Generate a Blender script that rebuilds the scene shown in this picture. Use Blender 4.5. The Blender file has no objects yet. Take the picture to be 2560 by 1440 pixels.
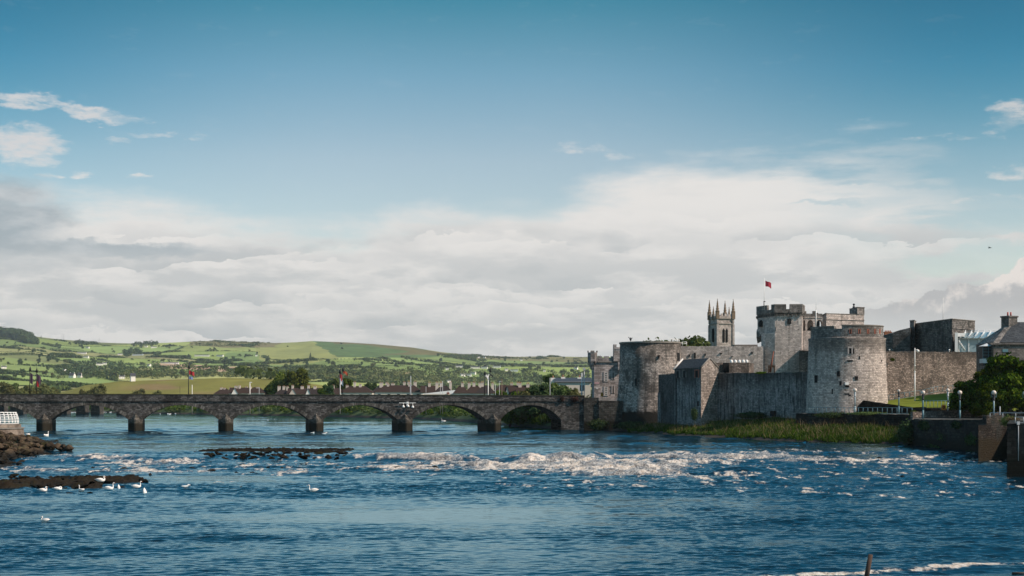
import bpy, math, random
import numpy as np
from mathutils import Vector, noise as mnoise
R = math.radians
sc = bpy.context.scene
COL = sc.collection
F = 3555.0      # photo pixels per unit of slope (50 mm lens on a 2560 px wide picture)
CH = 6.3        # camera height over the upper river

# ---------------------------------------------------------------- camera
cd = bpy.data.cameras.new("camera"); cam = bpy.data.objects.new("camera", cd); COL.objects.link(cam)
cam.location = (0, 0, CH); cam.rotation_euler = (R(90), 0, 0)
cd.sensor_width = 36; cd.lens = 50; cd.shift_y = 280/2560
cd.clip_start = 0.5; cd.clip_end = 60000
sc.camera = cam

# ---------------------------------------------------------------- exposure, sun
vs = sc.view_settings; vs.view_transform = 'Standard'; vs.look = 'None'; vs.exposure = 0.12; vs.gamma = 1
try: vs.use_curve_mapping = False
except Exception: pass
SUN_EL = 41.0; SUN_AZ = 113.0      # azimuth clockwise from the view direction (+Y): right and slightly behind
sd = bpy.data.lights.new("sun", 'SUN'); so = bpy.data.objects.new("sun", sd); COL.objects.link(so)
sd.energy = 5.0; sd.angle = R(0.6); sd.color = (1.0, 0.79, 0.65)
_d = Vector((math.sin(R(SUN_AZ))*math.cos(R(SUN_EL)), math.cos(R(SUN_AZ))*math.cos(R(SUN_EL)), math.sin(R(SUN_EL))))
so.rotation_euler = (-_d).to_track_quat('-Z', 'Y').to_euler(); so.location = (60, -60, 90)

# ---------------------------------------------------------------- node helper
class NT:
    def __init__(s, tree): s.t = tree; s.n = tree.nodes; s.l = tree.links
    def new(s, typ, **kw):
        n = s.n.new(typ)
        for k, v in kw.items(): setattr(n, k, v)
        return n
    def put(s, sock, v):
        if v is None: return
        if hasattr(v, 'is_output') or isinstance(v, bpy.types.NodeSocket): s.l.new(v, sock)
        elif isinstance(v, (tuple, list)):
            if len(v) == 3 and sock.type == 'RGBA': v = (*v, 1)
            sock.default_value = v
        else: sock.default_value = v
    def m(s, op, a, b=None, c=None, clamp=False):
        n = s.new('ShaderNodeMath', operation=op); n.use_clamp = clamp
        s.put(n.inputs[0], a); s.put(n.inputs[1], b); s.put(n.inputs[2], c)
        return n.outputs[0]
    def add(s, a, b): return s.m('ADD', a, b)
    def sub(s, a, b): return s.m('SUBTRACT', a, b)
    def mul(s, a, b): return s.m('MULTIPLY', a, b)
    def ss(s, v, a, b, o0=0.0, o1=1.0):
        n = s.new('ShaderNodeMapRange', interpolation_type='SMOOTHSTEP')
        s.put(n.inputs[0], v); s.put(n.inputs[1], a); s.put(n.inputs[2], b); s.put(n.inputs[3], o0); s.put(n.inputs[4], o1)
        return n.outputs[0]
    def xyz(s, x, y, z):
        n = s.new('ShaderNodeCombineXYZ'); s.put(n.inputs[0], x); s.put(n.inputs[1], y); s.put(n.inputs[2], z); return n.outputs[0]
    def sep(s, v):
        n = s.new('ShaderNodeSeparateXYZ'); s.put(n.inputs[0], v); return n.outputs
    def noise(s, vec, scale, detail=4, rough=0.55, dist=0.0, out=0):
        n = s.new('ShaderNodeTexNoise'); s.put(n.inputs['Vector'], vec)
        n.inputs['Scale'].default_value = scale; n.inputs['Detail'].default_value = detail
        n.inputs['Roughness'].default_value = rough; n.inputs['Distortion'].default_value = dist
        return n.outputs[out]
    def scalev(s, v, k):
        n = s.new('ShaderNodeVectorMath', operation='MULTIPLY'); s.put(n.inputs[0], v); s.put(n.inputs[1], k); return n.outputs[0]
    def addv(s, a, b):
        n = s.new('ShaderNodeVectorMath', operation='ADD'); s.put(n.inputs[0], a); s.put(n.inputs[1], b); return n.outputs[0]
    def mix(s, f, a, b, mode='MIX'):
        n = s.new('ShaderNodeMix', data_type='RGBA', blend_type=mode)
        s.put(n.inputs[0], f); s.put(n.inputs[6], a); s.put(n.inputs[7], b); return n.outputs[2]
    def ramp(s, v, stops, interp='LINEAR'):
        n = s.new('ShaderNodeValToRGB'); cr = n.color_ramp; cr.interpolation = interp
        while len(cr.elements) < len(stops): cr.elements.new(0.5)
        for e, (p, c) in zip(cr.elements, stops):
            e.position = p; e.color = (*c, 1) if len(c) == 3 else c
        s.put(n.inputs[0], v); return n.outputs[0]

# ---------------------------------------------------------------- world: sky with clouds, laid out by compass direction
world = bpy.data.worlds.new("World"); sc.world = world; world.use_nodes = True
W = NT(world.node_tree); W.n.clear()
def sky_dir(px, py):
    u = (px-1280)/F; az = math.atan(u); return az*F/1000, (1000-py)/F*math.cos(az)*F/1000
sky = W.new('ShaderNodeTexSky', sky_type='NISHITA'); sky.sun_disc = False
sky.sun_elevation = R(SUN_EL); sky.sun_rotation = R(SUN_AZ); sky.altitude = 0; sky.air_density = 1.0; sky.dust_density = 0.6; sky.ozone_density = 2.0
tc = W.new('ShaderNodeTexCoord'); X, Y_, Z = W.sep(tc.outputs['Generated'])
az = W.m('ARCTAN2', X, Y_)
hor = W.m('SQRT', W.add(W.mul(X, X), W.mul(Y_, Y_)))
tanel = W.m('DIVIDE', Z, W.m('MAXIMUM', hor, 0.02))
A0 = W.mul(az, F/1000); E0 = W.mul(tanel, F/1000)
base = W.xyz(A0, W.mul(E0, 2.2), 0.0)
wob = W.noise(base, 4.5, 6, 0.62, 0.0, 1)
wx, wy, wz = W.sep(wob)
A = W.add(A0, W.mul(W.sub(wx, 0.5), 0.17)); E = W.add(E0, W.mul(W.sub(wy, 0.5), 0.085))
fine = W.noise(W.xyz(A0, W.mul(E0, 2.4), 3.0), 13, 7, 0.66)
E = W.add(E, W.mul(W.sub(fine, 0.5), 0.045))
# upper edge of the cloud deck
edge_pts = [(-400,430),(0,420),(120,452),(200,484),(330,478),(450,498),(610,520),(760,546),(900,548),(980,517),(1180,505),(1360,508),(1430,474),(1600,415),(1780,385),(1980,350),(2180,350),(2320,372),(2440,470),(2700,540)]
fc = W.new('ShaderNodeFloatCurve'); cv = fc.mapping.curves[0]
pts = []
for px, py in edge_pts:
    a, e = sky_dir(px, py); pts.append(((a+2.0)/4.0, e))
while len(cv.points) < len(pts)+2: cv.points.new(0.5, 0.5)
allp = [(0.0, 0.5)] + pts + [(1.0, 0.5)]
for p, (x, y) in zip(cv.points, allp): p.location = (x, y); p.handle_type = 'AUTO'
fc.mapping.update()
fc.inputs[0].default_value = 1
W.put(fc.inputs[1], W.m('DIVIDE', W.add(A, 2.0), 4.0))
edge = fc.outputs[0]
depth = W.sub(edge, E)
streak = W.noise(W.xyz(W.mul(A0, 1.0), W.mul(E0, 5.5), 7.0), 3.2, 6, 0.58)
right = W.ss(A0, 0.35, 1.15)
# the deck thins to streaks on the right
deck = W.ss(W.add(depth, W.mul(W.mul(W.sub(streak, 0.50), 0.55), W.add(W.mul(right, 0.9), 0.24))), -0.020, W.add(0.085, W.mul(right, 0.12)))
deck = W.mul(deck, W.sub(1.0, W.mul(W.mul(W.ss(A0, 0.55, 1.2), W.ss(streak, 0.40, 0.62)), W.ss(E0, 0.28, 0.44, 0.0, 0.75))))
def blob(px, py, rx, ry, amp=1.0, tilt=0.0, a=None, e=None):
    ca, ce = sky_dir(px, py); rx /= 1000; ry /= 1000
    da = W.sub(a or A, ca); de = W.sub(W.sub(e or E, ce), W.mul(da, tilt))
    d = W.add(W.m('POWER', W.m('ABSOLUTE', W.m('DIVIDE', da, rx)), 2.0), W.m('POWER', W.m('ABSOLUTE', W.m('DIVIDE', de, ry)), 2.0))
    return W.m('MULTIPLY', W.m('SUBTRACT', 1.0, d, clamp=True), amp)
def blobs(L):
    acc = None
    for b in L:
        o = blob(*b); acc = o if acc is None else W.m('MAXIMUM', acc, o)
    return acc
wisps = blobs([(60,365,125,62,1.0),(10,245,190,20,0.75,0.0),(230,278,210,20,0.95,-0.10),(60,272,110,15,0.8),(205,432,40,18,0.9),(110,437,65,14,0.9),
               (338,443,30,12,0.8),(290,354,60,9,0.35),(440,345,110,12,0.45,-0.05),(1480,380,130,22,0.5,-0.08),(2530,290,90,55,0.8,0.25),(2550,432,70,20,0.7),
               (2160,312,50,8,0.25),(2500,600,130,17,1.0),(2350,640,90,18,0.7),(2300,350,150,12,0.4),(2480,500,220,14,0.7)])
wn_ = W.noise(W.xyz(A0, W.mul(E0, 3.0), 31.0), 9.0, 7, 0.66)
wm = W.mul(W.ss(W.sub(W.m('POWER', wisps, 0.8), W.mul(W.ss(wn_, 0.66, 0.36), 0.62)), -0.10, 0.85), 0.9)
bA = W.add(A0, W.mul(W.sub(W.noise(W.xyz(A0, E0, 71.0), 14, 4, 0.55), 0.5), 0.05)); bE = W.add(E0, W.mul(W.sub(W.noise(W.xyz(A0, E0, 77.0), 17, 5, 0.6), 0.5), 0.05))
cum = blobs([(2350,762,50,40,1.0,0,bA,bE),(2410,756,62,46,1.0,0,bA,bE),(2475,756,55,50,1.0,0,bA,bE),(2530,732,60,48,1.0,0,bA,bE),(2580,755,70,75,1.0,0,bA,bE),(2260,800,80,30,1.0,0,bA,bE),(2660,740,150,120,1.0,0,bA,bE),(2420,810,300,70,1.0,0,bA,bE)])
cm = W.ss(cum, 0.03, 0.14)
low = W.ss(E0, 0.235, 0.16)           # veil near the horizon
deck = W.mul(deck, W.ss(W.m('ABSOLUTE', W.add(A0, 0.0)), 1.9, 3.0, 1.0, 0.25))
holes = blobs([(2470,655,270,42,1.0,0.02),(2480,545,230,20,0.9),(2330,470,160,12,0.5,-0.1),(2560,455,160,30,0.9),(2140,455,90,10,0.5),(2080,505,120,8,0.5)])
deck = W.mul(deck, W.sub(1.0, W.mul(W.ss(holes, 0.0, 0.75), 0.72)))
mask = W.m('MAXIMUM', W.m('MAXIMUM', deck, wm), W.m('MAXIMUM', cm, low))
# cloud tone
grey1 = blobs([(20,520,190,110,1.0),(250,612,340,26,1.0,-0.03),(60,640,260,40,0.7),(-100,560,300,160,1.0)])
grey2 = blobs([(1540,600,90,34,0.9),(1780,600,330,36,0.5),(2180,690,170,50,0.9),(560,690,330,14,0.6),(1350,665,220,30,0.5),(1110,690,50,26,0.6),(1260,790,60,30,0.55),(1000,655,250,16,0.4),(2290,800,200,60,0.8)])
cn = W.noise(W.xyz(A0, W.mul(E0, 3.6), 11.0), 3.0, 7, 0.58)
cn2 = W.noise(W.xyz(A0, W.mul(E0, 2.0), 19.0), 9.0, 6, 0.6)
g = W.m('MAXIMUM', W.mul(grey2, 0.80), W.mul(W.ss(cn, 0.44, 0.60), W.ss(E0, 0.46, 0.30, 0.0, 0.8)))
g = W.m('MAXIMUM', g, W.mul(W.ss(cn2, 0.5, 0.68), W.ss(E0, 0.42, 0.25, 0.0, 0.6)))
# stacked layers: each sheet is bright along its upper edge and greys towards its base
ln_ = W.noise(W.xyz(W.mul(A0, 0.8), W.mul(E0, 2.2), 41.0), 2.6, 6, 0.62)
def sheets(th, na, seed):
    t_ = W.add(W.m('DIVIDE', E, th), W.mul(W.noise(W.xyz(W.mul(A0, 0.7), W.mul(E0, 1.6), seed), 2.2, 5, 0.55), na))
    saw = W.m('FRACT', t_); return W.mul(W.ss(saw, 0.80, 0.02), W.ss(saw, 1.0, 0.94))
am = W.ss(W.noise(W.xyz(W.mul(A0, 1.0), W.mul(E0, 2.5), 57.0), 2.4, 4, 0.6), 0.40, 0.62)
gs = W.m('MAXIMUM', W.mul(sheets(0.115, 3.2, 43.0), W.mul(am, 0.80)), W.mul(sheets(0.055, 4.0, 47.0), W.mul(W.sub(1.0, am), 0.42)))
g = W.m('MAXIMUM', W.mul(g, 0.8), W.mul(gs, W.ss(E0, 0.50, 0.36)))
g = W.mul(g, W.ss(depth, 0.0, 0.07))
white = (0.775, 0.745, 0.715)
ccol = W.mix(g, white, (0.455, 0.475, 0.485))
gn1 = W.noise(W.xyz(A0, W.mul(E0, 3.0), 83.0), 6.0, 6, 0.6)
ccol = W.mix(W.mul(W.ss(W.sub(grey1, W.mul(W.sub(gn1, 0.5), 0.9)), 0.0, 0.9), W.ss(E0, 0.30, 0.40, 0.35, 0.95)), ccol, W.mix(W.ss(gn1, 0.35, 0.65), (0.33, 0.385, 0.42), (0.50, 0.53, 0.55)))
# thin cloud is pinkish grey
ccol = W.mix(W.mul(wm, W.ss(E0, 0.50, 0.60, 0.0, 0.75)), ccol, (0.63, 0.60, 0.60))
ccol = W.mix(W.ss(A0, 0.75, 1.3, 0.0, 0.35), ccol, (0.56, 0.54, 0.52))
cb = W.ss(W.add(W.noise(W.xyz(A0, E0, 5.0), 15, 6, 0.62), W.mul(W.sub(E0, 0.26), 2.2)), 0.44, 0.66)
ccol = W.mix(W.mul(cm, W.ss(E0, 0.16, 0.24)), ccol, W.mix(cb, (0.47, 0.46, 0.46), (0.80, 0.73, 0.68)))
# clear sky: Nishita, tinted so that it runs from pale at the horizon to deep teal
tint = W.ramp(W.m('DIVIDE', E0, 3.0, clamp=True), [(0.0,(1.2,1.20,1.0)),(0.13,(1.30,1.12,0.95)),(0.2,(1.16,1.06,0.91)),(0.27,(0.66,0.90,0.83)),(0.333,(0.20,0.68,0.64)),(0.5,(0.12,0.86,0.90)),(0.66,(0.20,1.12,1.04)),(1.0,(0.72,1.28,1.16))])
SKY_S = 0.12
clear = W.mix(1.0, sky.outputs[0], tint, 'MULTIPLY')
side = W.mix(W.ss(W.m('ABSOLUTE', W.add(A0, 0.15)), 0.2, 1.35, 0.0, 1.0), (1.0,1.0,1.0), (0.15,0.60,0.72))
side = W.mix(W.ss(E0, 0.3, 0.9), (1,1,1), side)
side = W.mix(W.ss(E0, 1.0, 1.5), side, (1,1,1))
clear = W.mix(1.0, clear, side, 'MULTIPLY')
cl = W.mix(1.0, ccol, (1/SKY_S,)*3, 'MULTIPLY')
cl.node.clamp_result = False
thin = W.mul(mask, W.ss(mask, 0.0, 1.0, 0.85, 0.97))
# the cloud deck covers the low sky in front; higher up and behind it is broken
fin = W.mix(thin, clear, cl)
bg = W.new('ShaderNodeBackground'); W.put(bg.inputs[0], fin); bg.inputs[1].default_value = SKY_S
wo = W.new('ShaderNodeOutputWorld'); W.l.new(bg.outputs[0], wo.inputs[0])

# ---------------------------------------------------------------- geometry helpers
def G(px, Y): return ((px-1280)/F*Y, Y)
def ZZ(py, Y): return CH - (py-1000)/F*Y
def P(px, py, Y): return Vector(((px-1280)/F*Y, Y, ZZ(py, Y)))

def tag(o, label=None, cat=None, group=None, kind=None):
    if label: o['label'] = label
    if cat: o['category'] = cat
    if group: o['group'] = group
    if kind: o['kind'] = kind
    return o
def thing(name, label, cat, loc, group=None):
    o = bpy.data.objects.new(name, None); COL.objects.link(o); o.location = loc; o.empty_display_size = 0.5
    return tag(o, label, cat, group)

class MB:
    """collects shapes in world metres with metric UVs, then links them as ONE mesh"""
    def __init__(s): s.v = []; s.f = []; s.uv = []; s.mi = []; s.sm = []
    def poly(s, pts, uvs=None, mi=0, sm=False):
        b = len(s.v); s.v += [tuple(p) for p in pts]; s.f.append(tuple(range(b, b+len(pts))))
        if uvs is None:
            p0 = Vector(pts[0]); n = (Vector(pts[1])-p0).cross(Vector(pts[2])-p0)
            if abs(n.z) > 0.9*n.length: uvs = [(p[0], p[1]) for p in pts]
            else:
                t = Vector((-n.y, n.x, 0)); t.normalize()
                k = 1.0/max(0.2, math.sqrt(max(0, 1-(n.z/max(n.length,1e-9))**2)))
                uvs = [(p[0]*t.x+p[1]*t.y, p[2]*k) for p in pts]
        s.uv += list(uvs); s.mi.append(mi); s.sm.append(sm)
    def prism(s, fp, z0, z1, mi=0, top=True, bot=False, mt=None, taper=None):
        """fp: footprint XY list; z0, z1 numbers or per-corner lists"""
        n = len(fp); a = z0 if isinstance(z0, (list, tuple)) else [z0]*n; b = z1 if isinstance(z1, (list, tuple)) else [z1]*n
        fb = taper or fp; u = 0
        for i in range(n):
            j = (i+1) % n; L = math.dist(fp[i], fp[j])
            s.poly([(*fb[i], a[i]), (*fb[j], a[j]), (*fp[j], b[j]), (*fp[i], b[i])], [(u, a[i]), (u+L, a[j]), (u+L, b[j]), (u, b[i])], mi)
            u += L
        if top: s.poly([(*fp[i], b[i]) for i in range(n)], [tuple(p) for p in fp], mi if mt is None else mt)
        if bot: s.poly([(*fp[i], a[i]) for i in reversed(range(n))], [tuple(fp[i]) for i in reversed(range(n))], mi)
    def box(s, c, d, rz=0.0, mi=0):
        """c = centre of the bottom face, d = full sizes"""
        x, y, z = c; hx, hy = d[0]/2, d[1]/2; cs, sn = math.cos(rz), math.sin(rz)
        fp = [(x+cs*a-sn*b, y+sn*a+cs*b) for a, b in ((-hx,-hy),(hx,-hy),(hx,hy),(-hx,hy))]
        s.prism(fp, z, z+d[2], mi, True, True)
    def lathe(s, c, prof, seg=48, a0=0.0, a1=2*math.pi, mi=0, sm=True, caps=False, sx=1.0, sy=1.0):
        """angle 0 faces the camera (-Y), growing to the right (+X)"""
        rm = max(r for r, z in prof)
        def pt(a, r, z): return (c[0]+math.sin(a)*r*sx, c[1]-math.cos(a)*r*sy, z)
        for i in range(seg):
            p, q = a0+(a1-a0)*i/seg, a0+(a1-a0)*(i+1)/seg
            vv = 0
            for (r1, z1), (r2, z2) in zip(prof, prof[1:]):
                flat = abs(z2-z1) < 0.3*abs(r2-r1)
                w1, w2 = (z1, z2) if not flat else (r1, r2)
                pts = [pt(p, r1, z1), pt(q, r1, z1), pt(q, r2, z2), pt(p, r2, z2)]
                uvs = [(p*rm, w1), (q*rm, w1), (q*rm, w2), (p*rm, w2)]
                if r1 < 1e-5: pts = pts[1:]; uvs = uvs[1:]
                elif r2 < 1e-5: pts = pts[:3]; uvs = uvs[:3]
                s.poly(pts, uvs, mi, sm)
        if caps:
            for a, rev in ((a0, False), (a1, True)):
                pts = [pt(a, r, z) for r, z in prof]
                s.poly(pts[::-1] if rev else pts, None, mi)
    def arc(s, c, r0, r1, z0, z1, a0, a1, seg=10, mi=0, zt=None):
        zt = z1 if zt is None else zt
        full = abs(a1-a0) > 2*math.pi-1e-3
        s.lathe(c, [(r1, z0), (r1, z1), (r0, z1), (r0, z0), (r1, z0)], seg, a0, a1, mi, False)
        if not full:
            for a in (a0, a1):
                q = lambda r, z: (c[0]+math.sin(a)*r, c[1]-math.cos(a)*r, z)
                s.poly([q(r0, z0), q(r1, z0), q(r1, z1), q(r0, z1)], None, mi)
    def tube(s, p0, p1, r0, r1=None, seg=8, mi=0, sm=True):
        r1 = r0 if r1 is None else r1; p0 = Vector(p0); p1 = Vector(p1); d = p1-p0; L = d.length; d.normalize()
        a = d.orthogonal().normalized(); b = d.cross(a)
        ring = lambda p, r: [p+(a*math.cos(t)+b*math.sin(t))*r for t in (2*math.pi*k/seg for k in range(seg))]
        A_, B_ = ring(p0, r0), ring(p1, r1)
        for k in range(seg):
            j = (k+1) % seg
            s.poly([A_[k], A_[j], B_[j], B_[k]], [(k*.1, 0), (k*.1+.1, 0), (k*.1+.1, L), (k*.1, L)], mi, sm)
        s.poly(B_, [(0, 0)]*seg, mi); s.poly(A_[::-1], [(0, 0)]*seg, mi)
    def ball(s, c, r, seg=14, rings=8, mi=0, sz=1.0):
        prof = [(math.sin(math.pi*i/rings)*r, c[2]-math.cos(math.pi*i/rings)*r*sz) for i in range(rings+1)]
        prof = [(max(0, a), b) for a, b in prof]; prof[0] = (0, prof[0][1]); prof[-1] = (0, prof[-1][1])
        s.lathe(c, prof, seg, mi=mi)
    def build(s, name, mats, parent=None, loc=None):
        me = bpy.data.meshes.new(name)
        off = Vector(loc or (0, 0, 0)); q = parent
        if q is not None: off = Vector((0, 0, 0))
        while q is not None: off = off+Vector(q.location); q = q.parent
        V = np.array(s.v, dtype=np.float64) - np.array(off)
        # merge coincident corners for smooth shapes only
        me.from_pydata([tuple(r) for r in V.tolist()], [], s.f)
        uvl = me.uv_layers.new(name="UVMap"); uvl.data.foreach_set('uv', np.array(s.uv, dtype=np.float32).ravel())
        me.polygons.foreach_set('material_index', np.array(s.mi, dtype=np.int32)); me.polygons.foreach_set('use_smooth', np.array(s.sm, dtype=bool))
        for m_ in (mats if isinstance(mats, (list, tuple)) else [mats]): me.materials.append(m_)
        if any(s.sm):
            import bmesh
            bm = bmesh.new(); bm.from_mesh(me); bmesh.ops.remove_doubles(bm, verts=bm.verts, dist=1e-4)
            bm.to_mesh(me); bm.free()
        me.update()
        o = bpy.data.objects.new(name, me); COL.objects.link(o)
        if parent is not None: o.parent = parent
        else: o.location = off
        return o
def np_mesh(name, V, Fq, mats, smooth=False, attrs=None, uv=None):
    """fast mesh from numpy arrays; Fq is (n,3) or (n,4)"""
    me = bpy.data.meshes.new(name); n, k = Fq.shape
    me.vertices.add(len(V)); me.vertices.foreach_set('co', np.ascontiguousarray(V, dtype=np.float32).ravel())
    me.loops.add(n*k); me.loops.foreach_set('vertex_index', np.ascontiguousarray(Fq, dtype=np.int32).ravel())
    me.polygons.add(n); me.polygons.foreach_set('loop_start', np.arange(0, n*k, k, dtype=np.int32))
    try: me.polygons.foreach_set('loop_total', np.full(n, k, dtype=np.int32))
    except Exception: pass
    me.update(calc_edges=True)
    me.polygons.foreach_set('use_smooth', np.full(n, smooth, dtype=bool))
    for a, (typ, data) in (attrs or {}).items():
        at = me.attributes.new(a, typ, 'POINT')
        at.data.foreach_set('color' if typ == 'FLOAT_COLOR' else 'value', np.ascontiguousarray(data, dtype=np.float32).ravel())
    for m_ in (mats if isinstance(mats, (list, tuple)) else [mats]): me.materials.append(m_)
    me.validate()
    return me
def link(name, me, parent=None, loc=(0, 0, 0)):
    o = bpy.data.objects.new(name, me); COL.objects.link(o); o.location = loc
    if parent is not None: o.parent = parent
    return o
def grid_faces(nr, nc):
    i = np.arange(nr-1)[:, None]*nc + np.arange(nc-1)[None, :]
    return np.stack([i, i+1, i+nc+1, i+nc], -1).reshape(-1, 4)

# numpy value noise
def _h(ix, iy, s):
    n = (ix.astype(np.int64)*374761393 + iy.astype(np.int64)*668265263 + s*974634777) & 0x7fffffff
    n = ((n ^ (n >> 13))*1274126177) & 0x7fffffff
    return ((n ^ (n >> 16)) & 0xffffff)/float(0xffffff)
def vn(x, y, s=0):
    ix = np.floor(x); iy = np.floor(y); fx = x-ix; fy = y-iy; fx = fx*fx*(3-2*fx); fy = fy*fy*(3-2*fy)
    ix = ix.astype(np.int64); iy = iy.astype(np.int64)
    return (_h(ix, iy, s)*(1-fx)+_h(ix+1, iy, s)*fx)*(1-fy) + (_h(ix, iy+1, s)*(1-fx)+_h(ix+1, iy+1, s)*fx)*fy
def fbm(x, y, s=0, oct=4, g=0.5):
    t = 0; a = 1; n = 0
    for o in range(oct): t = t + a*vn(x*2**o, y*2**o, s+o*17); n += a; a *= g
    return t/n
def sstep(x, a, b):
    t = np.clip((x-a)/(b-a), 0, 1); return t*t*(3-2*t)

# ---------------------------------------------------------------- materials
def new_mat(name):
    m = bpy.data.materials.new(name); m.use_nodes = True; T = NT(m.node_tree); T.n.clear()
    b = T.new('ShaderNodeBsdfPrincipled'); o = T.new('ShaderNodeOutputMaterial'); T.l.new(b.outputs[0], o.inputs[0])
    return m, T, b
def simple(name, col, rough=0.7, var=0.15, scale=3.0, metal=0.0, spec=0.3, bump=0.0):
    m, T, b = new_mat(name); g_ = T.new('ShaderNodeNewGeometry').outputs['Position']
    n = T.noise(g_, scale, 4, 0.6)
    c = T.mix(n, tuple(x*(1-var) for x in col), tuple(min(1, x*(1+var)) for x in col))
    T.put(b.inputs['Base Color'], c); b.inputs['Roughness'].default_value = rough; b.inputs['Metallic'].default_value = metal
    b.inputs['Specular IOR Level'].default_value = spec
    if bump:
        bp = T.new('ShaderNodeBump'); bp.inputs['Strength'].default_value = bump; T.put(bp.inputs['Height'], n); T.l.new(bp.outputs[0], b.inputs['Normal'])
    return m
def masonry(name, light, dark, bw=0.6, bh=0.3, mort=0.03, mortcol=None, stain=0.5, stain_col=(0.03, 0.035, 0.032), streak=0.5, sscale=1.1, lime=0.0, tide=None, bump=0.5, rubble=0.12, topst=None, warm=None, seed=0.0, patch=0.35, holes=0.0):
    m, T, b = new_mat(name)
    uv = T.new('ShaderNodeUVMap').outputs[0]; pos = T.new('ShaderNodeNewGeometry').outputs['Position']
    px, py, pz = T.sep(pos)
    jit = T.noise(T.scalev(uv, (1, 1, 1)), 1.3, 3, 0.6, 0, 1)
    jv = T.scalev(T.addv(jit, (-0.5, -0.5, -0.5)), (rubble*2.2, rubble, 0))
    uvj = T.addv(uv, jv)
    br = T.new('ShaderNodeTexBrick'); T.put(br.inputs['Vector'], uvj)
    br.offset = 0.5; br.inputs['Scale'].default_value = 1.0; br.inputs['Mortar Size'].default_value = mort
    br.inputs['Brick Width'].default_value = bw; br.inputs['Row Height'].default_value = bh; br.inputs['Mortar Smooth'].default_value = 0.4
    T.put(br.inputs['Color1'], (0.0, 0.0, 0.0)); T.put(br.inputs['Color2'], (1.0, 1.0, 1.0)); T.put(br.inputs['Mortar'], (0.5, 0.5, 0.5))
    r_, g__, b_ = T.sep(br.outputs['Color'])
    tone = T.add(T.mul(T.sub(r_, 0.5), 0.55), T.noise(uvj, 3.1, 5, 0.7))
    c = T.mix(T.ss(tone, 0.16, 0.84), dark, light)
    if warm:
        wn = T.ss(T.noise(pos, 0.5+0.01*seed, 5, 0.65), 0.5, 0.66)
        c = T.mix(T.mul(wn, 0.6), c, warm)
    c = T.mix(T.mul(br.outputs['Fac'], 0.75), c, mortcol or tuple(x*0.55 for x in dark))
    # weather patches and rain streaks, both fixed to the stone
    pn = T.ss(T.noise(T.addv(pos, (seed, seed*2, 0)), 0.28, 6, 0.68), 0.47, 0.64)
    c = T.mix(T.mul(pn, patch), c, tuple(x*0.42 for x in dark))
    sv = T.xyz(T.mul(px, 1.0), T.mul(py, 1.0), T.mul(pz, 0.10))
    sn = T.ss(T.noise(T.addv(sv, (seed*3, 5, 0)), sscale, 6, 0.7), 0.50, 0.66)
    c = T.mix(T.mul(sn, streak), c, stain_col)
    if lime:
        c = T.mix(T.mul(T.ss(T.noise(T.addv(sv, (seed*5, 9, 0)), sscale*1.5, 5, 0.7), 0.52, 0.70), lime), c, tuple(min(0.7, x*1.25) for x in light))
    ln = T.ss(T.noise(T.addv(pos, (9, seed, 4)), 2.6, 5, 0.7), 0.60, 0.74)
    c = T.mix(T.mul(ln, 0.35), c, tuple(min(0.7, x*1.45) for x in light))
    gn = T.ss(T.noise(T.addv(pos, (3, seed, 8)), 1.1, 4, 0.75), 0.60, 0.68)
    c = T.mix(T.mul(gn, stain), c, stain_col)
    if holes:
        hn = T.ss(T.noise(T.addv(T.xyz(px, py, T.mul(pz, 1.7)), (1, 3, seed)), 1.6, 2, 0.5), 0.70, 0.735)
        c = T.mix(T.mul(hn, holes), c, (0.03, 0.028, 0.026))
    if topst is not None:
        tz = T.add(pz, T.mul(T.sub(T.noise(T.xyz(px, py, T.mul(pz, 0.25)), 0.8, 5, 0.72), 0.5), topst[1]*2.2))
        c = T.mix(T.ss(tz, topst[0]-topst[1]*0.5, topst[0]+topst[1]*0.5, 0.0, topst[2]), c, (0.035, 0.034, 0.030))
    if tide is not None:
        tn = T.add(pz, T.mul(T.sub(T.noise(pos, 0.9, 4, 0.7), 0.5), tide[1]))
        c = T.mix(T.ss(tn, tide[0]+0.4, tide[0]-0.4), c, tide[2] if len(tide) > 2 else (0.018, 0.017, 0.012))
    T.put(b.inputs['Base Color'], c); b.inputs['Roughness'].default_value = 0.9; b.inputs['Specular IOR Level'].default_value = 0.15
    bp = T.new('ShaderNodeBump'); bp.inputs['Strength'].default_value = bump; bp.inputs['Distance'].default_value = 0.12
    T.put(bp.inputs['Height'], T.add(T.mul(br.outputs['Fac'], -0.5), T.mul(T.noise(uvj, 5, 5, 0.75), 0.9))); T.l.new(bp.outputs[0], b.inputs['Normal'])
    return m
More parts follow.
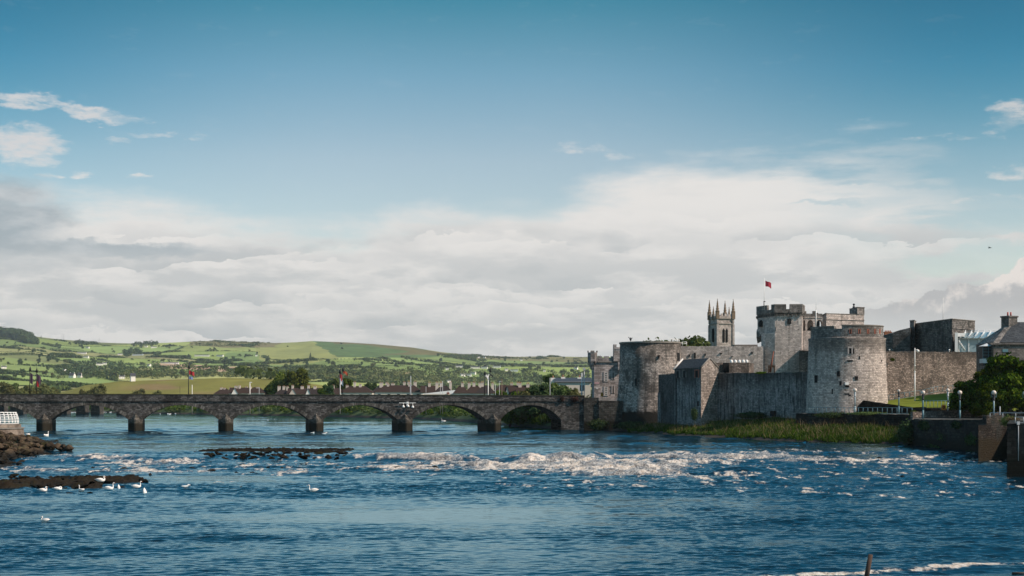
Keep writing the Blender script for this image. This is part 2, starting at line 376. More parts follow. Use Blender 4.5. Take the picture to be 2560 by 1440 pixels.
def leaf_mat(name, c1, c2, c3, trans=0.35):
    m = bpy.data.materials.new(name); m.use_nodes = True; T = NT(m.node_tree); T.n.clear()
    ge = T.new('ShaderNodeNewGeometry'); oi = T.new('ShaderNodeObjectInfo')
    n = T.noise(ge.outputs['Position'], 0.45, 3, 0.6)
    v = T.add(T.mul(ge.outputs['Random Per Island'], 0.6), T.mul(T.sub(n, 0.3), 0.9))
    c = T.ramp(v, [(0.1, c1), (0.5, c2), (0.95, c3)])
    hs = T.new('ShaderNodeHueSaturation'); T.put(hs.inputs['Color'], c)
    T.put(hs.inputs['Hue'], T.add(0.485, T.mul(oi.outputs['Random'], 0.03))); T.put(hs.inputs['Value'], T.add(0.75, T.mul(oi.outputs['Random'], 0.5)))
    d = T.new('ShaderNodeBsdfDiffuse'); t = T.new('ShaderNodeBsdfTranslucent'); mx = T.new('ShaderNodeMixShader'); o = T.new('ShaderNodeOutputMaterial')
    T.put(d.inputs[0], hs.outputs[0]); T.put(t.inputs[0], hs.outputs[0]); mx.inputs[0].default_value = trans
    T.l.new(d.outputs[0], mx.inputs[1]); T.l.new(t.outputs[0], mx.inputs[2]); T.l.new(mx.outputs[0], o.inputs[0])
    return m
# ================================================================ land and water
def seg_dist(x, y, poly):
    best = np.full(x.shape, 1e9)
    for (x0, y0), (x1, y1) in zip(poly, poly[1:]):
        dx, dy = x1-x0, y1-y0; t = np.clip(((x-x0)*dx+(y-y0)*dy)/(dx*dx+dy*dy), 0, 1)
        best = np.minimum(best, np.hypot(x-x0-t*dx, y-y0-t*dy))
    return best
def inside(x, y, poly):
    c = np.zeros(x.shape, bool); n = len(poly); j = n-1
    for i in range(n):
        xi, yi = poly[i]; xj, yj = poly[j]
        if yi != yj: c ^= ((yi > y) != (yj > y)) & (x < (xj-xi)*(y-yi)/(yj-yi)+xi)
        j = i
    return c
RIGHT = [(46,-200),(46,60),(57,118),(59,140),(59,160),(59,185),(57,199),(50,206),(42,216),(35.5,234),(30,247),(25,270),(19,289),(11,296),(9.6,311),(1.9,329),(-2.9,350),(-9,395),(-23,447),(-39,492),(-56,519),(-79,556),(-114,597),(-163,655),(-216,735),(-295,830),(-481,900),(-900,950)]
LEFT = [(-46,-200),(-47,100),(-51,128),(-57,150),(-60,172),(-62,190),(-74,220),(-108,289),(-210,430),(-330,600),(-480,720),(-900,800)]
RIVER = RIGHT + [(x, y) for x, y in reversed(LEFT)]
def land_h(x, y):
    d = np.minimum(seg_dist(x, y, RIGHT), seg_dist(x, y, LEFT))
    ins = inside(x, y, RIVER); sd_ = np.where(ins, -d, d)
    sd_ = sd_ + (fbm(x/5, y/5, 3, 3)-0.5)*2.2
    near = sstep(y, 296, 285)                  # this side of the bridge the bank is wide and gentle
    wd = 20*near + 9*(1-near)
    top = 3.3*near + (3.2+fbm(x/30, y/30, 5)*1.0)*(1-near)
    z = np.where(sd_ > 0, -0.9+0.9+top*np.clip(sd_/wd, 0, 1)**0.75, np.maximum(-2.5, sd_*0.5))
    q = np.where(sd_ > 0, (fbm(x/2.5, y/2.5, 8, 3)-0.5)*0.7*np.clip(sd_/3, 0, 1), 0)
    return np.where(sd_ > 0, z+q, z-0.2)
def LZ(x, y): return float(land_h(np.array([x], float), np.array([y], float))[0])

m_ground, T, b = new_mat('bank_soil')
pos = T.new('ShaderNodeNewGeometry').outputs['Position']; _x, _y, _z = T.sep(pos)
gr = T.ramp(T.noise(pos, 0.35, 6, 0.7), [(0.3,(0.03,0.045,0.012)),(0.5,(0.055,0.085,0.02)),(0.7,(0.09,0.11,0.03))])
mud = T.mix(T.noise(pos, 1.5, 5, 0.7), (0.012,0.010,0.007), (0.036,0.026,0.017))
T.put(b.inputs['Base Color'], T.mix(T.ss(T.add(_z, T.mul(T.noise(pos, 0.8, 3), 0.8)), 0.75, 1.35), mud, gr)); b.inputs['Roughness'].default_value = 0.95
xs = np.concatenate([np.linspace(-700,-130,60), np.linspace(-126,110,200), np.linspace(115,900,90)]); ys = np.concatenate([np.linspace(-150,90,30), np.linspace(93,330,180), np.linspace(335,1010,170)])
gx, gy = np.meshgrid(xs, ys); gz = land_h(gx, gy)
tag(link('ground', np_mesh('ground', np.stack([gx, gy, gz], -1).reshape(-1, 3), grid_faces(*gx.shape), m_ground, True)), kind='structure')

# ---------------------------------------------------------------- river surface
def falls_Y(px): return np.interp(px, [-600,0,250,500,880,1150,1300,1440,1560,2000,2300,2560,3200], [158,158,162,166,166,164,158,166,182,180,178,170,170])
rows_py = np.concatenate([np.linspace(2600, 1480, 90)[:-1], np.linspace(1480, 1180, 900)[:-1], np.linspace(1180, 1030, 560)[:-1], np.linspace(1030, 1021, 40)])
colU = np.linspace(-0.47, 0.47, 1050)
rowY = CH*F/(rows_py-1000)
U, YY = np.meshgrid(colU, rowY); XX = U*YY; PXw = U*F+1280
# a random sea tile made from a directional spectrum
def sea_tile(n, L, seed, ang, lo, hi, p, spread=3.0):
    rng = np.random.default_rng(seed); k = np.fft.fftfreq(n, L/n)*2*np.pi; kx, ky = np.meshgrid(k, k); kk = np.hypot(kx, ky)+1e-9
    th = np.arctan2(ky, kx)-ang; dirw = (0.12+np.abs(np.cos(th))**spread)
    amp = np.where((kk > 2*np.pi/hi) & (kk < 2*np.pi/lo), kk**(-p), 0)*dirw
    f = np.fft.ifft2(amp*np.exp(1j*rng.uniform(0, 2*np.pi, (n, n)))*rng.rayleigh(1, (n, n))).real
    return f/f.std()
def samp(t, L, x, y):
    n = t.shape[0]; u = (x/L*n) % n; v = (y/L*n) % n; i = np.floor(u).astype(int); j = np.floor(v).astype(int); fu = u-i; fv = v-j
    i %= n; j %= n; i1 = (i+1) % n; j1 = (j+1) % n
    return (t[j, i]*(1-fu)+t[j, i1]*fu)*(1-fv)+(t[j1, i]*(1-fu)+t[j1, i1]*fu)*fv
def unit_slope(t, L):
    gy_, gx_ = np.gradient(t, L/t.shape[0]); return t/math.sqrt((gy_**2).mean())
t1_ = unit_slope(sea_tile(512, 37.0, 1, R(80), 1.2, 8.0, 2.2), 37.0); t2_ = unit_slope(sea_tile(512, 17.0, 2, R(95), 0.22, 1.3, 2.0, 2.0), 17.0); t3_ = unit_slope(sea_tile(512, 90.0, 5, R(85), 4.0, 20.0, 2.4), 90.0)
PYw = 1000+(CH+0.6*sstep(falls_Y(PXw)-YY, 0, 9))*F/YY
# roughness of the water: calm mirror reaches, ripples, rapids
def gb(px, py, sx, sy, a=1.0, tilt=0.0): return a*np.exp(-(((PXw-px)/sx)**2+((PYw-py-(PXw-px)*tilt)/sy)**2))
lane = fbm(XX/26+3, YY/7.5, 31, 4)              # wind lanes and current streaks, long across the view
lane2 = fbm(XX/60, YY/14, 37, 3)
rough = 0.75+0.85*(lane-0.5)*2.2
rough *= 1-0.60*sstep(PYw, 1225, 1290)*np.clip(sstep(PXw, 1750, 1250)+0.0, 0, 1)*(0.62+0.6*sstep(lane2, 0.38, 0.62))*(0.75+0.5*sstep(lane, 0.6, 0.42))
rough += 0.25*sstep(PXw, 1500, 2200)*sstep(PYw, 1150, 1220)
up = sstep(YY, 168, 178)
rough = rough*(1-up) + up*(0.38+0.80*np.clip((lane-0.50)*5, 0, 1)*sstep(PYw, 1030, 1060)+gb(1300, 1076, 2600, 7, 0.75)+gb(1300, 1090, 2600, 7, 0.45)+gb(2000, 1105, 400, 30, 0.5))
rapid = (gb(300,1150,330,22,1.0)+gb(700,1165,300,18,0.8)+gb(1150,1160,330,20,1.0)+gb(1500,1165,320,26,1.2)+gb(1850,1165,330,34,1.2)+gb(2250,1160,330,32,1.1)+gb(1800,1210,500,20,0.6)+gb(2300,1220,300,30,0.5))
rough = np.clip(rough+rapid*0.7, 0.07, 2.6)
farw = sstep(YY, 190, 270)
h = rough*((0.050+0.085*farw)*samp(t1_, 37.0, XX, YY)+0.175*(1-farw)*samp(t2_, 17.0, XX*0.85+5, YY)*(0.35+1.3*fbm(XX/2.5, YY/5, 81, 3)))+0.012*rough*samp(t3_, 90.0, XX, YY)
fade = 1/(1+(YY/400)**2)
h *= fade
# foam
foamD = (gb(160,1150,90,9,0.55)+gb(250,1142,130,5,0.75,0.01)+gb(120,1172,140,6,0.7)+gb(370,1158,150,8,0.85)+gb(300,1176,120,5,0.5)+gb(450,1180,90,8,0.7)+gb(470,1151,130,6,0.75)+gb(640,1160,120,6,0.45)
  +gb(720,1181,90,5,0.7)+gb(570,1200,90,5,0.35)+gb(960,1140,90,7,0.95)+gb(1080,1146,110,11,1.0,0.03)+gb(960,1153,120,6,0.6)+gb(1000,1172,120,8,0.75)+gb(1180,1163,130,7,1.05,0.03)
  +gb(1320,1155,60,13,1.25)+gb(1310,1167,120,8,1.1)+gb(1420,1157,70,16,1.35)+gb(1450,1170,160,12,1.15,0.02)+gb(1500,1140,140,7,0.9,-0.02)+gb(1570,1160,120,20,1.2)+gb(1600,1175,120,13,0.95)+gb(1560,1185,120,8,0.6)
  +gb(1700,1148,140,10,0.95)+gb(1830,1143,130,6,0.85)+gb(1780,1160,110,6,0.5)+gb(1950,1148,140,9,1.05)+gb(2080,1150,100,7,0.9)+gb(1980,1130,160,5,0.75)+gb(1730,1192,60,6,0.75)+gb(1870,1188,80,8,0.8)+gb(1880,1204,90,4,0.7)+gb(2060,1192,60,6,0.5)
  +gb(2150,1146,160,9,0.8)+gb(2300,1152,140,8,0.75)+gb(2230,1136,140,6,0.6)+gb(2420,1165,110,7,0.6)+gb(2470,1168,60,4,0.9)+gb(2400,1150,150,6,0.6)+gb(2240,1190,130,10,0.32)+gb(1700,1215,250,12,0.25)
  +gb(620,1085,250,3,0.0))
n1 = fbm(XX/1.6, YY/2.8, 51, 4, 0.6); n2 = fbm(XX/4.5, YY/7, 57, 3)
crest = samp(t1_, 37.0, XX, YY); crest = crest/crest.std()*0.5
n3 = fbm(XX/0.7, YY/1.5, 53, 3, 0.6)
band = fbm(XX/14, YY/4.5, 83, 3)
foamD = foamD*(0.45+1.1*sstep(band, 0.36, 0.60))*(1-0.28*sstep(PXw, 1650, 1850))*(1-0.15*sstep(PXw, 800, 600))
foamD = foamD*0.80+0.20*np.clip(rapid, 0, 1.2)*0.8*(YY < 185)*sstep(falls_Y(PXw)-YY, -4, 3)
n4 = fbm(XX/1.15, YY/3.0, 54, 5, 0.76)
foam = sstep(np.minimum(foamD*0.62, 0.58)+(n4-0.5)*3.3+(n2-0.5)*1.0+(n3-0.5)*1.3+crest*0.10, 0.44, 1.15)*(foamD > 0.04)
foam = np.maximum(foam, 0.50*sstep(foamD*0.80+(n2-0.5)*0.9+(n4-0.5)*1.5, 0.34, 0.95)*(foamD > 0.04))
# the foam edge that crosses the bottom right corner
eline = 1440-(PXw-1860)*0.040
edge_f = np.exp(-((PYw-eline-10*(fbm(XX/2.2, YY*0, 3)-0.5))/ (4+6*fbm(XX/2, YY/2, 4)))**2)*sstep(PXw, 1800, 1960)
foam = np.maximum(foam, sstep(edge_f*(0.15+fbm(XX/0.7, YY/0.8, 61, 5, 0.7)*1.1), 0.44, 0.74))
foam = np.maximum(foam, sstep(gb(2380,1417,130,6,1.0)*(0.2+fbm(XX/0.5, YY/1.2, 66, 4, 0.6)), 0.45, 0.70))
below = sstep(PYw-eline, 8, 22)*sstep(PXw, 1800, 1960)
h *= 1-0.88*below
# scattered whitecaps on the rough right side
foam = np.maximum(foam, 0.8*sstep(crest+0.9*n1, 2.05, 2.3)*sstep(PXw, 1300, 1800)*sstep(PYw, 1165, 1200)*sstep(PYw, 1350, 1250))
zf = -0.6*sstep(falls_Y(PXw)-YY, 0, 9)
smooth_lip = gb(1290,1146,120,9,1.0)
h = h*(1-0.75*smooth_lip)+0.10*gb(1250,1140,150,6,1.0)
h += (np.clip(foamD, 0, 1.4))*(0.10+0.62*(fbm(XX/1.9, YY/2.2, 71, 4, 0.55)-0.45))*(0.35+0.65*sstep(foam, 0.0, 0.6))
h += gb(1315,1152,38,9,0.45)+gb(1420,1153,60,9,0.55)*(0.5+n1)+gb(1390,1147,25,6,0.15)
me = np_mesh('river_water', np.stack([XX, YY, zf+h], -1).reshape(-1, 3), grid_faces(*XX.shape), [], True, {'foam': ('FLOAT', foam.ravel()), 'calm': ('FLOAT', (1-np.clip(rough, 0, 1)).ravel())})
m_water, T, b = new_mat('river_water')
at = T.new('ShaderNodeAttribute', attribute_name='foam').outputs['Fac']; ca = T.new('ShaderNodeAttribute', attribute_name='calm').outputs['Fac']
pos = T.new('ShaderNodeNewGeometry').outputs['Position']
fn = T.noise(T.scalev(pos, (1, 0.55, 1)), 5.5, 5, 0.7)
T.n.remove(b); rg_r = T.ss(ca, 0.2, 0.95, 0.10, 0.05)
rp = T.add(T.mul(T.noise(T.scalev(pos, (1.0, 0.8, 1)), 2.4, 5, 0.62), 1.0), T.mul(T.noise(T.scalev(pos, (0.35, 0.5, 1)), 1.1, 4, 0.6), 1.6))
bp = T.new('ShaderNodeBump'); T.put(bp.inputs['Strength'], T.ss(ca, 0.0, 1.0, 0.30, 0.04)); bp.inputs['Distance'].default_value = 0.10; T.put(bp.inputs['Height'], rp)
gl = T.new('ShaderNodeBsdfGlossy'); T.put(gl.inputs['Color'], (0.60, 0.89, 1.0, 1)); T.put(gl.inputs['Roughness'], rg_r); T.l.new(bp.outputs[0], gl.inputs['Normal'])  # blue cast put into the reflections by colour; plain water mirrors untinted
bd = T.new('ShaderNodeBsdfDiffuse'); T.put(bd.inputs[0], (0.001, 0.014, 0.026, 1)); fr = T.new('ShaderNodeFresnel'); fr.inputs[0].default_value = 1.36; T.l.new(bp.outputs[0], fr.inputs['Normal'])
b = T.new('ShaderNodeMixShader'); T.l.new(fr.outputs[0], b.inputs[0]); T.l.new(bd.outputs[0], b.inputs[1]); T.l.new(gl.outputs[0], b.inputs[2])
fd = T.new('ShaderNodeBsdfDiffuse'); T.put(fd.inputs[0], T.mix(T.ss(fn, 0.35, 0.62), (0.38, 0.29, 0.215), (0.72, 0.67, 0.61)))
bp2 = T.new('ShaderNodeBump'); bp2.inputs['Strength'].default_value = 0.9; bp2.inputs['Distance'].default_value = 0.15; T.put(bp2.inputs['Height'], fn); T.l.new(bp2.outputs[0], fd.inputs['Normal'])
mx = T.new('ShaderNodeMixShader'); T.put(mx.inputs[0], T.mul(T.m('POWER', at, 0.8), T.ss(T.add(fn, T.mul(at, 0.45)), 0.42, 0.92)))
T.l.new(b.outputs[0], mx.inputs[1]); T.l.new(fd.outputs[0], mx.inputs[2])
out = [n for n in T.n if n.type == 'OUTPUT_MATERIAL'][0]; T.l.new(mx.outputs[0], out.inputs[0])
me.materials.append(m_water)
tag(link('water', me), kind='structure')

# ================================================================ hills beyond the river
ridge_px = [-700,-200,0,40,70,95,140,190,240,300,360,440,500,560,620,690,740,780,860,940,1030,1100,1160,1230,1300,1370,1470,1700,2600,4000]
ridge_py = [840,838,838,838,840,842,848,852,856,858,859,856,853,853,855,858,856,853,856,861,869,880,886,890,892,891,893,893,900,910]
def hill_z(x, y):
    px = x/y*F+1280
    rz = (1000-np.interp(px, ridge_px, ridge_py))/F*6500+CH
    s = np.clip((y-1500)/5000, 0, 1.25)
    zz = 4.6+(rz-4.6)*np.where(s <= 1, s**1.38, 1-(s-1)*0.35)
    und = (fbm(x/520+9, y/700, 91, 3)-0.5)*46*sstep(y, 1900, 3200)*sstep(y, 6700, 5600)+(fbm(x/170, y/260, 95, 2)-0.5)*12*sstep(y, 1900, 2600)*sstep(y, 6500, 6000)
    zz = zz+und
    # low drumlin with the ochre pasture
    pm = np.interp(px, [-400,40,145,210,300,400,560,700,820,1000], [1002,998,984,964,953,950,945,948,965,1000])
    hm = np.maximum(0, ZZ(pm, 1250)-4.6)
    return zz+hm*np.exp(-((y-1250)/np.where(y > 1250, 230, 150))**2)
def hill_at(px, py):
    """ground point on the slope seen at that bearing and height"""
    Yc = np.concatenate([np.linspace(1000, 2400, 90), np.linspace(2420, 7400, 500)]); X_ = (px-1280)/F*Yc; z = hill_z(X_, Yc); q = 1000-(z-CH)*F/Yc
    run = np.minimum.accumulate(q); vis = q <= run+1e-6
    k = np.argmax(vis & (q <= py)) if np.any(vis & (q <= py)) else len(Yc)-1
    if k > 0 and not (vis & (q <= py))[k]: k = len(Yc)-1
    return float(X_[k]), float(Yc[k]), float(z[k])
hu = np.concatenate([np.linspace(-0.60, -0.385, 50)[:-1], np.linspace(-0.385, 0.075, 760), np.linspace(0.08, 0.7, 80)])
hy = np.concatenate([np.linspace(900, 1600, 80)[:-1], np.linspace(1600, 6700, 480), np.linspace(6750, 8200, 20)])
hU, hY = np.meshgrid(hu, hy); hX = hU*hY; hZ = hill_z(hX, hY)
hPX = hU*F+1280; hPY = 1000-(hZ-CH)*F/hY
# a patchwork of fields: warped Voronoi cells on the ground
rng = np.random.default_rng(11)
seeds = []
gyv = 1700.0
while gyv < 7400:
    st = 250+gyv*0.045; dxs = 330+gyv*0.02
    for xx in np.arange(-0.45*gyv, 0.35*gyv, dxs): seeds.append((xx+rng.uniform(-.42, .42)*dxs, gyv+rng.uniform(-.42, .42)*st))
    gyv += st
seeds = np.array(seeds); nS = len(seeds)
def fields(x, y):
    wx_ = x+(fbm(x/150, y/150, 71, 2)-.5)*90; wy_ = y+(fbm(x/150, y/150, 72, 2)-.5)*90+0.12*x
    d1 = np.full(x.shape, 1e18); d2 = d1.copy(); idx = np.zeros(x.shape, int)
    for i, (sx, sy) in enumerate(seeds):
        d = np.hypot((wx_-sx)*0.85, wy_-sy); a = d < d1
        d2 = np.where(a, d1, np.minimum(d2, d)); idx = np.where(a, i, idx); d1 = np.where(a, d, d1)
    return idx, d2-d1
fi, fe = fields(hX, hY)
pal = np.array([(0.130,0.165,0.048),(0.160,0.185,0.060),(0.105,0.140,0.045),(0.180,0.185,0.072),(0.145,0.145,0.060),(0.120,0.160,0.052),(0.165,0.160,0.072),(0.100,0.112,0.045)])*1.0
fcol = pal[rng.integers(0, len(pal), nS)]*rng.uniform(0.85, 1.12, (nS, 1))
C = fcol[fi]
nz = fbm(hX/60, hY/90, 101, 4)[..., None]
C = C*(0.95+0.65*nz)*1.5
hedge = sstep(fe, 26, 8)[..., None]
C = C*(1-hedge*0.6)+np.array((0.045, 0.065, 0.028))*hedge*0.6
def area(poly, col, jit=0.12, soft=None, keep=0.0):
    global C
    pxn = hPX+(fbm(hX/120, hY/160, 33, 3)-0.5)*26; pyn = hPY+(fbm(hX/120, hY/160, 34, 3)-0.5)*5
    mk = inside(pxn, pyn, poly)[..., None]
    base_ = np.array(col)*1.55*(1-jit+2*jit*fbm(hX/45, hY/70, 44, 4)[..., None])
    C = np.where(mk, base_*(1-keep)+C*keep, C)
area([(640,862),(765,852),(840,870),(880,890),(835,896),(760,912),(650,910),(640,880)], (0.170,0.180,0.062), 0.22)
area([(660,905),(640,880),(560,882),(560,905),(600,912)], (0.115,0.160,0.055))
area([(775,848),(860,852),(960,858),(1060,872),(1120,884),(1100,892),(960,893),(840,892),(812,872)], (0.062,0.098,0.036), 0.30)
area([(815,848),(900,855),(1000,864),(1100,880),(1130,890),(1000,886),(940,888),(1030,880),(900,862),(840,860)], (0.110,0.075,0.035), 0.35, keep=0.35)
area([(480,846),(700,858),(690,868),(560,870),(470,862)], (0.10,0.075,0.045), 0.4, keep=0.25)
area([(1120,884),(1480,893),(1480,908),(1380,905),(1250,900),(1150,897)], (0.115,0.085,0.045), 0.4, keep=0.3)
area([(390,908),(580,916),(660,928),(560,930),(420,920)], (0.27,0.185,0.125), 0.15)
area([(930,930),(1030,930),(1030,943),(920,941)], (0.24,0.19,0.11), 0.15)
area([(0,892),(180,915),(120,928),(0,925)], (0.145,0.185,0.060))
mead = (hY < 1560) & (hPY > 925)
mc = np.array((0.185, 0.175, 0.050))*(0.75+0.5*fbm(hX/16, hY/30, 121, 4)[..., None]); br_ = sstep(fbm(hX/60+4, hY/60, 131, 3), 0.52, 0.66)[..., None]*sstep(np.abs(hPX-430), 190, 40)[..., None]
mc = mc*(1-br_*0.8)+np.array((0.22, 0.15, 0.08))*br_*0.8
C = np.where(mead[..., None], mc, C)
m_hill, T, b = new_mat('hill_pasture')
ca = T.new('ShaderNodeAttribute', attribute_name='field').outputs['Color']; pos = T.new('ShaderNodeNewGeometry').outputs['Position']
T.put(b.inputs['Base Color'], T.mix(1.0, ca, T.mix(T.noise(pos, 0.05, 6, 0.75), (0.72,)*3, (1.28,)*3), 'MULTIPLY')); b.inputs['Roughness'].default_value = 1.0; b.inputs['Specular IOR Level'].default_value = 0.05
me = np_mesh('hills', np.stack([hX, hY, hZ], -1).reshape(-1, 3), grid_faces(*hX.shape), m_hill, True, {'field': ('FLOAT_COLOR', np.concatenate([C, np.ones(C.shape[:2]+(1,))], -1).reshape(-1, 4))})
tag(link('hills', me), kind='structure')

# ---------------------------------------------------------------- foliage
L_dark = leaf_mat('leaf_dark', (0.026,0.048,0.022), (0.052,0.086,0.035), (0.092,0.130,0.050), 0.25)
L_mid = leaf_mat('leaf_mid', (0.046,0.072,0.024), (0.095,0.130,0.042), (0.150,0.185,0.062), 0.3)
L_olive = leaf_mat('leaf_olive', (0.080,0.090,0.034), (0.135,0.145,0.055), (0.200,0.205,0.080), 0.3)
L_bright = leaf_mat('leaf_bright', (0.030,0.060,0.008), (0.075,0.120,0.014), (0.150,0.200,0.025), 0.4)
m_bark = simple('bark', (0.045, 0.036, 0.028), 0.9, 0.3, 6, bump=0.5)
def leaves(cent, nrm, size, rng, aspect=0.7):
    """one quad per centre, facing roughly along nrm"""
    n = len(cent); a = rng.normal(size=(n, 3)); a -= (a*nrm).sum(1, keepdims=True)*nrm; a /= np.linalg.norm(a, axis=1, keepdims=True); b_ = np.cross(nrm, a)
    s_ = (size*np.ones(n)*rng.uniform(0.65, 1.3, n))[:, None]
    V = np.stack([cent-a*s_-b_*s_*aspect*.4, cent-b_*s_*aspect, cent+a*s_+b_*s_*aspect*.2, cent+b_*s_*aspect], 1).reshape(-1, 3)
    return V, np.arange(4*n).reshape(-1, 4)
def crown_pts(lobes, n, rng, shell=0.55):
    vol = np.array([(l[3]*l[4]*l[5])**(2/3) for l in lobes]); pick = rng.choice(len(lobes), n, p=vol/vol.sum()); L = np.array(lobes)[pick]
    d = rng.normal(size=(n, 3)); d /= np.linalg.norm(d, axis=1, keepdims=True)
    lump = 0.84+0.30*np.sin(d[:, 0]*7+L[:, 0]*3)*np.sin(d[:, 1]*6+L[:, 1])*np.sin(d[:, 2]*8+pick)
    r = (shell+(1-shell)*rng.uniform(0, 1, n)**0.6)*lump
    c = L[:, :3]+d*L[:, 3:6]*r[:, None]
    nn = d+rng.normal(size=(n, 3))*0.55; nn /= np.linalg.norm(nn, axis=1, keepdims=True)
    return c, nn
def make_lobes(rng, h, w, k, low=0.3):
    big = 0.36 if k < 24 else 0.30; f_ = 1.0 if k < 24 else 0.72
    out_ = [(0, 0, h*0.60, w*big, w*big, h*0.28)]
    for i in range(k):
        a = rng.uniform(0, 2*math.pi); rr = w*0.5*rng.uniform(0.3, 0.68); z = h*rng.uniform(low, 0.86); s = w*rng.uniform(0.13, 0.25)*(1.15-0.35*z/h)*f_
        out_.append((math.cos(a)*rr*(1.25-z/h*0.5), math.sin(a)*rr*(1.25-z/h*0.5), z, s, s, s*rng.uniform(0.65, 0.95)))
    return out_
def tree_meshes(name, h, w, seed, nleaf, ls, mat, k=12, low=0.3, trunk=True, lobes=None, rt=None):
    rng = np.random.default_rng(seed); lb = lobes or make_lobes(rng, h, w, k, low)
    c, nn = crown_pts(lb, nleaf, rng); V, Fq = leaves(c, nn, ls, rng)
    crown = np_mesh('crown', V, Fq, mat)
    tm = None
    if trunk:
        mb = MB(); rt = rt or h*0.028
        mb.tube((0, 0, -0.3), (0, 0, h*0.35), rt*1.3, rt, 9)
        mb.tube((0, 0, h*0.35), (0.02*h, 0, h*0.62), rt, rt*0.45, 8)
        for l in lb[1:8]: mb.tube((0, 0, h*rng.uniform(0.24, 0.42)), (l[0]*.8, l[1]*.8, l[2]), rt*0.45, rt*0.12, 6)
        o = mb.build('trunk', m_bark); tm = o.data; bpy.data.objects.remove(o)
    return crown, tm
def place_tree(tm, name, label, cat, loc, sc_=1.0, rz=0.0, group=None, sz=None):
    o = thing(name, label, cat, loc, group); o.rotation_euler = (0, 0, rz); o.scale = (sc_, sc_, sz or sc_)
    link('crown', tm[0], o)
    if tm[1]: link('trunk', tm[1], o)
    return o

rng = np.random.default_rng(5)
far_d = [tree_meshes('far', 12, 13, 40+i, 260, 1.0, L_dark, 8, 0.22, False)[0] for i in range(3)]
far_m = [tree_meshes('far', 11, 13, 50+i, 260, 1.0, L_mid, 8, 0.2, False)[0] for i in range(3)]
far_o = [tree_meshes('far', 10, 14, 60+i, 260, 1.0, L_olive, 8, 0.15, False)[0] for i in range(3)]
def cone_tree(seed):
    rng = np.random.default_rng(seed); t = rng.uniform(0, 1, 300); a = rng.uniform(0, 6.28, 300); r = (1-t)*3.6*rng.uniform(.6, 1.05, 300)
    c = np.stack([np.cos(a)*r, np.sin(a)*r, 1+t*15], -1); n = np.stack([np.cos(a), np.sin(a), 0*a+.6], -1); n /= np.linalg.norm(n, axis=1, keepdims=True)
    V, Fq = leaves(c, n, 1.0, rng); return np_mesh('far', V, Fq, L_dark)
far_c = [cone_tree(i) for i in range(2)]
def far_tree(px, py, kind, s, label, group, name='tree', cat='tree', sink=0.6):
    x, y, z = hill_at(px, py); me = {'d': far_d, 'm': far_m, 'o': far_o, 'c': far_c}[kind]; me = me[rng.integers(len(me))]
    o = link(name, me, None, (x, y, z-sink)); o.scale = (s*rng.uniform(.85, 1.3), s*rng.uniform(.85, 1.2), s*rng.uniform(.8, 1.15)); o.rotation_euler = (0, 0, rng.uniform(0, 6.28))
    return tag(o, label, cat, group)
# single trees that stand out on the slope
for px, py, k, s, lb in [(745,907,'d',1.3,'round dark tree alone in the pale lower field'),(776,898,'c',1.7,'tall dark conifer above the pale middle field'),(783,903,'d',1.3,'dark broadleaf at the foot of the tall conifer'),
    (768,914,'c',1.3,'small conifer below the tall dark conifer'),(820,910,'d',1.6,'round dark tree below the diagonal hedge'),(888,902,'d',0.8,'small dark tree at the bottom of the heather slope'),
    (1014,900,'d',1.0,'left of two round trees under the long ridge'),(1031,902,'d',1.1,'right of two round trees under the long ridge'),(1102,906,'d',1.6,'dense dark tree where the hedge meets the wooded brow'),
    (84,838,'c',1.5,'left of two dark pines on the skyline beside the wood'),(88,839,'c',1.4,'right of two dark pines on the skyline beside the wood'),(103,845,'c',0.8,'short dark conifer on the skyline above the slope'),
    (145,872,'d',2.2,'large dark tree clump high on the left slope'),(203,872,'d',1.8,'round dark tree above the long white farmhouse'),(122,905,'d',1.5,'left of two round trees on the long hedge'),(145,906,'d',1.2,'right of two round trees on the long hedge'),
    (875,925,'d',1.1,'dark tree standing behind the paired flag lamps'),(1312,934,'d',1.8,'dark spreading tree in the fields near the castle gate'),(1430,935,'d',1.4,'dark round tree beside the castle gate turret')]:
    far_tree(px, py, k, s, lb, 'single trees on the slope')
# scattered hedgerow trees in view: 250 individuals
HH = [(205,885,22),(215,895,14),(219,871,9),(300,888,11),(365,868,8),(385,870,14),(505,891,36),(550,892,18),(249,914,16),(262,912,9),(162,930,7),(181,945,15),(200,944,9),(305,947,14),(332,955,11),(373,916,8),(425,910,44),(10,922,12),(208,931,5),(1118,925,8),(1148,919,17),(1188,922,22),(1211,922,16),(1157,941,12),(1172,941,12),(1196,895,6),(1211,896,6),(1183,936,13),(1242,920,19),(1266,928,8),(1440,924,9),(1361,930,6),(1122,957,9),(641,891,5),(1303,902,5),(345,889,26),(1285,929,20)]
def near_house(px, py): return any(abs(px-a) < w*.55+4 and -2 < py-b_ < 7 for a, b_, w in HH)
ntree = 0; tries = 0
groups = [('d', 'dark round tree among the hedges of the far slope', 'dark hedgerow trees on the slope'), ('m', 'mid green bushy tree among the hedges of the far slope', 'green hedgerow trees on the slope'), ('o', 'pale olive tree in new leaf on the far slope', 'pale hedgerow trees on the slope')]
dens = lambda px, py: (0.9 if 912 < py < 946 else 0.45 if py > 870 else 0.3)*(0.12 if (640 < px < 1100 and py < 905) else 1.0)
while ntree < 255 and tries < 6000:
    tries += 1; px = rng.uniform(-20, 1475); top = float(np.interp(px, ridge_px, ridge_py)); py = rng.uniform(top+5, 958)
    if rng.uniform() > dens(px, py): continue
    if (150 < px < 690 and py > 945) or near_house(px, py): continue
    k, lb, gp = groups[rng.choice(3, p=[0.36, 0.40, 0.24])]
    far_tree(px, py, k, rng.uniform(0.75, 1.5)*(1.0 if py > 880 else 0.85), lb, gp); ntree += 1
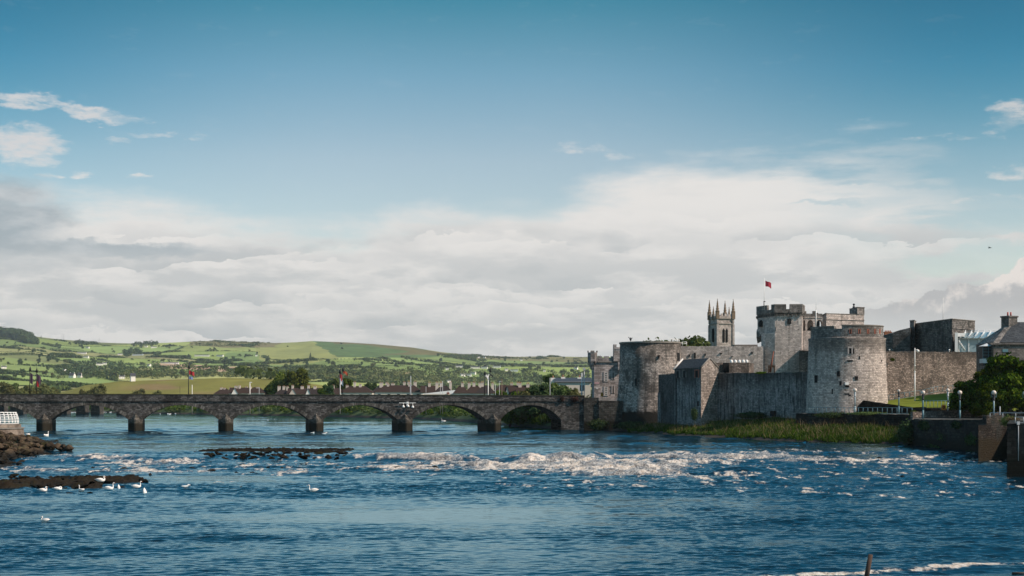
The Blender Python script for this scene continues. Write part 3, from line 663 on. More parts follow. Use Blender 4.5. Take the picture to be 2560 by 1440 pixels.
# hedges and the woods that read as one mass
def mass(name, pts, ls, mat, seed, per=14, hgt=6.0, wid=4.0, grow=None):
    rng = np.random.default_rng(seed); P_ = np.repeat(np.array(pts), per, 0); n = len(P_); d = rng.normal(size=(n, 3)); d /= np.linalg.norm(d, axis=1, keepdims=True)
    sz_ = np.repeat(rng.uniform(0.6, 1.5, len(pts)), per) if grow is None else np.repeat(np.array(grow), per)
    c = P_+d*np.stack([wid*sz_, wid*sz_, hgt*0.5*sz_], -1)*rng.uniform(0.5, 1, (n, 1)); c[:, 2] += hgt*0.45*sz_
    V, Fq = leaves(c, d, ls*sz_, rng); return link(name, np_mesh(name, V, Fq, mat))
sel = (fe < 13) & (hPX > -60) & (hPX < 1500) & (hY > 1900) & (hY < 6450)
sel &= ~((hPX > 650) & (hPX < 1090) & (hPY < 893))
for a_, b2_, w_ in HH: sel &= ~((np.abs(hPX-a_) < w_*.55+4) & (hPY-b2_ > -2) & (hPY-b2_ < 7))
ii = np.argwhere(sel); rng.shuffle(ii); ii = ii[:15000]
hp = np.stack([hX[ii[:, 0], ii[:, 1]], hY[ii[:, 0], ii[:, 1]], hZ[ii[:, 0], ii[:, 1]]], -1)
sp = fbm(hp[:, 0]/90, hp[:, 1]/90, 55, 2); gw = 0.40+1.35*sstep(sp, 0.42, 0.68)
for nm, a, m_, lb in (('hedgerow', 0, L_dark, 'dark hedges that divide the far fields'), ('hedgerow', 1, L_mid, 'green hedges that divide the far fields')):
    k = (np.arange(len(hp)) % 2) == a
    tag(mass(nm, hp[k], 2.3, m_, 7+a, 7, 5.2, 4.5, gw[k]), lb, 'hedge', None, 'stuff')
def scatter(polyp, n, seed):
    rng = np.random.default_rng(seed); out_ = []; P2 = np.array(polyp); 
    while len(out_) < n:
        px, py = rng.uniform(P2[:, 0].min(), P2[:, 0].max()), rng.uniform(P2[:, 1].min(), P2[:, 1].max())
        if inside(np.array([px]), np.array([py]), polyp)[0] and not near_house(px, py): out_.append(hill_at(px, py))
    return out_
wood = scatter([(-40,839),(40,836),(75,842),(92,852),(98,862),(60,860),(40,848),(-40,846)], 300, 3)
# the conifer wood climbs over its own ridge top
rw = np.random.default_rng(8); g_ = []
for x, y, z in wood:
    px = x/y*F+1280; g_.append(float(np.interp(px, [-40,0,40,70,85,100], [3.2,3.2,2.9,2.2,1.3,1.0]))*rw.uniform(.85, 1.1))
tag(mass('conifer_wood', wood, 2.4, L_dark, 21, 70, 13, 9, g_), 'dark conifer wood on the skyline at the far left', 'wood', None, 'stuff')
tag(mass('wood', scatter([(185,857),(220,856),(250,862),(225,864),(190,862)], 50, 4), 2.2, L_dark, 22, 26, 11, 9), 'small dark wood on the skyline left of centre', 'wood', None, 'stuff')
tag(mass('wood', scatter([(325,866),(345,855),(395,856),(398,868),(360,872)], 60, 5), 2.2, L_dark, 23, 30, 13, 8), 'dark clump of wood on the skyline around white houses', 'wood', None, 'stuff')
tag(mass('wood', scatter([(298,890),(325,874),(345,878),(360,888),(330,893)], 50, 6), 2.2, L_dark, 24, 30, 12, 8), 'dark wood beside the grey farm sheds', 'wood', None, 'stuff')
tag(mass('wood', scatter([(1100,893),(1135,889),(1200,893),(1215,905),(1180,903),(1130,896)], 130, 7), 2.2, L_mid, 25, 26, 11, 8), 'green wood along the brow right of the heather hill', 'wood', None, 'stuff')
tag(mass('wood', scatter([(200,930),(300,912),(420,905),(500,922),(640,925),(760,920),(880,926),(1000,928),(1100,915),(1240,925),(1470,930),(1470,965),(1100,958),(760,952),(500,944),(200,948)], 900, 8), 2.2, L_mid, 26, 16, 9, 9), 'belt of mixed trees along the foot of the slope', 'wood', None, 'stuff')
tag(mass('wood', scatter([(150,935),(300,925),(480,938),(640,935),(900,935),(1100,930),(1280,935),(1280,968),(900,955),(600,944),(300,950),(150,950)], 420, 9), 2.2, L_olive, 27, 16, 8, 9), 'pale olive scrub along the foot of the slope', 'wood', None, 'stuff')
tag(mass('wood', scatter([(140,918),(250,905),(330,915),(330,942),(200,946),(140,940)], 170, 19), 2.2, L_dark, 28, 20, 10, 9), 'dark trees around the white cottages on the left', 'wood', None, 'stuff')
tag(mass('wood', scatter([(470,855),(560,851),(680,858),(660,866),(560,868),(480,864)], 170, 10), 1.8, L_olive, 29, 12, 5, 8), 'brown and olive scrub on the middle skyline', 'scrub', None, 'stuff')
# ---------------------------------------------------------------- hill farmhouses
m_wwall = simple('white_render', (0.82, 0.78, 0.73), 0.8, 0.04); m_slate = simple('slate_roof', (0.06, 0.062, 0.07), 0.7, 0.25, 0.8); m_dkwin = simple('dark_window', (0.02, 0.025, 0.03), 0.2, 0.1)
m_shed = simple('shed_sheeting', (0.55, 0.60, 0.62), 0.5, 0.08)
def far_house(px, py, w, label, rz=0.0, hgt=4.6, dep=8, roofh=2.4, wall=None, group='white farmhouses and cottages on the slope', ann=False):
    x, y, z = hill_at(px, py); W_ = w*y/F; t = thing('farmhouse', label, 'house', (x, y, z), group)
    mb = MB(); mb.box((x, y, z-1.5), (W_, dep, hgt+1.5)); 
    for sx in (-1, 1): mb.poly([(x+sx*W_/2, y-dep/2, z+hgt), (x+sx*W_/2, y+dep/2, z+hgt), (x+sx*W_/2, y, z+hgt+roofh)])
    mb.build('wall', wall or m_wwall, t)
    rb = MB(); e = 0.4
    for s in (-1, 1):
        rb.poly([(x-W_/2-e, y+s*(dep/2+e), z+hgt-0.25), (x+W_/2+e, y+s*(dep/2+e), z+hgt-0.25), (x+W_/2+e, y, z+hgt+roofh+0.1), (x-W_/2-e, y, z+hgt+roofh+0.1)])
    rb.build('roof', m_slate, t)
    if W_ > 9:
        for k in range(int(W_//5)): nb = MB(); nb.box((x-W_/2+2.2+k*5, y-dep/2-0.02, z+0.9), (1.1, 0.06, 1.3)); nb.build('window', m_dkwin, t)
        cb = MB()
        for sx in (-1, 1): cb.box((x+sx*(W_/2-0.8), y, z+hgt+roofh-0.5), (1.0, 1.2, 1.8))
        cb.build('chimney', m_wwall, t)
    t.rotation_euler = (0, 0, rz); return t
for i, (px, py, w, lb) in enumerate([(205,885,22,'long white farmhouse high on the left slope'),(215,895,14,'pinkish cottage just below the long white farmhouse'),(219,871,9,'small pale cottage right of the round dark tree'),(300,888,11,'white house left of the dark wood and sheds'),
    (365,868,8,'tall white house on the skyline among dark trees'),(385,870,14,'low white bungalow right of the skyline house'),(505,891,36,'long white farm range under dark trees'),(550,892,18,'white house right of the long farm range'),
    (249,914,16,'white bungalow above the tree belt'),(262,912,9,'white gabled cottage next to the bungalow'),(162,930,7,'tiny white cottage above the white barn gable'),(181,945,15,'white barn with a steep gable above the left flag lamps'),(200,944,9,'low cream outbuilding beside the steep white barn'),
    (305,947,14,'white house above the middle of the ochre pasture'),(332,955,11,'white cottage at the top edge of the ochre pasture'),(373,916,8,'small white cottage beside the ploughed field'),(425,910,44,'low dark-roofed house row above the ploughed field'),(10,922,12,'white farmhouse at the left edge of the view'),
    (208,931,5,'tiny white gable among the trees on the left'),(1118,925,8,'small white cottage right of the heather hill foot'),(1148,919,17,'white house with outbuildings above the village'),(1188,922,22,'pair of long white houses on the green terrace'),(1211,922,16,'white house at the right end of the terrace row'),
    (1157,941,12,'white house low on the slope above the roofs'),(1172,941,12,'white house second from the left low above the roofs'),(1196,895,6,'small white house on the wooded brow'),(1211,896,6,'tiny pinkish house on the wooded brow'),(1183,936,13,'red roofed house in the middle of the slope'),
    (1242,920,19,'long pale house left of the grey barn'),(1266,928,8,'little white house left of the grey barn'),(1440,924,9,'pale house beside the castle gate turret'),(1361,930,6,'tiny pale house above the dark spreading tree'),(1122,957,9,'white gable just above the village roofs'),(641,891,5,'tiny white hut by the diagonal hedge'),(1303,902,5,'tiny pale house below the brown skyline')]):
    far_house(px, py, w, lb, rz=0.0 if w > 20 else rng.uniform(-0.5, 0.5), hgt=4.6 if w < 30 else 4.2, roofh=6.0 if 'steep' in lb else 2.2)
for px, py, w, lb in ((345,889,26,'grey farm shed beside the dark wood'),(1285,929,20,'grey barn on the slope near the gate turret')):
    far_house(px, py, w, lb, hgt=4.5, dep=14, roofh=1.5, wall=m_shed, group='farm sheds on the slope')
m_mast = simple('mast_steel', (0.16, 0.17, 0.18), 0.6)
for px, lb in ((155.5,'left of two thin radio masts on the skyline'),(159.5,'right of two thin radio masts on the skyline'),(248,'lone faint mast on the skyline by the small wood')):
    x, y, z = hill_at(px, float(np.interp(px, ridge_px, ridge_py))+1.0); mb = MB(); hh = 30 if px < 200 else 24
    mb.tube((x, y, z), (x, y, z+hh), 0.5, 0.25, 6)
    for k in range(3): mb.box((x, y, z+hh*(0.6+0.13*k)), (1.4, 1.4, 0.5))
    tag(mb.build('radio_mast', m_mast, None, (x, y, z)), lb, 'mast', 'masts on the skyline')
# ================================================================ bridge
TIDE = (1.7, 1.0, (0.022, 0.019, 0.013))
m_br = masonry('bridge_limestone', (0.175,0.163,0.155), (0.038,0.035,0.033), 0.62, 0.30, 0.04, stain=0.65, streak=0.55, patch=0.75, seed=1.0, rubble=0.05, bump=0.9)
m_ring = masonry('bridge_voussoirs', (0.20,0.18,0.16), (0.045,0.04,0.036), 0.42, 0.8, 0.04, stain=0.5, streak=0.3, patch=0.6, seed=2.0, rubble=0.04, bump=0.9)
m_pier = masonry('pier_stone', (0.20,0.18,0.155), (0.050,0.046,0.040), 0.8, 0.38, 0.04, stain=0.6, streak=0.6, patch=0.7, seed=4.0, tide=TIDE, bump=0.9)
m_moss = simple('coping_moss', (0.045, 0.045, 0.028), 0.95, 0.5, 1.5, bump=0.5)
BY, BD = 289.0, 8.5
bx = lambda px, Y=BY: (px-1280)/F*Y
pier_c = [-116, 110, 339, 565, 790, 1012, 1233]; pier_w = 2.85
spans = []
xs_ = [bx(p) for p in pier_c]
for a, c_ in zip(xs_, xs_[1:]): spans.append((a+pier_w/2, c_-pier_w/2))
spans.append((xs_[-1]+pier_w/2, bx(1403)))
xL, xR = bx(-330), bx(1462)
Z_SPR, Z_STR = 2.25, 6.02
def z_top(x): return 7.44-0.27*(x-bx(0))/(bx(1225)-bx(0))
br = thing('stone_arch_bridge', 'long dark stone bridge of seven low arches across the river', 'bridge', (bx(563), BY+BD/2, 0))
wall = MB()
def arch_z(x, x0, x1, zs=Z_SPR, rise=3.0):
    h_ = (x1-x0)/2; Rr = (h_*h_+rise*rise)/(2*rise); c_ = (x0+x1)/2
    return zs+rise-Rr+math.sqrt(max(0, Rr*Rr-(x-c_)**2))
def strip(mb, xa, xb, za0, zb0, z1, y, flip=False, ua=None):
    p = [(xa, y, za0), (xb, y, zb0), (xb, y, z1), (xa, y, z1)]
    mb.poly(p, [(q[0], q[2]) for q in p])
for y in (BY, BY+BD):
    cur = xL
    for (x0, x1) in spans:
        strip(wall, cur, x0, 0.5 if y == BY else -1.5, 0.5 if y == BY else -1.5, Z_STR, y)
        n = 28
        for k in range(n):
            xa = x0+(x1-x0)*k/n; xb = x0+(x1-x0)*(k+1)/n
            strip(wall, xa, xb, arch_z(xa, x0, x1), arch_z(xb, x0, x1), Z_STR, y)
        cur = x1
    strip(wall, cur, xR, -1.5, -1.5, Z_STR, y)
wall.build('spandrel_wall', m_br, br)
deck = MB(); deck.poly([(xL, BY, Z_STR+0.02), (xR, BY, Z_STR+0.02), (xR, BY+BD, Z_STR+0.02), (xL, BY+BD, Z_STR+0.02)])
deck.build('road_deck', simple('bridge_road', (0.06, 0.06, 0.06), 0.9), br)
for (x0, x1) in spans:
    bar = MB(); rg = MB(); n = 30
    for k in range(n):
        xa = x0+(x1-x0)*k/n; xb = x0+(x1-x0)*(k+1)/n; za, zb = arch_z(xa, x0, x1), arch_z(xb, x0, x1)
        bar.poly([(xa, BY-0.05, za), (xb, BY-0.05, zb), (xb, BY+BD+0.05, zb), (xa, BY+BD+0.05, za)], [(BY, k*.55), (BY, k*.55+.55), (BY+BD, k*.55+.55), (BY+BD, k*.55)])
        h_ = (x1-x0)/2; Rr = (h_*h_+9)/6; cz = Z_SPR+3-Rr; cx = (x0+x1)/2
        def out(x, z, t=0.72):
            d = math.hypot(x-cx, z-cz); return (x+(x-cx)/d*t, z+(z-cz)/d*t)
        oa, ob = out(xa, za), out(xb, zb)
        rg.poly([(xa, BY-0.06, za), (xb, BY-0.06, zb), (ob[0], BY-0.06, ob[1]), (oa[0], BY-0.06, oa[1])], [(k*.55, 0), (k*.55+.55, 0), (k*.55+.55, .72), (k*.55, .72)])
        rg.poly([(oa[0], BY-0.06, oa[1]), (ob[0], BY-0.06, ob[1]), (ob[0], BY, ob[1]), (oa[0], BY, oa[1])])
    bar.build('arch_barrel', m_br, br); rg.build('arch_ring', m_ring, br)
pp = MB(); nseg = 60
for k in range(nseg):
    xa = xL+(xR-xL)*k/nseg; xb = xL+(xR-xL)*(k+1)/nseg; za, zb = z_top(xa), z_top(xb)
    for y0 in (BY-0.02, BY+BD-0.4):
        pp.poly([(xa, y0, Z_STR+.2), (xb, y0, Z_STR+.2), (xb, y0, zb), (xa, y0, za)], [(xa, 0), (xb, 0), (xb, zb-Z_STR), (xa, za-Z_STR)])
        pp.poly([(xa, y0+0.42, Z_STR+.2), (xb, y0+0.42, Z_STR+.2), (xb, y0+0.42, zb), (xa, y0+0.42, za)], [(xa, 0), (xb, 0), (xb, zb-Z_STR), (xa, za-Z_STR)])
pp.build('parapet', m_br, br)
cp = MB()
for k in range(150):
    xa = xL+(xR-xL)*k/150; xb = xL+(xR-xL)*(k+1)/150-0.03; z = z_top((xa+xb)/2); r_ = (random.Random(k).random()-.5)*0.03
    for y0 in (BY+0.19, BY+BD-0.19): cp.box(((xa+xb)/2, y0, z-0.005), (xb-xa, 0.56, 0.17+r_))
cp.build('coping', m_moss, br)
st = MB(); st.box(((xL+xR)/2, BY-0.03, Z_STR), (xR-xL, 0.34, 0.2)); st.build('string_course', m_br, br)
for x in xs_:
    w = pier_w/2; mb = MB(); f = 2.2
    mb.prism([(x-w-.08, BY-0.5), (x+w+.08, BY-0.5), (x+w+.08, BY+BD+.4), (x-w-.08, BY+BD+.4)], -2.0, Z_SPR-0.05)
    p_ = mb.build('pier', m_pier, br)
    cw = MB(); cw.prism([(x-w, BY-0.4), (x-w*0.10, BY-f), (x+w*0.10, BY-f), (x+w, BY-0.4)], -2.0, Z_SPR-0.1)
    cw.prism([(x-w-.12, BY-0.3), (x-w*0.14, BY-f-.15), (x+w*0.14, BY-f-.15), (x+w+.12, BY-0.3)], Z_SPR-0.098, Z_SPR+0.14)
    ap = (x, BY-0.02, Z_SPR+1.35); q = [(x-w*.72, BY-0.1, Z_SPR+.14), (x-w*0.10, BY-f-.1, Z_SPR+.14), (x+w*0.10, BY-f-.1, Z_SPR+.14), (x+w*.72, BY-0.1, Z_SPR+.14)]
    for a, b2 in zip(q, q[1:]): cw.poly([a, b2, ap])
    cw.build('cutwater', m_pier, p_)
# the bridge crosses the river slightly askew: its piers point up the current
for o in br.children_recursive:
    me_ = o.data; co = np.empty(len(me_.vertices)*3, dtype=np.float32); me_.vertices.foreach_get('co', co); co = co.reshape(-1, 3)
    co[:, 0] += -0.215*(co[:, 1]+br.location.y-BY); me_.vertices.foreach_set('co', co.ravel()); me_.update()
# Floodlights on the face
m_white = simple('white_paint', (0.80, 0.79, 0.76), 0.5, 0.04); m_grey = simple('grey_steel', (0.42, 0.44, 0.45), 0.5, 0.1); m_black = simple('black_paint', (0.02, 0.022, 0.025), 0.5, 0.2); m_teal = simple('teal_paint', (0.10, 0.20, 0.24), 0.45, 0.15)
for i, (px, py) in enumerate(((1008.5, 1016), (1020.5, 1015), (1032, 1017))):
    c_ = P(px, py, BY-0.55); t = thing('floodlight', ['left of three white round floodlights bracketed to the bridge face', 'middle one of three white round floodlights on the bridge face', 'right of three white round floodlights bracketed to the bridge face'][i], 'floodlight', c_, 'floodlights on the bridge')
    mb = MB(); mb.lathe((c_.x, c_.y), [(0, c_.z-.24), (.26, c_.z-.2), (.24, c_.z+.05), (.08, c_.z+.25), (0, c_.z+.26)], 12); mb.build('lamp_head', m_white, t)
    mb = MB(); mb.tube((c_.x, c_.y, c_.z+.25), (c_.x, c_.y, c_.z+.65), .04); mb.tube((c_.x, c_.y, c_.z+.65), (c_.x, BY-.02, c_.z+.75), .04); mb.build('bracket', m_white, t)
mb = MB(); a = P(1003, 1008, BY-.35); mb.box((a.x+1.3, BY-.35, a.z), (3.4, .12, .12)); mb.box((a.x+1.3, BY-.25, a.z-.6), (.4, .2, .9))
tag(mb.build('junction_box', m_white, None, tuple(a)), 'white junction box and rail above the three floodlights', 'junction box')
# ---------------------------------------------------------------- flag lamps on the bridge
m_red = simple('flag_red', (0.34, 0.03, 0.035), 0.8, 0.2); m_blueflag = simple('flag_blue', (0.16, 0.22, 0.40), 0.8, 0.2); m_orange = simple('flag_orange', (0.34, 0.07, 0.035), 0.8, 0.2); m_wflag = simple('flag_white', (0.62, 0.60, 0.60), 0.8, 0.1); m_dflag = simple('flag_dark', (0.06, 0.035, 0.06), 0.8, 0.3)
def flag_sheet(mb, p0, w, h, ang, droop, mi=0, seed=0):
    """waving cloth with a little thickness; p0 = top at the pole"""
    n, m_ = 8, 5; th = 0.03
    def q(i, j, o):
        u, v = i/n, j/m_
        return (p0[0]+math.cos(ang)*u*w, p0[1]+0.16*math.sin(u*6+seed)*u*w+o, p0[2]-v*h-droop*u*w*(0.6+0.5*u)+0.04*w*math.sin(u*7+v*2+seed))
    for i in range(n):
        for j in range(m_):
            for o in (0, th):
                mb.poly([q(i, j+1, o), q(i+1, j+1, o), q(i+1, j, o), q(i, j, o)], None, mi, False)
flagL = [(74.5,911,-1,'dark flag lamp with a hanging flag, farther left of the left pair'),(91,915,1,'dark flag lamp with a limp red banner, right of the left pair'),(471.5,905,2,'flag lamp with a bright red and blue flag flying right'),
         (849,917,3,'flag lamp with limp red, white and blue flags beside another lamp'),(856.5,912,4,'flag lamp with an orange red flag flying right'),(1211,921,5,'flag lamp with a limp white flag near the right end'),(1224.5,914,6,'flag lamp with a small black flag near the right end')]
for px, pyt, k, lb in flagL:
    Y = BY+(1.2 if k in (-1, 3, 5) else 7.6 if k in (1, 4, 6) else 1.0); a = P(px, pyt, Y); zb = Z_STR+.02
    t = thing('flag_lamp', lb, 'lamp post', (a.x, Y, zb), 'flag lamps along the bridge')
    mb = MB(); mb.tube((a.x, Y, zb), (a.x, Y, zb+1.2), .15, .12); mb.tube((a.x, Y, zb+1.2), (a.x, Y, a.z-.8), .085, .065); mb.tube((a.x, Y, a.z-1.5), (a.x+.42, Y, a.z-1.25), .04); mb.build('pole', m_black, t)
    mb = MB(); mb.lathe((a.x+.1, Y), [(.04, a.z-1.35), (.26, a.z-1.3), (.16, a.z-.75), (.05, a.z-.5), (0, a.z)], 10); mb.build('lantern', m_black, t)
    if k == -1: mb = MB(); flag_sheet(mb, (a.x+.1, Y, a.z-1.7), .5, 2.1, 0, .7, seed=1); mb.build('flag', m_dflag, t)
    if k == 1:
        mb = MB(); flag_sheet(mb, (a.x+.1, Y, a.z-1.6), .8, 1.6, 0, .9, seed=2); mb.build('flag', m_dflag, t); mb = MB(); flag_sheet(mb, (a.x+.05, Y, a.z-3.1), .5, 1.2, 0, .2, seed=3); mb.build('flag', m_red, t)
    if k == 2:
        mb = MB(); flag_sheet(mb, (a.x+.1, Y, a.z-1.7), 1.05, .8, 0, .35, seed=1); mb.build('flag', m_red, t); mb = MB(); flag_sheet(mb, (a.x+.1, Y, a.z-2.9), .75, .55, 0, .25, seed=2); mb.build('flag', m_blueflag, t)
    if k == 3:
        mb = MB(); flag_sheet(mb, (a.x+.05, Y, a.z-1.3), .45, 1.3, 0, .9, seed=1); mb.build('flag', m_red, t); mb = MB(); flag_sheet(mb, (a.x+.05, Y, a.z-2.3), .7, 1.1, 0, .8, seed=4); mb.build('flag', m_wflag, t)
    if k == 4: mb = MB(); flag_sheet(mb, (a.x+.1, Y, a.z-1.1), 1.0, .6, 0, .65, seed=3); mb.build('flag', m_orange, t)
    if k == 5: mb = MB(); flag_sheet(mb, (a.x+.05, Y, a.z-.9), .9, .6, 0, 1.1, seed=3); mb.build('flag', m_wflag, t)
    if k == 6: mb = MB(); flag_sheet(mb, (a.x+.05, Y, a.z-1.7), .6, .35, 0, .7, seed=3); mb.build('flag', m_black, t)
for px, pyt, r_, mt, lb in ((480.5,962,.07,m_white,'short white pole right of the bright red flag'),(625,955,.09,m_white,'white street pole in front of the first brown roofs'),(648,968,.06,m_grey,'thin grey pole between the first two house groups'),(850.5,957,.08,m_white,'white pole below the paired flags'),
        (1027,940,.09,m_grey,'tall pale pole above the wide hipped roof'),(1025.5,962,.06,m_grey,'thin grey pole at the ridge of the wide hipped roof'),(1106.5,952,.06,m_grey,'thin grey pole over the dark roofs'),(1101,960,.05,m_grey,'short thin pole over the dark roofs'),(1220.5,936,.11,m_white,'thick white pole between the white and black flags'),
        (1238.5,960,.06,m_grey,'left of three thin poles right of the flag lamps'),(1248.5,953,.06,m_grey,'middle of three thin poles right of the flag lamps'),(1254.5,947,.11,simple('rusty_pole',(0.16,0.11,0.08)),'thicker brown pole right of the three thin poles'),(1065,966,.05,m_grey,'thin pole left of the dark terrace'),
        (1375,945,.08,m_grey,'grey pole left of the slate roofed building'),(1454.5,932,.17,m_grey,'thick grey pole beside the castle gate turret'),(1460.5,922,.10,m_grey,'tall pole with a box on top beside the castle gate turret'),(450,966,.04,m_black,'thin dark pole on the ochre pasture')):
    Y = BY+10.5 if px not in (1454.5, 1460.5) else BY+6.5; a = P(px, pyt, Y); mb = MB(); mb.tube((a.x, Y, 3.4), (a.x, Y, a.z), r_, r_*.75, 8)
    if px in (1460.5,): mb.box((a.x, Y, a.z-.3), (.5, .4, .5))
    if px in (1025.5, 625, 1248.5, 1220.5): mb.box((a.x+.15, Y, a.z-.15), (.5, .2, .15))
    tag(mb.build('pole', mt, None, (a.x, Y, 3.4)), lb, 'pole', 'thin poles behind the bridge')
# gulls resting on the parapet edge seen as white specks
# ================================================================ lower rail bridge far upstream
m_far = masonry('far_bridge_stone', (0.12,0.11,0.10), (0.04,0.04,0.038), 1.0, .5, .05, seed=9.0)
fb = thing('far_bridge', 'low dark bridge far upstream seen under the left arches', 'bridge', (*G(200, 640), 0))
mb = MB(); a0 = G(-420, 650); a1 = G(330, 622)
mb.prism([a0, a1, (a1[0]+.5, a1[1]+5), (a0[0], a0[1]+5)], ZZ(1013, 640), ZZ(1003, 640), bot=True); mb.build('deck', m_far, fb)
for px in (-330, -220, -105, -3, 45, 155, 205, 242, 310):
    Y = 640-px*.03; w = 5 if px not in (205, 242) else 3.5; x = (px-1280)/F*Y; mb = MB(); mb.prism([(x-w/2, Y-3), (x+w/2, Y-3), (x+w/2, Y+5), (x-w/2, Y+5)], -2, ZZ(1013, Y)+.1); mb.build('pier', m_far, fb)
# ================================================================ village roofs beyond the bridge
m_tile = simple('brown_tiles', (0.036, 0.021, 0.016), 0.85, 0.35, 1.2, bump=0.3); m_tile2 = simple('dark_tiles', (0.026, 0.019, 0.018), 0.85, 0.3, 1.2); m_cream = simple('cream_render', (0.60, 0.55, 0.47), 0.85, 0.1); m_chim = simple('chimney_render', (0.62, 0.53, 0.46), 0.9, 0.15, 2.0); m_pot = simple('clay_pot', (0.32, 0.16, 0.10), 0.9)
m_gravel = simple('village_ground', (0.08, 0.09, 0.05), 0.95, 0.3)
def town_house(pl, pr, pyr, Y, chims, label, hip=True, depth=9, wallm=None, roofm=None, rz=0.0, roofh=2.7, gable_front=None):
    x0, x1 = (pl-1280)/F*Y, (pr-1280)/F*Y; zr = ZZ(pyr-4.0, Y+depth/2); ze = zr-roofh; y0, y1 = Y, Y+depth; xm = (x0+x1)/2
    t = thing('terrace_house', label, 'house', (xm, Y+depth/2, 3.4), 'houses of the village beyond the bridge')
    mb = MB(); mb.prism([(x0+.3, y0+.3), (x1-.3, y0+.3), (x1-.3, y1-.3), (x0+.3, y1-.3)], 2.5, ze+.12)
    if not hip:
        for xx in (x0+.31, x1-.31): mb.poly([(xx, y0+.3, ze+.1), (xx, y1-.3, ze+.1), (xx, Y+depth/2, zr-.12)])
    mb.build('wall', wallm or m_cream, t)
    rb = MB(); ins_ = min(3.6, (x1-x0)*0.36) if hip else 0; ym = Y+depth/2
    rb.poly([(x0, y0, ze), (x1, y0, ze), (x1-ins_, ym, zr), (x0+ins_, ym, zr)]); rb.poly([(x1, y1, ze), (x0, y1, ze), (x0+ins_, ym, zr), (x1-ins_, ym, zr)])
    if hip: rb.poly([(x0, y0, ze), (x0, y1, ze), (x0+ins_, ym, zr)]); rb.poly([(x1, y0, ze), (x1, y1, ze), (x1-ins_, ym, zr)])
    rb.poly([(x0, y0, ze-.02), (x1, y0, ze-.02), (x1, y1, ze-.02), (x0, y1, ze-.02)])
    rb.build('roof', roofm or m_tile, t)
    if gable_front:
        gpx, gw, gm = gable_front; gx = (gpx-1280)/F*Y; w = gw/F*Y/2; mb = MB(); zt = zr-.35
        mb.poly([(gx-w, y0-1.2, ze-.9), (gx+w, y0-1.2, ze-.9), (gx, y0-1.2, zt)]); mb.prism([(gx-w, y0-1.2), (gx+w, y0-1.2), (gx+w, y0+1), (gx-w, y0+1)], 3, ze-.9); mb.build('gable', gm, t)
        mb = MB(); mb.poly([(gx-w-.2, y0-1.4, ze-1.05), (gx, y0-1.4, zt+.12), (gx, y0+3.6, zt+.12), (gx-w-.2, y0+3.6, ze-1.05)]); mb.poly([(gx+w+.2, y0-1.4, ze-1.05), (gx, y0-1.4, zt+.12), (gx, y0+3.6, zt+.12), (gx+w+.2, y0+3.6, ze-1.05)]); mb.build('gable_roof', roofm or m_tile, t)
    for (cpx, cpy, cw) in chims:
        cx = (cpx-1280)/F*Y; ct = ZZ(cpy-0.5, Y); w = max(.9, cw/F*Y*.62); cbm = MB(); cbm.box((cx, ym-.4, ze+.6), (w, .9, ct-ze-.6)); cbm.box((cx, ym-.4, ct), (w+.16, 1.06, .14)); ch = cbm.build('chimney', m_chim, t)
        pb = MB(); k = max(2, int(w/.5))
        for q in range(k): pb.tube((cx-w/2+(q+.5)*w/k, ym-.4, ct+.14), (cx-w/2+(q+.5)*w/k, ym-.4, ct+.55), .13, .11, 7)
        pb.build('pots', m_pot, ch)
    n = max(1, int((x1-x0)/3.2))
    for q in range(n): wb = MB(); wb.box((x0+(q+.5)*(x1-x0)/n, y0+.28, ze-2.0), (1.1, .08, 1.3)); wb.build('window', m_dkwin, t)
    return t
H = [
 (533,578,975,470,[(549,970,9),(557,971,7),(572,970,9)],'first brown roof from the left behind the bridge',True,None,None),
 (570,622,973,450,[(586,966,12),(595,965,6)],'brown roof with a white front gable, second from the left',False,(588,20,m_wwall),None),
 (612,662,972,480,[(612,968,8),(622,968,8),(640,969,12)],'brown roof with three chimneys left of the big trees',True,None,None),
 (684,724,976,430,[(694,967,11),(706,967,10),(715,968,7)],'dark roof with a row of cream chimneys right of the big trees',True,None,m_tile2),
 (716,765,974,440,[(728,965,7),(752,967,12)],'roof with a brownish front gable between chimney stacks',False,(733,24,m_chim),None),
 (762,808,974,430,[(768,965,9),(784,967,11)],'roof with a white front gable left of the small dark trees',False,(771,16,m_wwall),m_tile2),
 (812,866,974,450,[(830,965,9)],'dark hipped roof with one chimney left of the paired flags',True,None,None),
 (848,932,969,420,[(865,965,10),(898,962,10),(884,957,9)],'large hipped roof with spread chimneys right of the paired flags',True,None,None),
 (925,975,970,500,[(951,958,14),(965,958,12),(980,960,14)],'dark roof with a long chimney row behind the wide hip',True,None,m_tile2),
 (936,1057,967,400,[(968,962,7),(1022,961,8)],'widest brown hipped roof in front of the others',True,None,None),
 (1000,1052,966,520,[(1009,957,9),(1020,956,9),(1036,956,12)],'roof with clustered chimneys behind the wide hip',True,None,m_tile2),
 (1050,1090,968,470,[(1072,959,6)],'roof with cream end wall right of the wide hip',False,None,None),
 (1082,1134,968,450,[(1091,958,12),(1101,958,8),(1125,957,7)],'brown roof with paired chimneys left of the long white shed peak',True,None,m_tile2),
 (1132,1172,968,455,[(1155,959,7)],'brown roof with one small chimney in the middle of the terrace',True,None,None),
 (1160,1212,967,440,[(1172,959,11),(1184,958,11),(1200,959,14)],'brown roof with three close chimney stacks left of the white pole',True,None,None),
 (1188,1240,967,450,[(1205,958,9),(1231,960,6)],'brown roof right behind the thick white pole',True,None,m_tile2),
 (1230,1284,966,445,[(1279,960,7)],'dark roof right of the three thin poles',True,None,None),
 (1262,1304,967,430,[(1296,959,5)],'roof with a pale front gable before the round shrub',False,(1268,14,m_chim),None),
 (1290,1352,968,450,[(1300,960,8),(1320,961,12)],'long brown roof partly behind the big green bushes',False,None,None)]
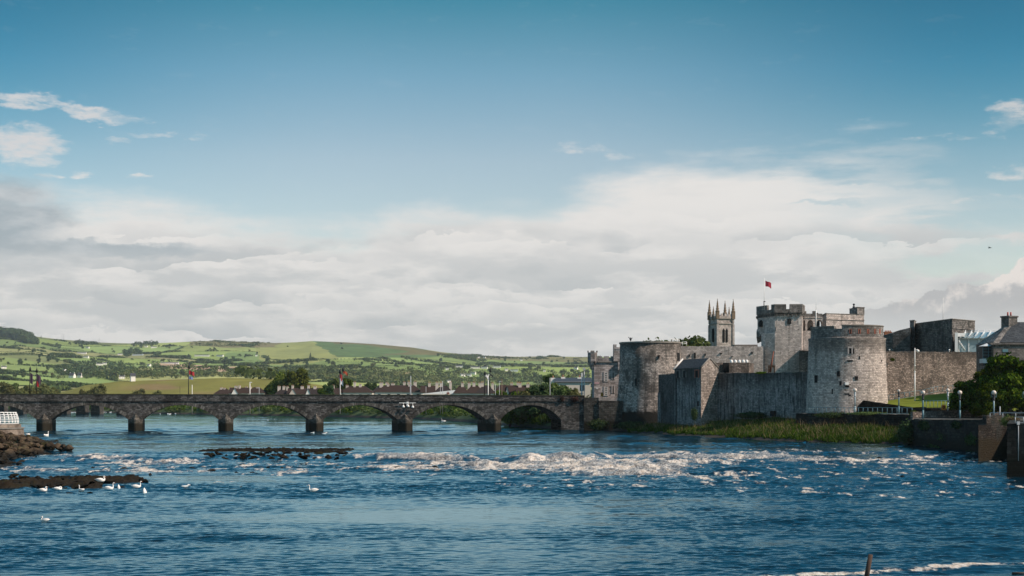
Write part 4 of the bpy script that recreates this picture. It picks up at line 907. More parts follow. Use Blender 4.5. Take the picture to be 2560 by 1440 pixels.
shoreY = lambda px: float(np.interp(px, [520,600,780,900,1000,1100,1200,1250,1330], [620,597,556,519,492,447,395,350,325]))
for pl, pr, pyr, Y, ch, lb, hip, gf, rm in H:
    Y = shoreY(max(pl-20, 520))+28+(Y-400)*.45
    town_house(pl, pr, pyr, Y, ch, lb, hip, gable_front=gf, roofm=rm)
def slate_house(pl, pr, pyr, pye, Y, chims, label, wallm, depth=8):
    t = town_house(pl, pr, pyr, Y, [], label, False, depth, wallm, simple('blue_slate', (0.045, 0.055, 0.07), 0.6, 0.2), roofh=(pye-pyr)/F*Y)
    for cpx, cpy in chims:
        cx = (cpx-1280)/F*Y; mb = MB(); mb.box((cx, Y+depth/2-.3, ZZ(pye, Y)), (1.0, 1.2, ZZ(cpy, Y)-ZZ(pye, Y))); c_ = mb.build('chimney', m_wwall, t)
        pb = MB(); pb.tube((cx, Y+depth/2-.3, ZZ(cpy, Y)), (cx, Y+depth/2-.3, ZZ(cpy, Y)+.5), .16); pb.build('pot', m_pot, c_)
    return t
slate_house(1386, 1480, 948, 960, 335, [(1383.5,944),(1409,942),(1450.5,943)], 'cream house with a long blue slate roof left of the castle gate', m_cream)
# long low white shed
Y = 500; t = thing('white_shed', 'long low white shed roof directly above the bridge parapet', 'shed', (*G(1180, Y), 3.4))
mb = MB(); mb.prism([G(1052, Y), G(1322, Y), G(1318, Y+12), G(1060, Y+12)], 3.4, [ZZ(986, Y), ZZ(983.5, Y), ZZ(983.5, Y), ZZ(984, Y)], top=False); mb.build('wall', m_cream, t)
mb = MB(); a, b2, c_, d_ = P(1052, 985, Y), P(1322, 983.5, Y), P(1300, 977, Y+12), P(1143, 974.5, Y+12); e_ = P(1110, 978, Y+6)
mb.poly([a, b2, c_, d_, e_]); mb.build('roof', simple('pale_sheeting', (0.46, 0.47, 0.44), 0.6, 0.05), t)
mb = MB(); x, y = G(1120, Y-.5); mb.box((x, y, ZZ(985, Y)), (1.0, .6, .45)); mb.poly([(x-.55, y-.35, ZZ(981.2, Y)), (x+.55, y-.35, ZZ(981.2, Y)), (x+.3, y-.3, ZZ(979.3, Y)), (x-.2, y-.3, ZZ(979.3, Y))]); tag(mb.build('dormer', simple('red_brick', (0.22, 0.07, 0.05)), t))
# village and river bank trees
T_big = tree_meshes('t', 10, 10, 71, 5200, 0.34, L_mid, 16, 0.2); T_big2 = tree_meshes('t', 10, 9, 72, 5200, 0.34, L_dark, 15, 0.18); T_ol = tree_meshes('t', 8, 9, 73, 4200, 0.32, L_olive, 14, 0.12); T_br2 = tree_meshes('t', 10, 9.5, 77, 5200, 0.34, leaf_mat('fresh_leaf', (0.045,0.065,0.012), (0.100,0.130,0.025), (0.19,0.22,0.045), .35), 22, 0.15); T_br = tree_meshes('t', 8, 9, 74, 4200, 0.32, L_bright, 14, 0.12)
def mid_tree(tm, px, pyt, Y, label, h0, group, name='tree', cat='tree', zb=None, wide=1.0):
    Y = max(Y, shoreY(px)+(Y-385)*.35+14+(75 if pyt < 958 else 0)) if (Y < 900 and zb is None and px < 1300) else Y; x, y = G(px, Y); zb = LZ(x, y) if zb is None else zb; zb = max(zb, 0.2) if Y < 900 else 4.4; s = (ZZ(pyt, Y)-zb)/h0
    o = place_tree(tm, name, label, cat, (x, y, zb-.2), s, rng.uniform(0, 6.28), group); o.scale = (s*wide, s*wide, s*1.05); return o
vg = 'trees among the village roofs'
for tm, px, py, Y, h0, wd, lb in [(T_br2,706,931,400,10,1.0,'dark spreading tree, left of the big pair by the roofs'),(T_br2,740,921,410,10,1.0,'tallest yellow green tree of the big pair by the roofs'),(T_br2,680,952,395,10,1.0,'low dark tree at the left foot of the big pair'),
    (T_big,722,948,392,10,1.0,'dark tree in the middle below the big pair'),(T_big,838,944,430,10,.75,'green tree left of the paired flag lamps'),(T_br,862,945,440,8,.7,'bright green tree right of the paired flag lamps'),(T_big2,820,958,400,10,.8,'dark low tree between two house groups'),(T_br,809,970,390,8,.7,'small bright shrub tree between two house groups'),
    (T_big2,929,953,430,10,.75,'round dark tree between the hipped roofs'),(T_olive if False else T_ol,756,957,440,8,.8,'pale shrub tree behind the chimneys')]:
    mid_tree(tm, px, py, Y, lb, h0, vg, wide=wd)
for tm, px, py, Y, h0, wd, lb in [(T_ol,1325,962,330,8,1.1,'olive bush left of the dark bushes by the slate roof'),(T_big2,1357,953,325,10,1.05,'dark dense bush in front of the slate roofed house'),(T_big,1385,954,328,10,.95,'mid green bush in front of the slate roofed house'),(T_big,1412,962,322,10,.8,'leafy bush below the slate roof chimney'),(T_ol,1438,966,320,8,.8,'spiky olive bush at the right end of the bushes'),
    (T_big,1396,932,345,10,1.1,'rounded tree top behind the slate roofed house'),(T_br,1275,975,318,8,.9,'small bright shrub in front of the white shed'),(T_ol,1340,958,338,8,1.0,'olive tree behind the dark bushes')]:
    mid_tree(tm, px, py, Y, lb, h0, 'bushes by the slate roofed house', wide=wd)
wg = 'willows on the far bank'
for tm, px, py, Y, h0, wd, lb in [(T_ol,18,952,930,8,1.1,'olive willow at the far left edge behind the bridge'),(T_big,33,956,940,10,.8,'mid green tree second from the left edge'),(T_ol,100,958,930,8,1.2,'wide olive willow between the left flag lamps and the pasture'),(T_ol,120,962,920,8,1.0,'olive willow just left of the pasture edge'),(T_ol,75,962,920,8,1.0,'low olive willow behind the left flag lamps'),
    (T_ol,246,958,960,8,1.15,'round olive willow at the left of the ochre pasture'),(T_ol,208,971,960,8,.8,'small olive shrub left of the round willow'),(T_ol,347,970,960,8,1.3,'low wide willow in the middle of the ochre pasture'),(T_ol,393,974,960,8,1.0,'small willow right of the low wide willow'),(T_ol,55,968,900,8,1.0,'low olive shrub left of the flag lamps'),(T_ol,138,966,940,8,.8,'slim shrub at the pasture edge')]:
    mid_tree(tm, px, py, Y, lb, h0, wg, 'willow', 'willow', wide=wd)
mid_tree(tree_meshes('t', 10, 15, 75, 6500, 0.36, L_mid, 18, 0.35), 1676, 835, 340, 'broad dark green tree crown rising behind the castle wall', 10.6, None, zb=6.0, wide=.95)
# ---------------------------------------------------------------- scrub on the banks seen under the arches
def scrub(name, label, pts, per, hgt, wid, ls, mat, seed):
    rg_ = np.random.default_rng(seed); gw_ = rg_.uniform(.6, 1.3, len(pts)); o = mass(name, pts, ls, mat, seed, per, hgt, wid, gw_); return tag(o, label, 'bushes', None, 'stuff')
rg_ = np.random.default_rng(77); bp_ = []
for (x0, y0), (x1, y1) in zip(RIGHT, RIGHT[1:]):
    if y0 < 289 or y1 > 900 or x1 < -330: continue
    L = math.dist((x0, y0), (x1, y1)); nx, ny = (y1-y0)/L, -(x1-x0)/L
    for k in range(int(L*1.2)):
        t_ = rg_.uniform(); d = rg_.uniform(1.2, 9); x, y = x0+(x1-x0)*t_+nx*d, y0+(y1-y0)*t_+ny*d
        if y < 299: continue
        bp_.append((x, y, LZ(x, y)))
scrub('riverside_bushes', 'green bushes along the far bank under the arches', bp_[::2], 60, 2.8, 1.6, .34, L_bright, 81)
scrub('riverside_bushes', 'darker bushes along the far bank under the arches', bp_[1::2], 60, 2.6, 1.8, .34, L_mid, 82)
bp2 = [(x, y, LZ(x, y)) for x, y in zip(rg_.uniform(-1, 26, 130), rg_.uniform(302, 345, 130)) if not inside(np.array([x]), np.array([y]), RIVER)[0]]
scrub('dense_bushes', 'tall dark bushes behind the rightmost arch', bp2, 170, 3.4, 1.9, .30, L_bright, 83)
lp = []
for (x0, y0), (x1, y1) in zip(LEFT, LEFT[1:]):
    if y0 < 289: continue
    for k in range(int(math.dist((x0, y0), (x1, y1))*.7)): t_ = rg_.uniform(); d = rg_.uniform(1, 8); x, y = x0+(x1-x0)*t_-d, y0+(y1-y0)*t_+d*.3; lp.append((x, y, LZ(x, y)))
scrub('left_bank_bushes', 'bushes on the left bank beyond the bridge', lp, 50, 3, 2, .4, L_mid, 84)
fr = [(x, y, LZ(x, y)) for x, y in zip(rg_.uniform(-430, -190, 260), rg_.uniform(760, 900, 260)) if not inside(np.array([x]), np.array([y]), RIVER)[0]]
scrub('reed_bank', 'green reeds on the distant bank behind the left arches', fr, 50, 5, 4, .8, L_bright, 85)
# ================================================================ castle
LS_ = dict(mortcol=(0.16,0.145,0.13))
m_drumA = masonry('weathered_limestone', (0.54,0.47,0.42), (0.18,0.16,0.145), 0.62, 0.30, 0.035, stain=0.75, streak=0.75, patch=0.85, seed=11.0, rubble=0.16, topst=(15.5, 3.0, 0.6), tide=(4.0, 2.4, (0.022,0.021,0.018)), bump=0.9)
m_drumB = masonry('pale_limestone', (0.70,0.605,0.545), (0.36,0.312,0.283), 0.58, 0.28, 0.03, stain=0.5, streak=0.35, patch=0.38, seed=23.0, rubble=0.26, bump=1.0, holes=0.9, topst=(14.6, 2.4, 0.55))
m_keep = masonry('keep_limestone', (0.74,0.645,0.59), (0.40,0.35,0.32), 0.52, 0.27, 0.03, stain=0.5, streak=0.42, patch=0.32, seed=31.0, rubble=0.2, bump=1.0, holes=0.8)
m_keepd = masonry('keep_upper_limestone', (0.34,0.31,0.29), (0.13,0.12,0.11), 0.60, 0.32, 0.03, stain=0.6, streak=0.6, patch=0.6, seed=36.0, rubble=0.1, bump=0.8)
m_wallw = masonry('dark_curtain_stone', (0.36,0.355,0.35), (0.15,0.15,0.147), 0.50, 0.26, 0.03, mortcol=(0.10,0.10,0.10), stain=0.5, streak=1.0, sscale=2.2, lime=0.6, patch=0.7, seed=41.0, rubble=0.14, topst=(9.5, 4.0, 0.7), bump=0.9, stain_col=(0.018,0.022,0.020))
m_wallS = masonry('rubble_wall_stone', (0.40,0.325,0.28), (0.125,0.102,0.088), 0.46, 0.27, 0.05, stain=0.7, streak=0.5, patch=0.75, seed=47.0, rubble=0.55, bump=1.0, topst=(14.0, 2.2, 0.6))
m_quay = masonry('quay_stone', (0.10,0.095,0.085), (0.028,0.027,0.024), 0.8, 0.38, 0.04, stain=0.7, streak=0.7, patch=0.8, seed=53.0, tide=(2.0,1.0,(0.012,0.012,0.008)), bump=0.8)
m_gate = masonry('gate_house_stone', (0.48,0.435,0.42), (0.19,0.17,0.16), 0.9, 0.42, 0.03, stain=0.3, streak=0.2, patch=0.55, seed=61.0, rubble=0.05, bump=0.4)
m_church = masonry('church_stone', (0.48,0.43,0.40), (0.27,0.24,0.22), 0.7, 0.35, 0.025, stain=0.25, streak=0.3, patch=0.3, seed=67.0, rubble=0.03, bump=0.4)
m_bast = masonry('bastion_stone', (0.24,0.22,0.205), (0.085,0.08,0.075), 0.7, 0.34, 0.04, stain=0.6, streak=0.7, patch=0.7, seed=71.0, rubble=0.1, bump=0.8)
m_cope = simple('stone_coping', (0.20, 0.185, 0.165), 0.9, 0.35, 1.5, bump=0.4)
m_dark = simple('dark_opening', (0.008, 0.009, 0.010), 0.9, 0.2); m_brick = simple('red_brick_jamb', (0.30, 0.11, 0.075), 0.9, 0.3, 3)
m_slate2 = masonry('roof_slates', (0.075,0.085,0.095), (0.035,0.04,0.048), 0.35, 0.25, 0.02, mortcol=(0.02,0.022,0.026), stain=0.2, streak=0.2, patch=0.2, seed=77.0, bump=0.3, rubble=0.02)
def drum_xy(cx, cy, r, px):
    """point on a drum facing the bearing px (nearest side)"""
    u = (px-1280)/F; a_ = 1+u*u; b_ = -2*(cx*u+cy); c_ = cx*cx+cy*cy-r*r; y = (-b_-math.sqrt(max(0, b_*b_-4*a_*c_)))/(2*a_)
    return u*y, y, math.atan2(u*y-cx, cy-y)
def slit(root, cx, cy, r, px, py0, py1, w, label=None, mat=None, name='window', depth=0.12, jamb=None):
    x, y, a = drum_xy(cx, cy, r, px); z1 = ZZ(py0, y); z0 = ZZ(py1, y); mb = MB()
    nx, ny = math.sin(a), -math.cos(a)
    mb.box((x+nx*(-.25), y+ny*(-.25), z0), (w, 0.56, z1-z0), math.atan2(ny, nx)+math.pi/2)
    o = mb.build(name, mat or m_dark, root)
    if label: o['label'] = label
    if jamb:
        jb = MB()
        for s in (-1, 1): jb.box((x+nx*(-.2)-ny*s*(w/2+.12), y+ny*(-.2)+nx*s*(w/2+.12), z0-.05), (.22, .54, z1-z0+.1), math.atan2(ny, nx)+math.pi/2)
        jb.box((x-nx*.2, y-ny*.2, z1+.05), (w+.46, .55, .25), math.atan2(ny, nx)+math.pi/2)
        jb.build('window_surround', jamb, o)
    return o
# ---- north-west drum by the bridge
cx, cy = G(1626, 292.0); r1 = 6.25
t = thing('round_tower', 'stained round tower with a flat top beside the bridge end', 'castle tower', (cx, cy, 0))
zt = ZZ(857, cy-r1)
mb = MB(); mb.lathe((cx, cy), [(7.7, -1.0), (7.35, 2.0), (7.0, 4.6), (6.7, 7.5), (6.45, 11), (6.3, 14.5), (6.25, zt), (5.5, zt)], 80); mb.build('tower_wall', m_drumA, t)
mb = MB(); mb.arc((cx, cy), 5.4, 6.42, zt, zt+.32, 0, 2*math.pi, 72); mb.build('coping', m_cope, t)
mb = MB(); mb.lathe((cx, cy), [(0, zt+.45), (5.4, zt+.1)], 40); mb.build('roof', simple('tower_deck', (0.12, 0.12, 0.11)), t)
for px, a, b2, w in ((1647.5,888,896,.28),(1590,946,972,.35),(1566.5,1002,1010,.3),(1502+80,958,966,.2)): slit(t, cx, cy, 6.55, px, a, b2, w)
slit(t, cx, cy, 6.28, 1696, 882, 903, 1.3, 'arched doorway in shadow on the right flank', name='doorway')
for i, (a0, a1) in enumerate(((.55, 1.45),)):
    g = thing('railing', 'thin white railing on the flat tower top', 'railing', (cx, cy, zt+.3), None); mb = MB()
    for k in range(14):
        a = a0+(a1-a0)*k/13; mb.tube((cx+math.sin(a)*5.9, cy-math.cos(a)*5.9, zt+.3), (cx+math.sin(a)*5.9, cy-math.cos(a)*5.9, zt+.85), .03, None, 5)
        if k < 13:
            q = a0+(a1-a0)*(k+1)/13; mb.tube((cx+math.sin(a)*5.9, cy-math.cos(a)*5.9, zt+.85), (cx+math.sin(q)*5.9, cy-math.cos(q)*5.9, zt+.85), .035, None, 5)
    mb.build('rail', m_white, g)
x, y = G(1576.5, cy-2); t = thing('statue', 'small dark perched figure on the flat tower top', 'statue', (x, y, zt+.3)); mb = MB()
mb.tube((x, y, zt), (x, y, zt+.55), .12, .08); mb.build('post', m_grey, t); mb = MB(); mb.lathe((x, y), [(.05, zt+.5), (.22, zt+.8), (.14, zt+1.15), (0, zt+1.3)], 8); mb.tube((x-.15, y, zt+1.05), (x-.5, y, zt+1.35), .1, .03); mb.tube((x+.1, y, zt+1.0), (x+.42, y, zt+1.2), .1, .03); mb.build('figure', m_black, t)
x, y = G(1711, 296); mb = MB(); z0 = ZZ(864.5, y)
for dx in (-.45, .45): mb.tube((x+dx, y, z0), (x+dx, y, ZZ(854.5, y)), .06)
for zz in (ZZ(855, y), ZZ(859, y)): mb.tube((x-.45, y, zz), (x+.45, y, zz), .05)
tag(mb.build('gate', m_white, None, (x, y, z0)), 'small white frame gate where the tower meets the high wall', 'gate')
# ---- north curtain wall (lit)
def walls(name, label, A_, B_, th, z0, pyA, pyB, mat, cat='wall', ragged=0.0, seed=0, cope=None, group=None, n=26):
    """straight thick wall between two (px, Y) points; tops given as picture heights"""
    (ax, ay), (bx_, by) = G(*A_), G(*B_); za, zb = ZZ(pyA, ay), ZZ(pyB, by); L = math.dist((ax, ay), (bx_, by)); ux, uy = (bx_-ax)/L, (by-ay)/L; nx, ny = -uy, ux
    if ny < 0: nx, ny = -nx, -ny
    rr = random.Random(seed); mb = MB(); hs = [za+(zb-za)*k/n+(rr.random()-.5)*ragged for k in range(n+1)]
    for k in range(n):
        p = (ax+ux*L*k/n, ay+uy*L*k/n); q = (ax+ux*L*(k+1)/n, ay+uy*L*(k+1)/n); u0, u1 = L*k/n, L*(k+1)/n
        mb.poly([(*p, z0), (*q, z0), (*q, hs[k+1]), (*p, hs[k])], [(u0, z0), (u1, z0), (u1, hs[k+1]), (u0, hs[k])])
        pb, qb = (p[0]+nx*th, p[1]+ny*th), (q[0]+nx*th, q[1]+ny*th)
        mb.poly([(*qb, z0), (*pb, z0), (*pb, hs[k]), (*qb, hs[k+1])], [(u1, z0), (u0, z0), (u0, hs[k]), (u1, hs[k+1])])
        mb.poly([(*p, hs[k]), (*q, hs[k+1]), (*qb, hs[k+1]), (*pb, hs[k])], [(u0, 0), (u1, 0), (u1, th), (u0, th)])
    for (p, h_) in (((ax, ay), hs[0]), ((bx_, by), hs[-1])):
        mb.poly([(*p, z0), (p[0]+nx*th, p[1]+ny*th, z0), (p[0]+nx*th, p[1]+ny*th, h_), (*p, h_)])
    o = mb.build(name, mat, None, (ax, ay, z0)); tag(o, label, cat, group); return o
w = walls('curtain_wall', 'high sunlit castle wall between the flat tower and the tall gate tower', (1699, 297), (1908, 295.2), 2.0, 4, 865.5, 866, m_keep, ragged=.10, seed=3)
mb = MB()
for px, a, b2, ww in ((1736.5,882,896,.35),(1723,886,892,.25),(1762,884,890,.25),(1801,882,885,.5),(1830,890,892,.3),(1879,880,884,.3)):
    x, y = G(px, 297.0-(px-1699)*.0086+.35); mb.box((x, y-.02, ZZ(b2, y)), (ww, 1.0, ZZ(a, y)-ZZ(b2, y)))
mb.build('slits', m_dark, w)
# dark-roofed low building and wall top behind
walls('roof_ridge_building', 'low grey building top just behind the high castle wall', (1836, 315), (1894, 315), 5, 10, 861.5, 861.5, m_cope, 'building')
# ---- tall gate tower with the flag
t = thing('gate_tower', 'tall castle tower with battlements and a red flag', 'castle tower', (*G(1952, 300), 4)); T1 = t
fp = [G(1893.5, 303), G(1937, 295.5), G(2004, 295.0), G(2010, 300), G(2006, 310), G(1898, 311)]
zc = ZZ(786, 296); zg = ZZ(833, 296)
mb = MB(); mb.prism(fp, zg, zc, bot=True); mb.build('upper_wall', m_keep, t)
fp2 = [G(1903, 300), G(1905, 298.2), G(1912, 296.9), G(1924, 296.2), G(1937, 295.5), G(2004, 295.0), G(2010, 300), G(2000, 310), G(1906, 311)]
mb = MB(); mb.prism(fp2, 4, zg); mb.build('lower_wall', m_keep, t)
mb = MB(); 
cen = (sum(p[0] for p in fp)/6, sum(p[1] for p in fp)/6)
def inset(poly, k): return [(cen[0]+(p[0]-cen[0])*k, cen[1]+(p[1]-cen[1])*k) for p in poly]
mb.prism(inset(fp, 1.045), zc, zc+.35, bot=True, taper=inset(fp, 1.0))
rr = random.Random(4)
for i in range(len(fp)):
    p, q = inset(fp, 1.03)[i], inset(fp, 1.03)[(i+1) % 6]; L = math.dist(p, q)
    for k in range(int(L/0.75)): s = (k+.5)/int(L/0.75); mb.box((p[0]+(q[0]-p[0])*s, p[1]+(q[1]-p[1])*s, zc-.38), (.3, .3, .4))
mb.build('corbel_course', m_keepd, t)
# battlements: low wall all round then merlons
fo, fi_ = inset(fp, 1.045), inset(fp, .93); zl = ZZ(773.5, 296); mb = MB()
def ring_piece(mb, i, s0, s1, z0, z1, zc0=None):
    a, b2 = fo[i], fo[(i+1) % 6]; c_, d_ = fi_[i], fi_[(i+1) % 6]; lp_ = lambda p, q, s: (p[0]+(q[0]-p[0])*s, p[1]+(q[1]-p[1])*s)
    mb.prism([lp_(a, b2, s0), lp_(a, b2, s1), lp_(c_, d_, s1), lp_(c_, d_, s0)], z0, z1, bot=False)
for i in range(6): ring_piece(mb, i, 0, 1, zc+.35, zl)
mb.build('parapet', m_keepd, t)
mb = MB(); cb = MB(); zm = ZZ(763.0, 296)
for i, segs in {0: [(0, .60), (.82, 1)], 1: [(0, .42), (.56, 1)], 2: [(0, 1)], 3: [(0, .4), (.6, 1)], 4: [(0, .3), (.45, .7), (.85, 1)], 5: [(0, .4), (.6, 1)]}.items():
    for s0, s1 in segs: ring_piece(mb, i, s0, s1, zl, zm); ring_piece(cb, i, s0, s1, zm+.003, zm+.16)
mb.build('merlons', m_keepd, t); cb.build('merlon_copings', m_cope, t)
mb = MB(); mb.prism(inset(fp, .92), zc, zc+.5); mb.build('roof', m_cope, t)
# sloping corbel under the left face
a, b2 = G(1891, 303.4), G(1940, 295.2); mb = MB(); za, zb = ZZ(842, 300), ZZ(827, 296)
mb.poly([(a[0], a[1], za), (b2[0], b2[1], zb), (b2[0], b2[1], zb+.7), (a[0], a[1], za+1.2)]); mb.poly([(a[0], a[1], za+1.2), (b2[0], b2[1], zb+.7), (b2[0]+.3, b2[1]+1.2, zb+1.0), (a[0]+.3, a[1]+1.2, za+1.8)]); mb.poly([(a[0], a[1], za), (b2[0], b2[1], zb), (b2[0]+.5, b2[1]+2, zb-.6), (a[0]+.6, a[1]+2.2, za-1.2)])
mb.build('sloping_corbel', m_keepd, t)
for px, a, b2, ww, Y in ((1970.2,797,810,.34,295.2),(1975.5,797,810,.34,295.2)):
    x, y = G(px, Y); mb = MB(); mb.box((x, y+.2, ZZ(b2, Y)), (ww, .6, ZZ(a, Y)-ZZ(b2, Y))); mb.build('window', m_dark, t)
x, y = G(1903, 301.2); mb = MB(); mb.box((x, y, ZZ(817, y)), (1.1, .7, 1.0), math.atan2(-7, 2.4)); mb.lathe((x, y), [(.5, ZZ(817, y)+.9), (.45, ZZ(817, y)+1.2), (0, ZZ(817, y)+1.5)], 12); mb.build('arched_window', m_dark, t)
x, y = G(2000.5, 295.1); mb = MB(); mb.box((x, y+.02, ZZ(812, y)), (.8, .2, 1.2)); mb.build('pale_patch', simple('pale_stone', (0.55, 0.50, 0.46)), t)
# flag and mast
x, y = G(1910.5, 299); z0 = zm; t = thing('flagpole', 'thin pale flagpole with a small crimson flag on the tall tower', 'flagpole', (x, y, z0-.5)); mb = MB(); mb.tube((x, y, z0-.8), (x, y, ZZ(695, y)), .07, .045, 7); mb.build('pole', m_white, t)
mb = MB(); flag_sheet(mb, (x+.25, y, ZZ(702, y)), 1.25, 1.12, 0, .35, seed=2.2); mb.build('flag', simple('crimson_cloth', (0.28, 0.022, 0.04), 0.8, .15), t)
x, y = G(1909.5, 297.4); mb = MB(); mb.tube((x, y, z0-.3), (x, y, z0+.85), .06); mb.box((x+.12, y, z0+.75), (.4, .2, .18)); tag(mb.build('camera_post', m_black, None, (x, y, z0)), 'tiny dark camera post on the battlement edge', 'camera')
# ---- arcade gatehouse and right-hand tower
t = thing('gatehouse', 'arched gatehouse and square turret right of the tall tower', 'gatehouse', (*G(2080, 304), 4))
Yg = 297.5; xg0, xg1 = G(2006, Yg)[0], G(2056, Yg)[0]
mb = MB()
arches = [(G(2007.5, Yg)[0], G(2013.5, Yg)[0]), (G(2018, Yg)[0], G(2033, Yg)[0]), (G(2041, Yg)[0], G(2056, Yg)[0])]
zs, za, zbm, ztop = ZZ(810, Yg), ZZ(800, Yg), ZZ(827, Yg), ZZ(795, Yg)
cur = xg0
for a0, a1 in arches:
    if a0 > cur: mb.poly([(cur, Yg, zbm), (a0, Yg, zbm), (a0, Yg, ztop), (cur, Yg, ztop)])
    for k in range(12):
        xa, xb = a0+(a1-a0)*k/12, a0+(a1-a0)*(k+1)/12; f_ = lambda x: zs+(za-zs)*math.sqrt(max(0, 1-((x-(a0+a1)/2)/((a1-a0)/2))**2))
        mb.poly([(xa, Yg, f_(xa)), (xb, Yg, f_(xb)), (xb, Yg, ztop), (xa, Yg, ztop)]); mb.poly([(xa, Yg, f_(xa)), (xb, Yg, f_(xb)), (xb, Yg+1.4, f_(xb)), (xa, Yg+1.4, f_(xa))])
    for xx in (a0, a1): mb.poly([(xx, Yg, zbm), (xx, Yg+1.4, zbm), (xx, Yg+1.4, zs), (xx, Yg, zs)])
    cur = a1
mb.prism([(xg0, Yg-.15), (xg1, Yg-.15), (xg1, Yg+4), (xg0, Yg+4)], 4, zbm); mb.prism([(xg0, Yg-.12), (xg1, Yg-.12), (xg1, Yg+1.4), (xg0, Yg+1.4)], ztop, ztop+.22, bot=True)
mb.build('arcade_wall', m_keep, t)
mb = MB(); mb.prism([(xg0, Yg+2.6), (xg1, Yg+2.6), (xg1, Yg+3.2), (xg0, Yg+3.2)], zbm, ztop); mb.build('arcade_back', m_wallw, t)
mb = MB(); zp = ZZ(785, Yg); mb.prism([(xg0, Yg+.02), (xg1, Yg+.02), (xg1, Yg+.7), (xg0, Yg+.7)], ztop+.22, ZZ(784, Yg))
for a, b2 in ((2009.5, 2016), (2032.5, 2039), (2041, 2045)): mb.prism([G(a, Yg), G(b2, Yg), (G(b2, Yg)[0], Yg+.75), (G(a, Yg)[0], Yg+.75)], ZZ(784, Yg), ZZ(777.5 if b2 != 2045 else 782, Yg))
mb.build('battlement', m_keepd, t)
Yt = 298.6; mb = MB(); q = [G(2065.5, Yt), G(2160, Yt+4), G(2158, Yt+13), G(2054, Yt+9)]
mb.prism(q, 4, ZZ(799, Yt)); mb.prism([G(2065.2, Yt-.15), G(2160.8, Yt+3.85), G(2158.5, Yt+13), G(2053.5, Yt+9)], ZZ(799, Yt), ZZ(799, Yt)+.2, bot=True)
mb.prism([G(2066, Yt), G(2160, Yt+4), G(2158, Yt+13), G(2054.5, Yt+9)], ZZ(799, Yt)+.2, ZZ(784.5, Yt)); mb.build('tower_block', m_keep, t)
mb = MB(); mb.prism([G(2065.5, Yt-.1), G(2160.5, Yt+3.9), G(2160.5, Yt+4.6), G(2066, Yt+.6)], ZZ(784.5, Yt)+.003, ZZ(783, Yt)); mb.prism([G(2053, Yt+8.8), G(2065.3, Yt-.15), G(2066.6, Yt+.6), G(2054.5, Yt+9.2)], ZZ(784.4, Yt), ZZ(781.7, Yt)); mb.build('coping', m_cope, t)
mb = MB(); mb.prism([G(2143, Yt+3), G(2161, Yt+4), G(2160, Yt+7), G(2123.5, Yt+9)], ZZ(784, Yt), ZZ(766, Yt)); mb.prism([G(2143, Yt+2.8), G(2162, Yt+3.9), G(2161, Yt+7.2), G(2122.5, Yt+9.1)], ZZ(766, Yt)+.003, ZZ(764.8, Yt)); tu = mb.build('turret', m_keepd, t)
x, y = G(2134.5, Yt+6); z = ZZ(765, Yt); mb = MB(); mb.lathe((x, y), [(.28, z), (.28, z+.3), (.12, z+.35), (.12, z+.5), (.26, z+.65), (.2, z+.85), (0, z+.95)], 10); mb.build('finial', m_black, tu)
x, y = G(2040, 238.5); t = thing('mast', 'bare thick white mast rising from the near drum tower', 'mast', (x, y, ZZ(816, y))); mb = MB(); mb.tube((x, y, ZZ(818, y)), (x, y, ZZ(775, y)), .09, .07); mb.build('lower_tube', m_white, t); mb = MB(); mb.tube((x, y, ZZ(775, y)), (x, y, ZZ(748, y)), .035, .025); mb.build('upper_tube', m_white, t)
mb = MB(); mb.prism([G(1998, 292), G(2030, 290), G(2030, 297), G(1999, 297)], 4, [ZZ(876, 292), ZZ(878, 290), ZZ(878, 297), ZZ(874, 297)]); tag(mb.build('broken_wall', m_wallS, None, (*G(1998, 292), 4)), 'stub of rough wall at the foot of the arched gatehouse', 'wall')
# ---- church tower
t = thing('church_tower', 'slender grey church tower with tall thin corner pinnacles', 'church tower', (*G(1803, 372), 5))
A1, A2, A3, A4 = G(1773.5, 378), G(1793.5, 372), G(1833, 374), G(1813, 381); q = [A1, A2, A3, (A3[0]-2.0, A3[1]+6.5), (A1[0]+.2, A1[1]+1)]
q = [A1, A2, A3, (A3[0]+A1[0]-A2[0], A3[1]+A1[1]-A2[1])]; cen2 = (sum(p[0] for p in q)/4, sum(p[1] for p in q)/4); ex = lambda k: [(cen2[0]+(p[0]-cen2[0])*k, cen2[1]+(p[1]-cen2[1])*k) for p in q]
zS = ZZ(811, 374); zP = ZZ(798, 374); zT = ZZ(785, 374)
mb = MB(); mb.prism(ex(.97), 5, zS); mb.prism(ex(.93), zS+.25, zP); mb.build('tower_wall', m_church, t)
mb = MB(); mb.prism(ex(1.04), zS, zS+.25, bot=True); mb.prism(ex(1.03), zP, zP+.25, bot=True); mb.build('string_course', m_cope, t)
mb = MB(); pq = ex(.97)
for i in range(4):
    a, b2 = pq[i], pq[(i+1) % 4]; th = .3
    n = 9 if i % 2 else 5
    ca_ = ((a[0]+b2[0])/2, (a[1]+b2[1])/2); dx, dy = b2[0]-a[0], b2[1]-a[1]; L = math.hypot(dx, dy); an = math.atan2(dy, dx)
    mb.box((ca_[0], ca_[1], zP+.25), (L, th, .55), an)
    for k in range(n):
        if k % 2 == 0: s = (k+.5)/n; mb.box((a[0]+dx*s, a[1]+dy*s, zP+.8), (L/n, th+.02, .62), an)
mb.build('battlement', m_church, t)
for i in range(4):
    x, y = ex(1.0)[i]; mb = MB(); mb.box((x, y, 5), (.55, .55, zS-5), .2); mb.box((x, y, zS+.25), (.45, .45, zP-zS-.25), .2); mb.build('buttress', m_church, t)
mb_p = simple('pinnacle_stone', (0.17, 0.125, 0.085), 0.9, .3, 2)
